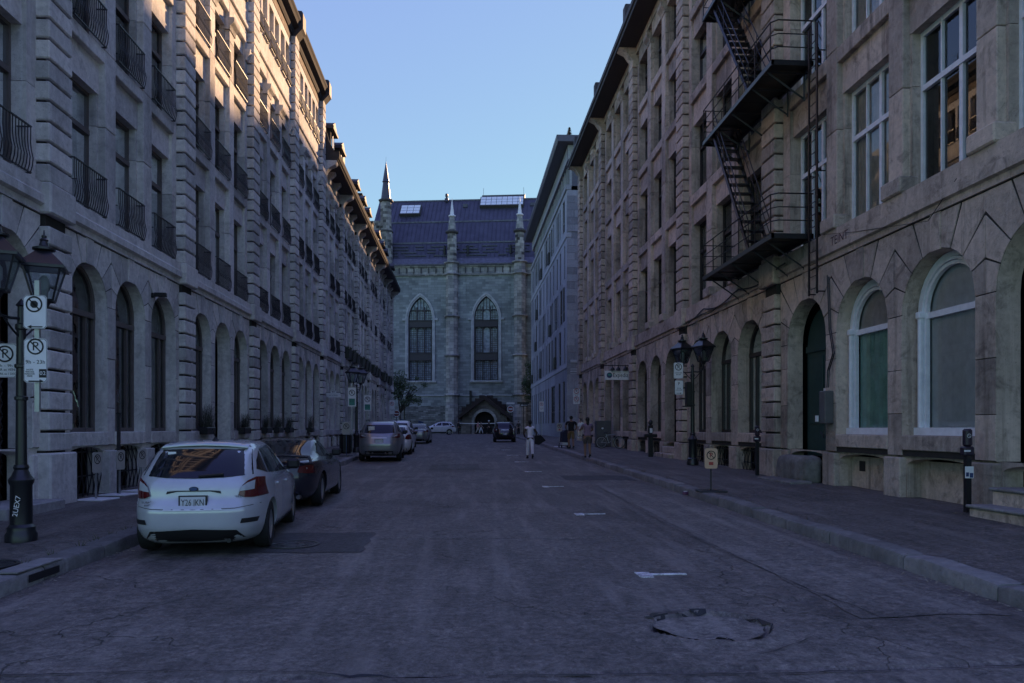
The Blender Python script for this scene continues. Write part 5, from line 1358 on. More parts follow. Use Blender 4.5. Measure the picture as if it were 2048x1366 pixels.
# two signs facing the camera on the post beside the near lamp, one on the lamp's other side
def at(px, py, Y):
    c, s_ = .99787, .06523; t = (px - 1024)/1500.; d = Y/(c - t*s_)
    return t*d*c + d*s_, Y, 1.78 + (857 - py)*d/1500.
SGY = 10.05
x_, y_, z_ = at(70, 624, SGY)
t = plate("no_stopping_sign", .29, .43, (x_, y_, z_), "white no-stopping sign with black octagon and left arrow, upper one by the near lamp")
no_p(t, -.01, .10, -.003, .105, 'dot'); arrow(t, 0, -.19, -.003, .19, -1)
x_, y_, z_ = at(71, 721, SGY)
t = plate("no_parking_sign", .29, .57, (x_, y_, z_), "white no-parking sign reading 9h - 23h below the no-stopping sign")
no_p(t, 0, .18, -.003, .105); words(t, [("9h - 23h", 0, -.02, .07, .24, 'black_paint'), ("EXCEPTE\nVEHICULES\nMUNIS D'UN\nPERMIS", -.07, -.16, .028, .12, 'black_paint'), ("02", .09, -.165, .07, .075, 'white_paint')])
MB().box(.045, .135, -.002, 0, -.22, -.11).build("permit_square", M['black_paint'], t); arrow(t, 0.01, -.265, -.003, .19, 1)
x_, y_, z_ = at(13, 721, 10.6)
t = plate("no_parking_sign", .32, .46, (x_ - .02, y_, z_), "white no-parking sign with weekday hours cut off by the left edge")
no_p(t, 0.0, .09, -.003, .115); words(t, [("8h - 9h", 0, -.07, .05, .2, 'black_paint'), ("MAR et VEN", 0, -.125, .045, .26, 'black_paint'), ("1 AVRIL au 1 DEC", 0, -.18, .04, .28, 'black_paint')])
x_, y_, z_ = at(71, 800, SGY)
po_ = thing("sign_post", "short galvanised bar strapped to the near lamp holding two parking signs", "sign post", (x_, SGY + .03, gz(SGY) + .12))
MB().box(-.03, .03, 0, .04, 1.75, 3.45).build("post", M['galv'], po_)
for zz in (1.95, 2.55, 2.85, 3.3): MB().tube([(0, .03, zz), (-.30, .42, zz)], .014, 5).build("strap", M['iron_grey'], po_)
# low temporary signs on flat bases along the left wall
def temp_sign(x, y, z, label, rz, w=.28, h=.42, pole=.55, leg='galv', red=False, mark=True):
    t = thing("temporary_sign", label, "sign", (x, y, z), rz, "temporary no-parking signs on flat bases")
    MB().cbox(-.3, .3, -.3, .3, .0, .03, .008).build("foot_plate", M['white_paint'] if leg == 'galv' else M['iron_grey'], t)
    MB().box(-.014, .014, .0, .03, .03, pole + h*.7).build("pole", M[leg], t)
    c = .03; pts = [(-w/2 + c, 0), (w/2 - c, 0), (w/2, c), (w/2, h - c), (w/2 - c, h), (-w/2 + c, h), (-w/2, h - c), (-w/2, c)]
    MB().plate([(a, b + pole) for a, b in pts], -.012, 0).build("panel", M['temp_orange'] if leg == 'iron' else M['temp_face'], t)
    if mark:
        sub = bpy.data.objects.new("print", None)
        bpy.data.objects.remove(sub)
        no_p(t, 0, pole + h*.66, -.014, w*.36)
        if red: words(t, [("P", 0, pole + h*.66, w*.4, None, 'red_paint')], -.016); MB().box(-.05, .05, -.0145, -.013, pole + .08, pole + .15).build("sticker", M['red_paint'], t)
    return t
M['temp_orange'] = plain("orange_tinted_sign_face", (.62, .40, .26), .6, var=.08)
M['temp_face'] = plain("temporary_sign_face", (.42, .40, .36), .6, var=.08)
for x, y, rz, nm in ((-7.42, 15.75, R(80), "first of three low pale signs leaning by the left wall, nearest the quoined pier"), (-7.4, 16.75, R(78), "middle one of three low pale signs by the left basement grille"), (-7.3, 17.6, R(74), "last of three low pale signs by the left wall, beside the second grille")):
    temp_sign(x, y, walk_l(x, y), nm, rz)
pp = thing("marker_post", "thin dark post standing behind the three low pale signs", "post", (-7.5, 16.9, walk_l(-7.5, 16.9)))
MB().box(-.03, .03, -.03, .03, 0, 1.75).build("post", M['iron_grey'], pp); MB().box(-.04, .04, -.04, .04, 1.75, 1.78).build("cap", M['iron'], pp)
temp_sign(5.62, 16.7, walk_r(5.6, 16.7), "beige temporary no-parking sign with red letter on a flat base by the right kerb", R(-4), .29, .46, .52, 'iron', True)
temp_sign(-5.15, 33.6, walk_l(-5, 33.6), "beige temporary no-parking sign by the left kerb behind the dark coupe", R(4), .36, .55, .95, 'blue_paint')
temp_sign(5.75, 44.5, walk_r(5.7, 44), "beige temporary no-parking sign beyond the woman in white", R(2), .34, .5, .9, 'galv', True)
def pole_sign(px, py, Y, w, h, label, ptop, kind=0, pole=True, base=None):
    x, y, z = at(px, py, Y)
    t = plate("no_parking_sign", w, h, (x, y, z), label)
    no_p(t, 0, h*.22, -.003, w*.36, ink='red_paint' if kind == 1 else 'black_paint')
    words(t, [("LUN A VEN\n8H-18H", 0, -h*.2, w*.18, w*.7, 'black_paint')]) if w > .25 else None
    if kind == 2: MB().box(-w*.35, w*.35, -.0025, -.001, -h*.42, -h*.08).build("green_panel", M['green_paint'], t)
    if pole:
        b = gz(Y) + .12 if base is None else base
        p = MB().box(-.025, .025, .007, .05, b - z, ptop - z); p.build("post", M['galv'], t)
    return t
# right: two signs by the lamp
x, y, z = at(1357, 741, 25.7); pole_sign(1357, 741, 25.7, .34, .56, "white no-parking sign on the right lamp, upper of two", 0, 0, False)
t = plate("parking_hours_sign", .30, .50, at(1358, 775, 25.72), "white parking-hours sign on the right lamp, lower of two"); words(t, [("P", 0, .13, .14, None, 'black_paint'), ("9H-21H\nLUN A VEN", 0, -.06, .06, .22, 'black_paint')]); arrow(t, 0, -.2, -.003, .18, 1)
hb = thing("lamp_control_box", "black metal box fixed to the shaft of the right lamp", "utility box", (7.98, 25.9, 3.0))
MB().cbox(-.17, .02, -.12, .12, -.42, .42, .02).build("housing", M['iron'], hb); MB().box(-.25, .06, -.15, .15, -.46, -.42).build("base_plate", M['iron'], hb)
# signs at the far end
pole_sign(1153, 786, 55.5, .55, .66, "white no-parking sign at the far end of the right warehouse, upper of two", 4.9, 1)
pole_sign(1153, 801, 55.4, .52, .55, "white no-parking sign at the far end of the right warehouse, lower of two", 4.0, 1, False)
pole_sign(1083, 813, 66.0, .42, .95, "tall double parking sign in front of the slot windows of the modern building", 4.4, 1)
pole_sign(704, 794, 36.6, .40, .95, "tall green and red parking sign on the left beside the far lamp", 4.0, 2)
pole_sign(735, 806, 44.0, .45, .95, "slim parking sign on the left, just past the lamp", 3.9, 2)
pole_sign(784, 814, 77.0, .55, 1.5, "stacked parking signs at the end of the left row", 5.2, 1)
def round_sign(px, py, Y, r, label, pole_z):
    x, y, z = at(px, py, Y); t = thing("stop_sign", label, "sign", (x, y, z))
    MB().plate([(r*math.cos(k*math.pi/10), r*math.sin(k*math.pi/10)) for k in range(20)], 0, .02).build("disc", plain("dull_red_sign", (.25, .05, .05), .5) if "dull_red_sign" not in bpy.data.materials else bpy.data.materials["dull_red_sign"], t)
    no_p(t, 0, 0, -.004, r, None, False, 'white_paint'); MB().box(-r*.62, r*.62, -.006, -.002, -r*.16, r*.16).build("bar", M['white_paint'], t)
    MB().box(-.035, .035, .022, .09, gz(Y) - z, r).build("post", M['iron'], t); return t
round_sign(793, 827, 80, .36, "round no-entry sign at the far left corner below the tree", 0)
t = round_sign(1021, 818, 92, .42, "round no-entry sign by the right side of the church porch", 0)
MB().box(-.5, .5, -.01, .02, .62, .82).build("name_plate", M['white_paint'], t)
x, y, z = at(1047, 808, 90); t = thing("one_way_sign", "black one-way sign with white arrow at the far right corner", "sign", (x, y, z))
MB().box(-.75, .7, 0, .02, .02, .22).build("name_plate", M['iron'], t); MB().box(-.42, .5, -.0, .02, -.3, 0).build("panel", M['iron'], t); arrow(t, 0.05, -.14, -.004, .8, -1, 'white_paint')
MB().box(-.04, .04, .02, .1, gz(90) - z, .25).build("post", M['iron'], t)

# ======================= meters
def meter(x, y, z, label, stickers=False, h=.98):
    t = thing("parking_meter", label, "parking meter", (x, y, z), 0, "black pay-station posts along the right pavement")
    MB().box(-.043, .043, -.043, .043, 0, h).build("post", M['iron'], t)
    MB().cbox(-.2, .2, -.14, .14, -.03, .015, .01).build("foot", M['walk'], t)
    MB().cbox(-.10, .085, -.075, .075, h, h + .16, .025).build("collar", M['meter_head'], t)
    MB().cbox(-.062, .06, -.07, .07, h + .16, h + .46, .03).build("head", M['meter_head'], t)
    no_p(t, -.02, h + .34, -.073, .035, None, True, 'white_paint'); MB().box(-.11, -.0, -.078, -.076, h + .07, h + .10).build("label_strip", M['white_paint'], t)
    if stickers:
        MB().box(-.075, .075, -.05, -.0435, .60, .80).build("sticker", M['white_paint'], t); MB().box(-.06, -.01, -.052, -.05, .63, .70).build("sticker_print", M['blue_paint'], t); MB().box(.005, .065, -.052, -.05, .61, .69).build("sticker_print", M['blue_paint'], t)
M['meter_head'] = plain("purple_black_meter", (.03, .02, .035), .4)
meter(8.58, 12.25, walk_r(8.5, 12.2), "black parking meter post with paper stickers, nearest on the right pavement", True)
meter(8.42, 21.0, walk_r(8.4, 21), "black parking meter post without stickers beside the quoined pier and green door")
t = thing("old_meter", "dark parking meter with white sticker beside the door step on the far right pavement", "parking meter", (8.15, 32.2, walk_r(8.1, 32.2)))
MB().box(-.09, .09, -.09, .09, 0, .85).build("post", M['iron'], t); MB().cbox(-.28, .28, -.12, .12, .85, 1.0, .03).build("shelf", M['iron'], t); MB().cbox(-.10, .10, -.1, .1, 1.0, 1.4, .04).build("head", M['iron'], t); MB().ell((0, 0, 1.5), (.10, .09, .12), 10, 6).build("dome", M['iron_grey'], t, smooth=True); MB().box(-.06, .06, -.105, -.101, 1.05, 1.25).build("sticker", M['white_paint'], t)
for px, Y, lb, z_h in ((807, 84, "blue pay station in front of the far left lamp", 1.9), (842, 88, "tall blue pay station with slanted top before the church", 1.75)):
    x, y, _ = at(px, 857, Y); t = thing("pay_station", lb, "pay station", (x, y, gz(Y) + .05))
    MB().plate([(-.3, 0), (.3, 0), (.3, z_h - .2), (-.3, z_h)], -.2, .2).build("cabinet", M['blue_paint'], t); MB().box(-.15, .15, -.21, -.2, z_h*.6, z_h*.75).build("screen", M['white_paint'], t)

# ======================= hanging signs
x0_ = XR - .02
ex = thing("hanging_shop_sign", "white hanging sign reading Expedia with dark globe on an iron bracket", "sign", (8.25, 39.6, 4.62))
MB().box(-.70, .62, -.05, .05, -.24, .24).build("panel", M['white_paint'], ex)
words(ex, [("Expedia", .14, 0, .32, .82, 'black_paint')], -.053)
MB().plate([(-.46 + .15*math.cos(k*math.pi/8), .15*math.sin(k*math.pi/8)) for k in range(16)], -.056, -.05).build("globe", M['blue_paint'], ex)
MB().plate([(-.45 + .1*math.cos(k*math.pi/4), .03 + .06*math.sin(k*math.pi/4)) for k in range(8)], -.059, -.056).build("globe_highlight", M['green_paint'], ex)
MB().bar((-.9, 0, .52), (.78, 0, .52), .025).bar((.74, 0, .2), (.74, 0, 1.0), .03).build("bracket", M['iron'], ex, fix=False)
for x in (-.3, .0, .38): MB().lathe([(.14, .25), (.10, .36), (.03, .45), (.02, .56)], x, -.12, 10).build("spot_shade", M['iron'], ex)
for x in (-.15, .05): MB().tube([(x - .04, 0, .5), (x - .03, 0, .7), (x + .03, 0, .7), (x + .05, -.1, .5)], .01, 5).build("hook", M['iron'], ex)
sx = thing("number_sign", "white house sign with number 60 hung from the left wall", "sign", at(667, 790, 44.5))
MB().box(-.42, .40, -.03, .03, -.14, .14).build("panel", M['white_paint'], sx)
MB().plate([(.17*math.cos(math.pi*k/8), .14 + .16*math.sin(math.pi*k/8)) for k in range(9)], -.03, .03).build("number_plate", M['white_paint'], sx)
words(sx, [("60", 0, .2, .17, None, 'black_paint'), ("LE ROYER", 0, -.02, .08, .5, 'blue_paint')], -.033)
MB().box(-.6, .42, -.015, .015, .14, .17).build("bracket", M['iron'], sx)
# graffiti sprayed on the stone band
M['graf'] = plain("faded_red_spray", (.075, .04, .045), .9)
for s_, y, z, k in (("TEINT", 17.2, 6.28, .3), ("KB", 17.7, 5.45, .36)):
    o = lettering("graffiti_tag", s_, k, M['graf'], None, (XR - .125 if z > 6 else XR - .006, y, z), (R(90), 0, R(-90)))
    tag(o, "faded reddish graffiti tag sprayed on the right stone band" if z > 6 else "faded graffiti letters on the stone below the right band", "graffiti")

# ======================= cabinet and bicycle
cb_ = thing("utility_cabinet", "tall dark grey utility cabinet standing behind the bicycle", "cabinet", (8.35, 44.2, walk_r(8.3, 44)))
M['cab'] = plain("cabinet_grey", (.09, .09, .095), .5, var=.15)
MB().cbox(-.48, .40, -.3, .3, .02, 1.55, .02).build("body", M['cab'], cb_); MB().box(-.44, -.04, -.31, -.3, .1, 1.48).build("door", M['cab'], cb_); MB().box(.0, .36, -.31, -.3, .1, 1.48).build("door", M['cab'], cb_)
MB().plate([(-.12 + .07*math.cos(k*.785), 1.1 + .06*math.sin(k*.785)) for k in range(8)], -.316, -.31).build("sticker", M['white_paint'], cb_)
bk = thing("bicycle", "black bicycle leaning beside the grey cabinet on the right pavement", "bicycle", (8.25, 41.6, walk_r(8.2, 41.6)), R(-28))
def wheel_ring(mb, cx, cz, r, w):
    n = 22
    for k in range(n):
        a0, a1 = 2*math.pi*k/n, 2*math.pi*(k+1)/n
        for (r0, y0, r1, y1) in ((r, -w, r, w), (r, w, r - .035, w), (r - .035, w, r - .035, -w), (r - .035, -w, r, -w)):
            mb.quad((cx + r0*math.cos(a0), y0, cz + r0*math.sin(a0)), (cx + r0*math.cos(a1), y0, cz + r0*math.sin(a1)), (cx + r1*math.cos(a1), y1, cz + r1*math.sin(a1)), (cx + r1*math.cos(a0), y1, cz + r1*math.sin(a0)))
for cx in (-.52, .52):
    mb = MB(); wheel_ring(mb, cx, .34, .34, .02); w = mb.build("wheel", M['iron'], bk)
    mb = MB(); wheel_ring(mb, cx, .34, .305, .012); mb.build("rim", M['galv'], w)
    mb = MB()
    for k in range(12): a = k*math.pi/6; mb.bar((cx, 0, .34), (cx + .3*math.cos(a), 0, .34 + .3*math.sin(a)), .003)
    mb.build("spokes", M['galv'], w, fix=False)
mb = MB()
for p, q in (((-.52, 0, .34), (-.10, 0, .30)), ((-.10, 0, .30), (-.26, 0, .82)), ((-.52, 0, .34), (-.22, 0, .72)), ((-.22, 0, .74), (.34, 0, .80)), ((-.10, 0, .30), (.36, 0, .70)), ((.32, 0, .92), (.52, 0, .34))): mb.bar(p, q, .018)
mb.build("frame", M['galv'], bk, fix=False)
MB().tube([(.26, -.28, .98), (.34, -.2, 1.0), (.32, 0, .97), (.34, .2, 1.0), (.26, .28, .98)], .013, 6).build("handlebar", M['iron'], bk)
MB().cbox(-.40, -.14, -.07, .07, .84, .90, .025).build("saddle", M['iron'], bk); MB().bar((-.1, -.08, .3), (-.02, -.14, .16), .012).bar((-.1, .08, .3), (-.18, .14, .44), .012).build("crank", M['iron'], bk, fix=False)
bb = thing("litter_bin", "dark round litter bin on the left pavement by the far lamp", "bin", (-5.6, 36.3, walk_l(-5.6, 36.3)))
MB().lathe([(.25, 0), (.27, .08), (.27, .85), (.3, .88), (.22, .95)], 0, 0, 14).build("bin_body", M['iron'], bb); 
for k in range(14): a = k*2*math.pi/14; MB().bar((.285*math.cos(a), .285*math.sin(a), .05), (.285*math.cos(a), .285*math.sin(a), .85), .015).build("slat", M['iron_grey'], bb, fix=False)
# ornamental grasses in the left window boxes
M['grassy'] = leaf_mat("ornamental_grass", (.07, .085, .05))
random.seed(11)
for i, (yy, lb) in enumerate(((23.4, "tall ornamental grass in the first window box behind the white hatchback"), (27.3, "low ornamental grass at the next ground-floor window on the left"), (30.3, "leafy plant at the ground-floor window left of the dark coupe"), (32.2, "bushy plant at the window above the dark coupe roof"), (34.2, "small plant at the window right above the coupe"), (38.9, "spiky grass plant at the left window farther along"))):
    t = thing("window_plant", lb, "plant", (XL + .12, yy, 1.6)); mb = MB().cbox(-.14, .14, -.4, .4, 0, .22, .02); mb.build("trough", M['iron'], t)
    lf = MB()
    for q in range(150):
        a = random.uniform(-.38, .38); x = random.uniform(-.1, .1); h = random.uniform(.35, .95 if i in (0, 5) else .7); bx, by = random.uniform(-.1, .35), random.uniform(-.4, .4)
        P = [Vector((x, a, .2)), Vector((x + bx*.4, a + by*.4, .2 + h*.75)), Vector((x + bx, a + by, .2 + h*random.uniform(.6, 1.0)))]
        w = .012
        i0 = [(lf.v(p.x, p.y - w*(1 - k*.45), p.z), lf.v(p.x, p.y + w*(1 - k*.45), p.z)) for k, p in enumerate(P)]
        for A, B in zip(i0, i0[1:]): lf.f(A[0], A[1], B[1], B[0])
    lf.build("foliage", M['grassy'], t, fix=False)

# aerials and vents on the roofs
for x, y, z, h, lb in ((9.4, 34.5, 23.7, 1.6, "thin aerial on the right warehouse roof, nearer one"), (9.8, 50.0, 23.7, 1.1, "thin aerial on the right warehouse roof, farther one"), (-9.0, 40.5, 21.7, 1.2, "thin aerial on the left brick parapet")):
    t = thing("roof_aerial", lb, "aerial", (x, y, z)); MB().tube([(0, 0, 0), (0, 0, h)], .018, 5).build("mast", M['iron'], t)
    for k in range(3): MB().bar((-.3 + .05*k, 0, h - .15 - .22*k), (.3 - .05*k, 0, h - .15 - .22*k), .009).build("crossbar", M['iron'], t, fix=False)
# ======================= cars
def car_paint(name, col, metal=0.0, rough=.28):
    m, ns, ls, b = new_mat(name)
    n1 = noise(ns, ls, 2.5, 5, .6, wpos(ns, ls)); k = ramp(ns, ls, n1, .3, .7, (.90,)*3 + (1,), (1.06,)*3 + (1,))
    ls.new(mixc(ns, ls, 1.0, col, k, 'MULTIPLY'), b.inputs['Base Color'])
    b.inputs['Metallic'].default_value = metal; b.inputs['Roughness'].default_value = rough
    b.inputs['Coat Weight'].default_value = .8; b.inputs['Coat Roughness'].default_value = .06
    return m
M['p_white'] = car_paint("white_car_paint", (.74, .75, .76)); M['p_pearl'] = car_paint("pale_silver_car_paint", (.52, .54, .57), .2, .22); M['p_silver'] = car_paint("silver_car_paint", (.26, .265, .28), .5, .3)
M['p_dark'] = car_paint("dark_blue_car_paint", (.022, .022, .035), .25, .25); M['p_black'] = car_paint("black_car_paint", (.008, .008, .009), 0, .2)
M['car_glass'] = plain("tinted_car_glass", (.012, .014, .018), .05, spec=.45, var=.0); M['tyre'] = plain("tyre_rubber", (.012, .012, .013), .8); M['rim'] = plain("alloy_rim", (.5, .5, .52), .3, metal=.8)
M['trim'] = plain("black_car_trim", (.012, .012, .013), .55); M['red_lamp'] = plain("red_tail_lamp", (.10, .01, .012), .15, spec=.8, var=.1); M['clear_lamp'] = plain("clear_lamp", (.45, .47, .5), .12, spec=.8); M['seam'] = plain("panel_seam", (.02, .02, .022), .7)
M['plate_face'] = plain("number_plate", (.55, .57, .62), .5)
class Car:
    def __init__(s, rings, n=4.5):
        s.r = rings; s.n = n
    def ring(s, z):
        r = s.r; z = max(r[0][0], min(r[-1][0] - 1e-6, z))
        for i in range(len(r) - 1):
            if r[i][0] <= z <= r[i+1][0]: break
        t = (z - r[i][0])/(r[i+1][0] - r[i][0])
        def cr(k):      # monotone-ish cubic through the listed levels
            p1, p2 = r[i][k], r[i+1][k]; p0 = r[i-1][k] if i > 0 else p1; p3 = r[i+2][k] if i + 2 < len(r) else p2
            h = r[i+1][0] - r[i][0]
            h0 = (r[i][0] - r[i-1][0]) if i > 0 else h; h3 = (r[i+2][0] - r[i+1][0]) if i + 2 < len(r) else h
            d = (p2 - p1)/h; d0 = (p1 - p0)/h0 if i > 0 else d; d3 = (p3 - p2)/h3 if i + 2 < len(r) else d
            m1 = 0 if d*d0 <= 0 else 2*d*d0/(d + d0); m2 = 0 if d*d3 <= 0 else 2*d*d3/(d + d3)
            t2, t3 = t*t, t*t*t
            return (2*t3 - 3*t2 + 1)*p1 + (t3 - 2*t2 + t)*h*m1 + (-2*t3 + 3*t2)*p2 + (t3 - t2)*h*m2
        return cr(1), cr(2), cr(3)
    def rear(s, x, z):
        a, b, w = s.ring(z); c, L = (a + b)/2, (b - a)/2
        return c - L*max(0.0, 1 - min(1, abs(x)/w)**s.n)**(1/s.n)
    def front(s, x, z):
        a, b, w = s.ring(z); c, L = (a + b)/2, (b - a)/2
        return c + L*max(0.0, 1 - min(1, abs(x)/w)**s.n)**(1/s.n)
    def side(s, y, z):
        a, b, w = s.ring(z); c, L = (a + b)/2, (b - a)/2
        return w*max(0.0, 1 - min(1, abs(y - c)/L)**s.n)**(1/s.n)
    def body(s, axles, wr, zc):
        mb = MB(); nz, nt = 46, 72; zs = [s.r[0][0] + (s.r[-1][0] - s.r[0][0])*(k/nz) for k in range(nz + 1)]
        rows = []
        for z in zs:
            a, b, w = s.ring(z); c, L = (a + b)/2, (b - a)/2; row = []
            for k in range(nt):
                t = 2*math.pi*k/nt; ct, st_ = math.cos(t), math.sin(t); e = 2/s.n
                row.append(mb.v(w*math.copysign(abs(ct)**e, ct), c + L*math.copysign(abs(st_)**e, st_), z))
            rows.append(row)
        for A, B in zip(rows, rows[1:]):
            for k in range(nt): mb.f(A[k], A[(k+1) % nt], B[(k+1) % nt], B[k])
        mb.F.append(tuple(rows[0][::-1])); mb.F.append(tuple(rows[-1]))
        me = mb.mesh("body", M['trim'], 'all'); o = bpy.data.objects.new("body_work", me)
        ct_ = MB()
        for ya in axles:
            for sg in (-1, 1):
                ri = []
                for x in (.50, 1.3): ri.append([ct_.v(sg*x, ya + (wr + .055)*math.cos(2*math.pi*k/28), zc + (wr + .055)*math.sin(2*math.pi*k/28)) for k in range(28)])
                for k in range(28): ct_.f(ri[0][k], ri[0][(k+1) % 28], ri[1][(k+1) % 28], ri[1][k])
                ct_.F.append(tuple(ri[0][::-1])); ct_.F.append(tuple(ri[1]))
        cm = ct_.mesh("cut", M['trim']); co = bpy.data.objects.new("cut_work", cm)
        md = o.modifiers.new("b", 'BOOLEAN'); md.operation = 'DIFFERENCE'; md.object = co; md.solver = 'EXACT'
        WORKSHOP.collection.objects.link(co); me2 = evaluated(o)
        bpy.data.objects.remove(o); bpy.data.objects.remove(co)
        return me2
    def patch(s, kind, lo, hi, off=.006, nu=3, sg=1):
        """panel on the skin: lo and hi are matching polylines, (x, z) on the rear or front, (y, z) on a side"""
        mb = MB(); nv = 5; P = []
        def dens(L): 
            o = []
            for a, b in zip(L, L[1:]): o += [(a[0] + (b[0] - a[0])*k/nu, a[1] + (b[1] - a[1])*k/nu) for k in range(nu)]
            return o + [L[-1]]
        A, B = dens(lo), dens(hi)
        for j in range(nv + 1):
            t = j/nv; row = []
            for a, b in zip(A, B):
                u, z = a[0] + (b[0] - a[0])*t, a[1] + (b[1] - a[1])*t
                if kind == 'side': row.append(mb.v(sg*(s.side(u, z) + off), u, z + off*.3))
                elif kind == 'rear': row.append(mb.v(u, s.rear(u, z) - off, z + off*.3))
                else: row.append(mb.v(u, s.front(u, z) + off, z + off*.3))
            P.append(row)
        for r0, r1 in zip(P, P[1:]):
            for k in range(len(r0) - 1): mb.f(r0[k], r0[k+1], r1[k+1], r1[k])
        return mb
def make_wheel(t, x, y, zc, r, sg, spokes=5):
    T = lambda a, b, c: (x + sg*c, y + a, zc + b)
    mb = MB(T); prof = [(r*.66, -.09), (r*.97, -.10), (r, -.06), (r, .06), (r*.97, .095), (r*.68, .10), (r*.66, .06)]
    n = 26; rg = [[mb.v(q*math.cos(2*math.pi*k/n), q*math.sin(2*math.pi*k/n), c) for k in range(n)] for q, c in prof]
    for A, B in zip(rg, rg[1:] + rg[:1]):
        for k in range(n): mb.f(A[k], A[(k+1) % n], B[(k+1) % n], B[k])
    w = mb.build("wheel", M['tyre'], t, smooth=45)
    mb = MB(T)
    for k in range(n):
        a0, a1 = 2*math.pi*k/n, 2*math.pi*(k+1)/n; q0, q1 = r*.67, r*.58
        mb.quad((q0*math.cos(a0), q0*math.sin(a0), .085), (q0*math.cos(a1), q0*math.sin(a1), .085), (q1*math.cos(a1), q1*math.sin(a1), .06), (q1*math.cos(a0), q1*math.sin(a0), .06))
        mb.quad((q1*math.cos(a0), q1*math.sin(a0), .06), (q1*math.cos(a1), q1*math.sin(a1), .06), (q1*math.cos(a1), q1*math.sin(a1), -.05), (q1*math.cos(a0), q1*math.sin(a0), -.05))
    for k in range(spokes):
        a = 2*math.pi*k/spokes + .3
        for d in (-.13, .13):
            c0, s0, c1, s1 = math.cos(a), math.sin(a), math.cos(a + d), math.sin(a + d); px_, py_ = -math.sin(a)*.022, math.cos(a)*.022
            mb.quad((c0*r*.1 - px_, s0*r*.1 - py_, .07), (c0*r*.1 + px_, s0*r*.1 + py_, .07), (c1*r*.62 + px_, s1*r*.62 + py_, .055), (c1*r*.62 - px_, s1*r*.62 - py_, .055))
    mb.ngon([(r*.15*math.cos(k*.785), r*.15*math.sin(k*.785), .075) for k in range(8)])
    mb.build("rim", M['rim'], w, fix=False)
    MB(T).ngon([(r*.62*math.cos(2*math.pi*k/20), r*.62*math.sin(2*math.pi*k/20), -.03) for k in range(20)])
    d = MB(T); d.ngon([(r*.62*math.cos(2*math.pi*k/20), r*.62*math.sin(2*math.pi*k/20), -.03) for k in range(20)]); d.build("brake_disc", M['trim'], w, fix=False)
def vehicle(name, label, cat, loc, rz, C, paint, axles, wr, cfg):
    t = thing(name, label, cat, loc, rz)
    zc = wr
    me = C.body(axles, wr, zc); me.materials.clear(); me.materials.append(M[paint]); me.name = "body"
    me.polygons.foreach_set('use_smooth', [True]*len(me.polygons))
    try: me.set_sharp_from_angle(angle=R(35))
    except Exception: pass
    bo = put("body", me, t)
    for ya in axles:
        for sg in (-1, 1): make_wheel(t, sg*(C.side(ya, .45) - .115), ya, zc, wr, sg, cfg.get('spokes', 5))
    P = lambda *a, **k: C.patch(*a, **k)
    zb, zt, xb, xt = cfg['rw']                   # rear window
    P('rear', [(-xb, zb + cfg.get('rwl', .0)), (-xb*.5, zb), (0, zb - .01), (xb*.5, zb), (xb, zb + cfg.get('rwl', .0))], [(-xt, zt), (-xt*.5, zt + .012), (0, zt + .016), (xt*.5, zt + .012), (xt, zt)]).build("rear_window", M['car_glass'], t, smooth='all')
    for sg in (-1, 1):
        for k, (lo, hi) in enumerate(cfg['sw']): P('side', lo, hi, sg=sg, off=.005).build("side_window", M['car_glass'], t, smooth='all')
        lo, hi = cfg['tail'];
        lo = [(sg*a, z) for a, z in lo]; hi = [(sg*a, z) for a, z in hi]
        lp = P('rear', lo, hi, off=.014, nu=4).build("tail_lamp", M['red_lamp'], t, smooth='all')
        if cfg.get('tail_clear', True):
            m0 = [((a[0]*.6 + b[0]*.4), a[1]*.6 + b[1]*.4) for a, b in zip(lo, hi)]; m1 = [((a[0]*.15 + b[0]*.85), a[1]*.15 + b[1]*.85) for a, b in zip(lo, hi)]
            k = max(2, len(m0)//2 + 1); P('rear', m0[:k], m1[:k], off=.019, nu=4).build("reverse_lamp", M['clear_lamp'], lp, smooth='all')
        for z_, y0, y1 in cfg.get('handles', ()): MB().cbox(sg*C.side((y0 + y1)/2, z_) - .012, sg*C.side((y0 + y1)/2, z_) + .03*1, y0, y1, z_ - .014, z_ + .014, .008).build("door_handle", M[paint], t)
        for (y0, z0, y1, z1) in cfg.get('seams', ()):
            mb = MB(); n = 8
            for k in range(n):
                ya, za, yb, zb_ = y0 + (y1 - y0)*k/n, z0 + (z1 - z0)*k/n, y0 + (y1 - y0)*(k+1)/n, z0 + (z1 - z0)*(k+1)/n
                d = .004
                if abs(y1 - y0) > abs(z1 - z0): q = [(ya, za - d), (yb, zb_ - d), (yb, zb_ + d), (ya, za + d)]
                else: q = [(ya - d, za), (ya + d, za), (yb + d, zb_), (yb - d, zb_)]
                mb.f(*[mb.v(sg*(C.side(u, v) + .0025), u, v) for u, v in q])
            mb.build("door_seam", M['seam'], t, fix=False)
        my, mz = cfg['mirror']; xs_ = C.side(my, mz)
        MB().cbox(min(sg*(xs_ + .03), sg*(xs_ + .23)), max(sg*(xs_ + .03), sg*(xs_ + .23)), my - .06, my + .08, mz - .02, mz + .14, .035).build("wing_mirror", M[cfg.get('mirmat', 'trim')], t)
        MB().box(min(sg*(xs_ - .03), sg*(xs_ + .08)), max(sg*(xs_ - .03), sg*(xs_ + .08)), my - .02, my + .05, mz - .03, mz + .03).build("mirror_arm", M['trim'], t)
        if 'head' in cfg: 
            lo, hi = cfg['head']; P('front', [(sg*a, z) for a, z in lo], [(sg*a, z) for a, z in hi], off=.008).build("headlight", M['clear_lamp'], t, smooth='all')
        if 'sill' in cfg: P('side', [(axles[0] + wr + .07, .20), (axles[1] - wr - .07, .20)], [(axles[0] + wr + .07, cfg['sill']), (axles[1] - wr - .07, cfg['sill'])], off=.006, sg=sg, nu=8).build("rocker_trim", M['trim'], t)
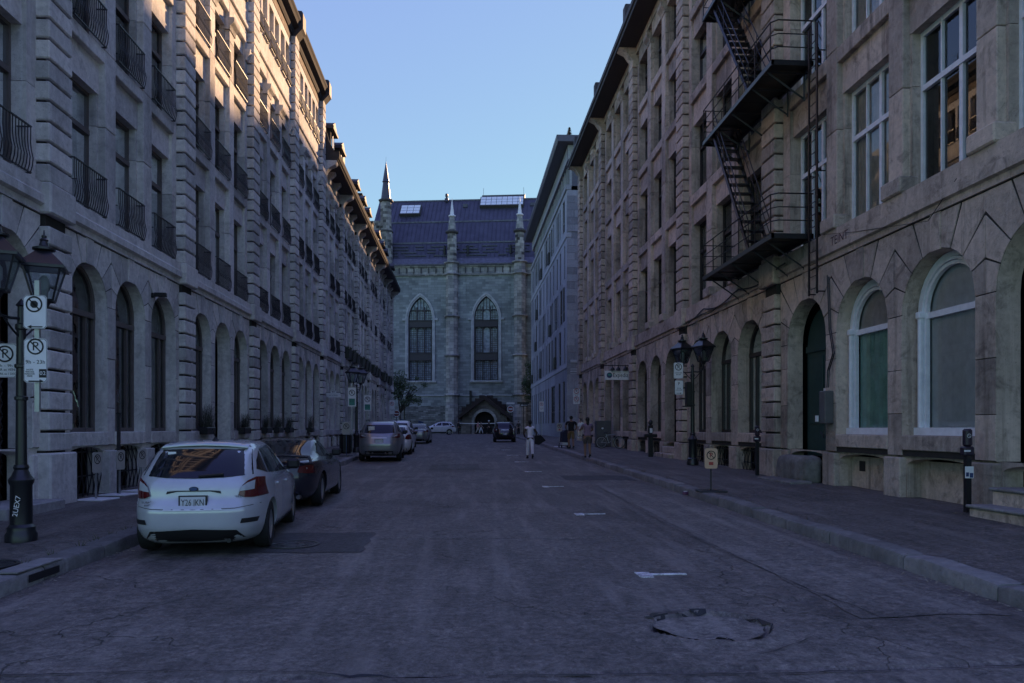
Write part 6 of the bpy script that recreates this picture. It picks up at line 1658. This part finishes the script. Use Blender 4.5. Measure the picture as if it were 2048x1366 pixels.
    xp, zp = cfg['plate']                          # plate, lower bumper insert
    yr = C.rear(0, zp) - .012
    MB().box(-.17 + xp, .17 + xp, yr - .012, yr + .03, zp - .085, zp + .085).build("plate_frame", M['trim'], t)
    pl = MB().box(-.15 + xp, .15 + xp, yr - .016, yr - .012, zp - .07, zp + .07).build("number_plate", M['plate_face'], t)
    if 'platetext' in cfg: lettering("lettering", cfg['platetext'], .115, M['blue_paint'] if False else M['black_paint'], pl, (xp, yr - .018, zp - .005), (R(90), 0, 0), .27)
    lo, hi = cfg['diff']; P('rear', lo, hi, off=.010, nu=4).build("bumper_insert", M['trim'], t, smooth='all')
    for lo, hi, m_, nm in cfg.get('extra', ()): P('rear', lo, hi, off=.008, nu=4).build(nm, M[m_], t, smooth='all')
    if 'ws' in cfg:
        lo, hi = cfg['ws']; P('front', lo, hi, off=.006).build("windscreen", M['car_glass'], t, smooth='all')
    return t, bo, P
def sym(pts): return [(-x, z) for x, z in pts] if pts[0][0] == 0 else [(-x, z) for x, z in pts[::-1]] + pts
# white hatchback
HB = Car([(.16, -1.98, 2.0, .74), (.24, -2.12, 2.12, .82), (.40, -2.21, 2.2, .862), (.58, -2.22, 2.2, .87), (.66, -2.19, 2.17, .87), (.74, -2.14, 2.1, .868), (.86, -2.12, 1.75, .862), (.94, -2.09, 1.3, .845), (1.0, -2.05, .98, .82), (1.1, -1.96, .78, .772), (1.22, -1.82, .52, .715), (1.33, -1.66, .25, .66), (1.41, -1.46, -.02, .60), (1.45, -1.25, -.2, .53), (1.468, -.95, -.42, .36)])
cfg = dict(rw=(1.0, 1.345, .68, .60), rwl=.03,
    sw=[([(-1.72, 1.09), (-1.42, 1.03)], [(-1.58, 1.2), (-1.30, 1.33)]), ([(-1.36, 1.03), (-.50, 1.0)], [(-1.22, 1.345), (-.50, 1.39)]), ([(-.43, 1.0), (.60, .985)], [(-.43, 1.39), (.02, 1.36)])],
    tail=([(.53, .775), (.60, .745), (.70, .735), (.825, .745)], [(.575, .90), (.63, .955), (.71, .995), (.79, .985)]), tail_clear=True,
    handles=((.86, -1.02, -.86), (.84, -.10, .06)), seams=((-.46, .30, -.46, .99), (-1.28, .55, -1.18, .98), (.72, .34, .66, .95), (-1.2, .29, .72, .29)),
    mirror=(.52, 1.0), plate=(0, .70), platetext="Y26 JKN", diff=([(-.62, .20), (0, .18), (.62, .20)], [(-.52, .335), (0, .36), (.52, .335)]), sill=.26, spokes=5,
    extra=[([(-.30, .845), (.30, .845)], [(-.30, .868), (.30, .868)], 'p_pearl', "tailgate_handle_bar"), ([(-.36, .60), (0, .595), (.36, .60)], [(-.34, .622), (0, .618), (.34, .622)], 'rim', "tailgate_lip"), ([(-.33, .80), (-.2, .83), (.2, .83), (.33, .80)], [(-.32, .835), (-.2, .842), (.2, .842), (.32, .835)], 'seam', "handle_recess"), ([(-.86, .66), (-.5, .615), (0, .605), (.5, .615), (.86, .66)], [(-.86, .668), (-.5, .622), (0, .612), (.5, .622), (.86, .668)], 'seam', "tailgate_seam"),
           ([(-.74, .42), (-.56, .42)], [(-.76, .48), (-.58, .48)], 'trim', "bumper_reflector"), ([(.56, .42), (.74, .42)], [(.58, .48), (.76, .48)], 'trim', "bumper_reflector"), ([(-.58, 1.375), (0, 1.395), (.58, 1.375)], [(-.55, 1.40), (0, 1.42), (.55, 1.40)], 'trim', "spoiler_gap")])
hb, bo, P = vehicle("white_hatchback", "white hatchback parked at the left kerb, nearest car, plate Y26 JKN", "car", (-3.62, 11.85, gz(11.8)), R(6.0), HB, 'p_pearl', (-1.32, 1.33), .315, cfg)
mb = MB(); mb.tube([(-.06 + .1, HB.rear(.05, 1.03) - .03, 1.02), (.34, HB.rear(.34, 1.04) - .03, 1.045)], .016, 5); mb.build("rear_wiper", M['trim'], hb)
mb = MB(); nn = 12
mb.lathe([(.06, 0), (.03, .03), (.012, .06)], 0.03, -1.02, 10); mb.tube([(.03, -1.02, .04), (.03, -1.22, .17)], .006, 5); mb.build("roof_antenna", M['trim'], hb, (0, 0, 1.455))
spx = MB(); pts = [(-.55, 1.372), (-.3, 1.40), (0, 1.41), (.3, 1.40), (.55, 1.372)]
A = [spx.v(x, HB.rear(x, z) - .005, z - .012) for x, z in pts]; B = [spx.v(x, HB.rear(x, z) - .115, z - .005) for x, z in pts]; C_ = [spx.v(x, HB.rear(x, z) + .14, z + .045) for x, z in pts]
for k in range(4): spx.f(A[k], A[k+1], B[k+1], B[k]); spx.f(B[k], B[k+1], C_[k+1], C_[k])
spx.build("roof_spoiler", M['p_pearl'], hb, smooth='all')
zb_ = .865; yb_ = HB.rear(0, zb_) - .02
mb = MB(); mb.plate([(.055*math.cos(k*math.pi/8), zb_ + .03*math.sin(k*math.pi/8)) for k in range(16)], yb_ - .006, yb_ + .01); mb.build("badge", M['trim'], hb)
mb = MB(); mb.plate([(.046*math.cos(k*math.pi/8), zb_ + .023*math.sin(k*math.pi/8)) for k in range(16)], yb_ - .008, yb_ - .004); mb.build("badge_enamel", M['blue_paint'], hb)
for x, z, s_ in ((-.55, .70, "SUBARU"), (-.55, .665, "AWD"), (.52, .76, "IMPREZA")): lettering("badge_lettering", s_, .035, M['trim'], hb, (x, HB.rear(x, z) - .01, z), (R(90), 0, 0), .15 if s_ != "AWD" else .08)
MB().box(-.42, -.32, HB.rear(-.37, 1.3) - .012, HB.rear(-.37, 1.3) - .010, 1.285, 1.325).build("window_sticker", M['white_paint'], hb)
mb = MB(); mb.tube([(.42, -2.0, .20), (.42, -2.12, .20)], .03, 8); mb.build("exhaust_pipe", M['trim'], hb)
# dark coupe
CP = Car([(.16, -2.0, 2.1, .76), (.25, -2.18, 2.2, .86), (.42, -2.28, 2.27, .905), (.60, -2.30, 2.24, .915), (.74, -2.28, 2.1, .91), (.84, -2.25, 1.8, .90), (.92, -2.15, 1.3, .87), (.97, -1.75, .95, .82), (1.05, -1.45, .72, .76), (1.15, -1.15, .42, .70), (1.25, -.85, .12, .645), (1.32, -.60, -.15, .58), (1.352, -.40, -.3, .48), (1.362, -.36, -.34, .30)], 4.0)
cfg = dict(rw=(.975, 1.30, .66, .52), sw=[([(-1.35, 1.03), (-.72, .985)], [(-1.0, 1.16), (-.60, 1.29)]), ([(-.62, .985), (.62, .965)], [(-.52, 1.30), (-.12, 1.28)])],
    tail=([(.54, .72), (.68, .69), (.80, .69)], [(.57, .83), (.70, .855), (.79, .845)]), tail_clear=False, handles=((.80, -.38, -.2),), seams=((-.62, .32, -.60, .97), (.68, .34, .66, .93)),
    mirror=(.42, .98), plate=(0, .52), diff=([(-.62, .19), (0, .17), (.62, .19)], [(-.6, .30), (0, .31), (.6, .30)]), spokes=7,
    extra=[([(-.80, .58), (0, .585), (.80, .58)], [(-.80, .592), (0, .597), (.80, .592)], 'seam', "bumper_seam")])
cp, bo, P = vehicle("dark_coupe", "dark blue-black coupe with rear spoiler parked ahead of the white hatchback", "car", (-3.78, 16.9, gz(16.9)), R(1.5), CP, 'p_dark', (-1.28, 1.28), .33, cfg)
mb = MB(); pts = [(-.78, .93), (-.74, 1.02), (-.4, 1.045), (0, 1.05), (.4, 1.045), (.74, 1.02), (.78, .93)]
for (x0, z0), (x1, z1) in zip(pts, pts[1:]):
    for q in ((-2.24, 0), ): mb.quad((x0, -2.26, z0), (x1, -2.26, z1), (x1, -2.02, z1 + .015), (x0, -2.02, z0 + .015)); mb.quad((x0, -2.26, z0), (x1, -2.26, z1), (x1, -2.25, z1 - .03), (x0, -2.25, z0 - .03)); mb.quad((x0, -2.25, z0 - .03), (x1, -2.25, z1 - .03), (x1, -2.02, z1 - .01), (x0, -2.02, z0 - .01))
mb.build("rear_spoiler", M['p_dark'], cp)
lettering("plate_sticker", "A1000", .05, M['white_paint'], cp, (.62, CP.rear(.62, .90) - .02, .66 + .13), (R(90), 0, 0), .16)
for x in (-.55, .55): MB().tube([(x, -2.0, .24), (x, -2.22, .24)], .04, 8).build("exhaust_pipe", M['rim'], cp)
# silver utility cars and hatchbacks
SU = Car([(.22, -1.95, 2.0, .76), (.32, -2.16, 2.16, .87), (.48, -2.25, 2.24, .91), (.68, -2.26, 2.25, .92), (.86, -2.20, 2.15, .915), (1.0, -2.15, 1.7, .905), (1.1, -2.10, 1.15, .88), (1.2, -2.03, .92, .84), (1.35, -1.90, .60, .77), (1.5, -1.74, .25, .70), (1.6, -1.58, -.05, .64), (1.66, -1.36, -.25, .55), (1.68, -1.1, -.45, .38)])
def suv_cfg(**k):
    d = dict(rw=(1.16, 1.50, .72, .64), rwl=.03, sw=[([(-1.75, 1.24), (-1.40, 1.2)], [(-1.6, 1.36), (-1.32, 1.5)]), ([(-1.32, 1.2), (-.42, 1.16)], [(-1.24, 1.51), (-.42, 1.55)]), ([(-.35, 1.16), (.70, 1.13)], [(-.35, 1.55), (.12, 1.52)])],
        tail=([(.52, 1.0), (.72, .97), (.88, .98)], [(.52, 1.02), (.74, 1.14), (.87, 1.16)]), handles=((1.0, -1.0, -.82), (.99, -.05, .13)), seams=((-.39, .4, -.39, 1.15), (.80, .42, .76, 1.1)),
        mirror=(.60, 1.15), plate=(0, .84), diff=([(-.74, .27), (0, .25), (.74, .27)], [(-.74, .42), (0, .44), (.74, .42)]), sill=.36,
        extra=[([(-.5, .30), (0, .30), (.5, .30)], [(-.55, .37), (0, .385), (.55, .37)], 'rim', "skid_plate"), ([(-.32, .955), (.32, .955)], [(-.32, .985), (.32, .985)], 'rim', "tailgate_bar"), ([(-.85, .62), (0, .60), (.85, .62)], [(-.85, .628), (0, .608), (.85, .628)], 'seam', "tailgate_seam")],
        ws=([(-.62, 1.14), (0, 1.12), (.62, 1.14)], [(-.56, 1.52), (0, 1.56), (.56, 1.52)]), head=([(.5, .86), (.78, .88)], [(.55, .98), (.80, .98)]))
    d.update(k); return d
def racks(t, z, w, y0, y1):
    for sg in (-1, 1): MB().tube([(sg*w, y0, z - .06), (sg*w, y0 + .12, z), (sg*w, y1 - .12, z), (sg*w, y1, z - .06)], .018, 6).build("roof_rail", M['trim'], t)
su, bo, P = vehicle("silver_utility_car", "silver compact utility car parked on the left behind the dark coupe, seen from behind", "car", (-3.52, 33.3, gz(33.3)), R(2), SU, 'p_silver', (-1.32, 1.36), .345, suv_cfg())
racks(su, 1.72, .60, -1.3, .3)
MB().box(-.45, -.2, SU.rear(-.3, 1.3) - .012, SU.rear(-.3, 1.3) - .008, 1.2, 1.45).build("window_paper", M['curtain'], su)
vehicle("pale_hatchback", "pale hatchback half hidden in front of the silver utility car", "car", (-3.42, 39.3, gz(39.3)), R(1), HB, 'p_white', (-1.32, 1.33), .315, dict(cfg, rw=(1.0, 1.345, .68, .60), sw=[([(-1.36, 1.03), (-.50, 1.0)], [(-1.22, 1.345), (-.50, 1.39)]), ([(-.43, 1.0), (.60, .985)], [(-.43, 1.39), (.02, 1.36)])], mirror=(.52, 1.0), plate=(0, .7), tail=([(.53, .775), (.60, .745), (.70, .735), (.825, .745)], [(.575, .90), (.63, .955), (.71, .995), (.79, .985)]), handles=(), seams=(), extra=[]))
va, bo, P = vehicle("white_utility_car", "white utility car mostly hidden in the left row beyond the pale hatchback", "car", (-3.85, 46.6, gz(46.6)), R(0), SU, 'p_white', (-1.32, 1.36), .345, suv_cfg(seams=(), handles=(), extra=[]))
SD = Car([(.16, -2.1, 2.1, .74), (.25, -2.24, 2.22, .83), (.42, -2.32, 2.3, .87), (.62, -2.33, 2.28, .88), (.80, -2.30, 2.1, .875), (.92, -2.26, 1.6, .86), (1.0, -2.1, 1.1, .83), (1.05, -1.6, .95, .79), (1.15, -1.40, .72, .745), (1.28, -1.12, .42, .68), (1.38, -.85, .10, .61), (1.43, -.65, -.12, .52), (1.45, -.5, -.3, .36)])
sd_cfg = dict(rw=(1.06, 1.37, .66, .56), sw=[([(-1.38, 1.08), (-.50, 1.04)], [(-1.0, 1.33), (-.50, 1.38)]), ([(-.43, 1.04), (.72, 1.02)], [(-.43, 1.38), (.05, 1.35)])], tail=([(.52, .82), (.70, .80), (.85, .80)], [(.52, .95), (.70, .98), (.84, .97)]), handles=((.9, -1.0, -.84),), seams=(), mirror=(.6, 1.02), plate=(-.05, .80), diff=([(-.7, .19), (0, .17), (.7, .19)], [(-.7, .30), (0, .31), (.7, .30)]))
sd, bo, P = vehicle("silver_sedan", "silver sedan parked farthest along the left row, before the white car across", "car", (-3.25, 56.0, gz(56)), R(-2), SD, 'p_silver', (-1.33, 1.33), .32, sd_cfg)
MB().cbox(-.65, .65, -2.24, -2.05, 1.07, 1.10, .012).build("rear_spoiler", M['p_silver'], sd)
ra, bo, P = vehicle("white_crossover", "white crossover standing sideways across the end of the street before the church", "car", (-3.15, 96.5, gz(96.5)), R(97), SU, 'p_white', (-1.34, 1.38), .36, suv_cfg())
racks(ra, 1.72, .60, -1.3, .3)
MN = Car([(.18, -1.75, 1.85, .74), (.28, -1.92, 1.98, .84), (.45, -2.02, 2.05, .885), (.65, -2.04, 2.05, .895), (.85, -1.98, 1.95, .89), (.97, -1.94, 1.4, .88), (1.05, -1.90, .95, .855), (1.2, -1.80, .72, .79), (1.35, -1.68, .50, .73), (1.46, -1.55, .32, .68), (1.52, -1.40, .15, .62), (1.555, -1.1, -.1, .5), (1.56, -.9, -.3, .4)], 4.2)
mn, bo, P = vehicle("black_small_car", "small black car seen from behind near the right kerb at the far end", "car", (3.22, 58.9, gz(58.9)), R(-1), MN, 'p_black', (-1.26, 1.34), .33,
    dict(rw=(1.1, 1.42, .68, .60), sw=[([(-1.5, 1.12), (-.45, 1.08)], [(-1.42, 1.42), (-.45, 1.45)]), ([(-.38, 1.08), (.70, 1.06)], [(-.38, 1.45), (.35, 1.42)])], tail=([(.60, .82), (.70, .80), (.82, .82)], [(.60, 1.02), (.70, 1.05), (.80, 1.02)]), mirror=(.65, 1.06), plate=(0, .62), diff=([(-.7, .22), (0, .2), (.7, .22)], [(-.7, .34), (0, .35), (.7, .34)]),
         extra=[([(-.3, .90), (.3, .90)], [(-.28, .95), (.28, .95)], 'rim', "tailgate_bar")]))
racks(mn, 1.60, .60, -1.2, .1)
# ======================= people
def skin_mesh(name, nodes, edges, mat, root=0, sub=2):
    """nodes {key: ((x, y, z), rx, ry)} grown into one surface"""
    keys = list(nodes); idx = {k: i for i, k in enumerate(keys)}
    me = bpy.data.meshes.new(name); me.from_pydata([nodes[k][0] for k in keys], [(idx[a], idx[b]) for a, b in edges], [])
    o = bpy.data.objects.new(name, me); WORKSHOP.collection.objects.link(o)
    md = o.modifiers.new("skin", 'SKIN'); md.use_smooth_shade = True
    if not me.skin_vertices: 
        WORKSHOP.view_layers[0].update()
    for i, k in enumerate(keys):
        me.skin_vertices[0].data[i].radius = nodes[k][1:3]; me.skin_vertices[0].data[i].use_root = (i == root)
    s_ = o.modifiers.new("s", 'SUBSURF'); s_.levels = sub; s_.render_levels = sub
    WORKSHOP.collection.objects.unlink(o); out = evaluated(o)
    bpy.data.objects.remove(o); out.materials.clear(); out.materials.append(mat)
    for p in out.polygons: p.use_smooth = True
    return out
def person(label, loc, rz, H, top, bottom, skin, hair, pose=None, sleeve=.45, legs=1.0, shoes=None, stride=.0, lean=0.0, hairlong=0.0, wide=1.0, hat=None):
    """faces +y; stride in metres between the feet; pose overrides arm joints"""
    t = thing("person", label, "person", loc, rz); k = H/1.72; t.scale = (k*wide**.5, k*wide**.5, k)
    s = stride/2; L = lean
    J = dict(pel=((0, 0, .94), .125, .10), waist=((0, L*.2, 1.08), .115*wide, .085*wide), chest=((0, L*.6, 1.28), .14*wide, .095*wide), top=((0, L*.9, 1.42), .10, .07), neck=((0, L, 1.49), .047, .05), jaw=((0, L + .02, 1.55), .058, .07), head=((0, L + .01, 1.63), .072, .088), crown=((0, L, 1.70), .045, .05))
    for n_, sg in (('l', -1), ('r', 1)):
        J['sh' + n_] = ((sg*.175*wide, L*.9, 1.40), .055, .055)
        J['el' + n_] = ((sg*.235*wide, L*.6 + sg*s*.35 - .03, 1.13), .041, .041); J['wr' + n_] = ((sg*.25*wide, L*.6 + sg*s*.7 + .06, .90), .028, .028); J['ha' + n_] = ((sg*.25*wide, L*.6 + sg*s*.75 + .09, .83), .032, .02)
        f_ = -sg*s
        J['hip' + n_] = ((sg*.085, 0, .88), .092, .095); J['kn' + n_] = ((sg*.09, f_*.55 + .03, .50), .060, .062); J['an' + n_] = ((sg*.085, f_ - .02, .09 + (.06 if f_ < -.05 else 0)), .040, .042); J['to' + n_] = ((sg*.095, f_ + .14, .035 + (.0 if f_ < -.05 else 0)), .038, .026)
    for kk, v in (pose or {}).items(): J[kk] = (v, J[kk][1], J[kk][2])
    E_ = [('pel', 'waist'), ('waist', 'chest'), ('chest', 'top'), ('top', 'neck'), ('neck', 'jaw'), ('jaw', 'head'), ('head', 'crown')]
    for n_ in 'lr': E_ += [('top', 'sh' + n_), ('sh' + n_, 'el' + n_), ('el' + n_, 'wr' + n_), ('wr' + n_, 'ha' + n_), ('pel', 'hip' + n_), ('hip' + n_, 'kn' + n_), ('kn' + n_, 'an' + n_), ('an' + n_, 'to' + n_)]
    bm_ = skin_mesh("body", J, E_, skin)
    body = put("body", bm_, t)
    for n_, sg in (('l', -1), ('r', 1)):                 # fingers and thumb of each hand
        h = Vector(J['ha' + n_][0]); w = Vector(J['wr' + n_][0]); d = (h - w).normalized(); side = d.cross(Vector((0, 0, 1)));
        side = side.normalized() if side.length > .1 else Vector((0, 1, 0))
        for q in range(4): 
            b0 = h + side*(.016*(q - 1.5)); ln = (.07, .08, .078, .06)[q]
            MB().tube([b0, b0 + d*ln*.55, b0 + d*ln*.9 - side.cross(d)*.02], [.009, .008, .006], 5).build("finger", skin, t, smooth=True)
        MB().tube([w + d*.03 + side*.02, w + d*.06 + side*.045, w + d*.09 + side*.045], [.011, .009, .007], 5).build("thumb", skin, t, smooth=True)
    up = lambda v, g: (v[0], v[1] + g, v[2] + g)
    # shirt
    Sd = {q: up(J[q], .016) for q in ('waist', 'chest', 'top')}; p_ = J['pel']; Sd['hem'] = ((p_[0][0], p_[0][1], p_[0][2] + .03), p_[1] + .022, p_[2] + .022)
    se = [('hem', 'waist'), ('waist', 'chest'), ('chest', 'top')]
    for n_ in 'lr':
        Sd['sh' + n_] = up(J['sh' + n_], .014); a, b = Vector(J['sh' + n_][0]), Vector(J['el' + n_][0]); e = a + (b - a)*min(1, sleeve*1.4)
        Sd['sl' + n_] = (tuple(e), .058, .058); se += [('top', 'sh' + n_), ('sh' + n_, 'sl' + n_)]
        if sleeve > .9: Sd['sw' + n_] = (tuple(b + (Vector(J['wr' + n_][0]) - b)*.9), .042, .042); se += [('sl' + n_, 'sw' + n_)]
    put("shirt", skin_mesh("shirt", Sd, se, top), t)
    Tr = {'belt': ((0, 0, 1.0), .125*wide**.6, .098), 'pel': up(J['pel'], .018)}; te = [('belt', 'pel')]
    for n_ in 'lr':
        Tr['hip' + n_] = up(J['hip' + n_], .014); a, b = Vector(J['kn' + n_][0]), Vector(J['an' + n_][0])
        if legs >= .6: Tr['kn' + n_] = up(J['kn' + n_], .018); te += [('pel', 'hip' + n_), ('hip' + n_, 'kn' + n_)]
        else: a0 = Vector(J['hip' + n_][0]); Tr['kn' + n_] = (tuple(a0 + (a - a0)*.8), .082, .085); te += [('pel', 'hip' + n_), ('hip' + n_, 'kn' + n_)]
        if legs > .9: Tr['an' + n_] = (tuple(a + (b - a)*.88), .062, .064); te += [('kn' + n_, 'an' + n_)]
    put("trousers", skin_mesh("trousers", Tr, te, bottom, root=1), t)
    hd = J['head'][0]
    mb = MB().ell((hd[0], hd[1] - .018, hd[2] + .03), (.088, .10, .10), 12, 8)
    if hairlong: mb.ell((hd[0], hd[1] - .075, hd[2] - hairlong*.5), (.06, .045, .06 + hairlong*.6), 10, 7)
    mb.build("hair", hair, t, smooth='all')
    f = MB().ell((hd[0], hd[1] + .093, hd[2] - .015), (.012, .018, .022), 6, 4); f.build("nose", skin, t, smooth='all')
    for sg in (-1, 1):
        MB().ell((hd[0] + sg*.076, hd[1] + .005, hd[2] - .01), (.010, .020, .030), 6, 4).build("ear", skin, t, smooth='all'); MB().ell((hd[0] + sg*.03, hd[1] + .082, hd[2] + .01), (.012, .008, .008), 6, 4).build("eye", M['white_paint'], t, smooth='all')
    MB().box(hd[0] - .022, hd[0] + .022, hd[1] + .078, hd[1] + .090, hd[2] - .055, hd[2] - .046).build("mouth", M['lips'], t)
    if hat: MB().ell((hd[0], hd[1], hd[2] + .06), (.13, .13, .09), 12, 6).build("hat", hat, t, smooth='all')
    for n_ in 'lr':
        a, o = Vector(J['an' + n_][0]), Vector(J['to' + n_][0])
        MB().tube([a + Vector((0, -.05, -.035)), a + Vector((0, .03, -.03)), o], [.045, .05, .034], 8).build("shoe", shoes or M['iron'], t, smooth=True)
    return t
M['lips'] = plain("lips", (.18, .07, .06), .6)
SK_D = plain("dark_skin", (.06, .032, .022), .55); SK_M = plain("tan_skin", (.28, .16, .11), .55); SK_L = plain("fair_skin", (.42, .28, .22), .55)
HA = plain("dark_hair", (.01, .009, .008), .7); HB_ = plain("brown_hair", (.05, .032, .02), .7)
C_W = plain("lilac_white_cloth", (.76, .72, .82), .85); C_B = plain("black_cloth", (.012, .012, .015), .9); C_K = plain("khaki_cloth", (.20, .13, .055), .9); C_P = plain("mauve_cloth", (.24, .16, .22), .9); C_G = plain("grey_brown_cloth", (.09, .075, .07), .9); C_R = plain("pink_cloth", (.45, .2, .24), .9); C_T = plain("pale_cloth", (.5, .44, .38), .9); C_WH = plain("white_cloth", (.62, .64, .68), .9)
y = 33.5
wm = person("woman in white top and trousers walking away in the road with a black bag", (3.0, y, gz(y)), R(4), 1.70, C_W, C_W, SK_D, HA, stride=.42, sleeve=.22, shoes=C_B,
     pose=dict(ell=(-.30, -.06, 1.14), wrl=(-.22, .08, .98), hal=(-.15, .13, .97), elr=(.29, -.05, 1.16), wrr=(.30, .06, .95), har=(.29, .12, .92)))
bg = thing("shoulder_bag", "large black shoulder bag hanging at the right side of the woman in white", "bag", (3.36, y - .02, gz(y) + .70), R(8))
MB().plate([(-.16, .32), (.12, .36), (.34, .12), (.02, -.08), (-.14, -.04)], -.07, .07).build("pouch", C_B, bg); MB().tube([(-.12, 0, .30), (-.2, 0, .62), (-.17, 0, .70), (.02, 0, .38)], .012, 5).build("strap", C_B, bg)
y = 41.4
person("man in black T-shirt and khaki shorts pushing a stroller along the right pavement", (6.0, y, walk_r(6, y)), R(2), 1.80, C_B, C_K, SK_M, HA, stride=.30, sleeve=.45, legs=.7, wide=1.18,
       pose=dict(ell=(-.27, .05, 1.16), wrl=(-.2, .26, 1.05), hal=(-.18, .33, 1.05), elr=(.29, .02, 1.14), wrr=(.25, .2, 1.0), har=(.22, .3, 1.02)))
sr = thing("stroller", "dark folding stroller with white basket in front of the man in black", "stroller", (5.72, 42.05, walk_r(5.7, 42)), R(5))
MB().plate([(-.2, .35), (.22, .32), (.24, .95), (.05, 1.05), (-.18, .9)], -.3, .3).build("seat_hood", plain("navy_cloth", (.02, .02, .05), .8), sr)
for xx in (-.24, .24):
    MB().bar((xx, -.55, 1.02), (xx, .35, .12), .014).build("frame_tube", M['iron'], sr, fix=False)
    for yy in (-.32, .36): 
        mb = MB(lambda a, b, c, xx=xx, yy=yy: (xx + b, yy + a, c)); wheel_ring(mb, 0, .10, .10, .02); mb.build("wheel", M['iron'], sr)
MB().cbox(-.2, .2, -.28, .25, .18, .34, .03).build("basket", C_WH, sr)
y = 31.6
person("woman in mauve top and dark shorts carrying a child on the right pavement", (5.28, y, walk_r(5.3, y)), R(3), 1.70, C_P, C_G, SK_M, HA, stride=.12, sleeve=.35, legs=.5, hairlong=.2, wide=1.1,
       pose=dict(ell=(-.28, .10, 1.2), wrl=(-.30, .28, 1.16), hal=(-.22, .34, 1.18), elr=(.24, .14, 1.18), wrr=(.05, .30, 1.12), har=(-.03, .32, 1.12)))
person("small child in white carried on the arm of the woman in mauve", (5.03, y + .22, walk_r(5.3, y) + .72), R(150), .92, C_WH, C_T, SK_L, HB_, stride=.05, sleeve=.9, shoes=C_WH, pose=dict(ell=(-.3, .1, 1.25), wrl=(-.32, .3, 1.3), hal=(-.32, .38, 1.3), knl=(-.12, .22, .66), anl=(-.12, .2, .3), tol=(-.12, .34, .27), knr=(.12, .22, .66), anr=(.12, .2, .3), tor=(.12, .34, .27)))
def far(px, Y, label, rz, H, a, b, sk, hr, **k):
    x, yy, _ = at(px, 857, Y); person(label, (x, yy, gz(Y) + .02), rz, H, a, b, sk, hr, **k)
far(917, 98.5, "person all in black standing behind the white crossover", R(-60), 1.78, C_B, C_B, SK_M, HA, stride=.1, sleeve=1.0)
far(956, 98.8, "walker in pink shirt and beige trousers crossing before the church porch", R(-85), 1.72, C_R, C_T, SK_L, HB_, stride=.6)
far(962, 98.2, "walker in dark top and white trousers beside the one in pink", R(-80), 1.66, C_G, C_WH, SK_L, HB_, stride=.6, hairlong=.12)
far(978, 99.6, "person in dark clothes and white hat at the church porch arch", R(80), 1.8, C_B, C_B, SK_L, HB_, stride=.55, sleeve=1.0, hat=C_WH)
far(821, 86.5, "person with dark hair standing between the two blue pay stations", R(-20), 1.7, C_B, C_G, SK_L, HA, sleeve=.9, hairlong=.2)
far(1037, 88.0, "person in dark top with white bag by the far right corner", R(200), 1.7, C_G, C_B, SK_L, HB_, sleeve=.9)
far(1142, 71.0, "distant person standing in the mouth of the side lane on the right", R(10), 1.72, C_G, C_G, SK_M, HA, sleeve=.9) if False else None
bpy.data.scenes.remove(WORKSHOP)
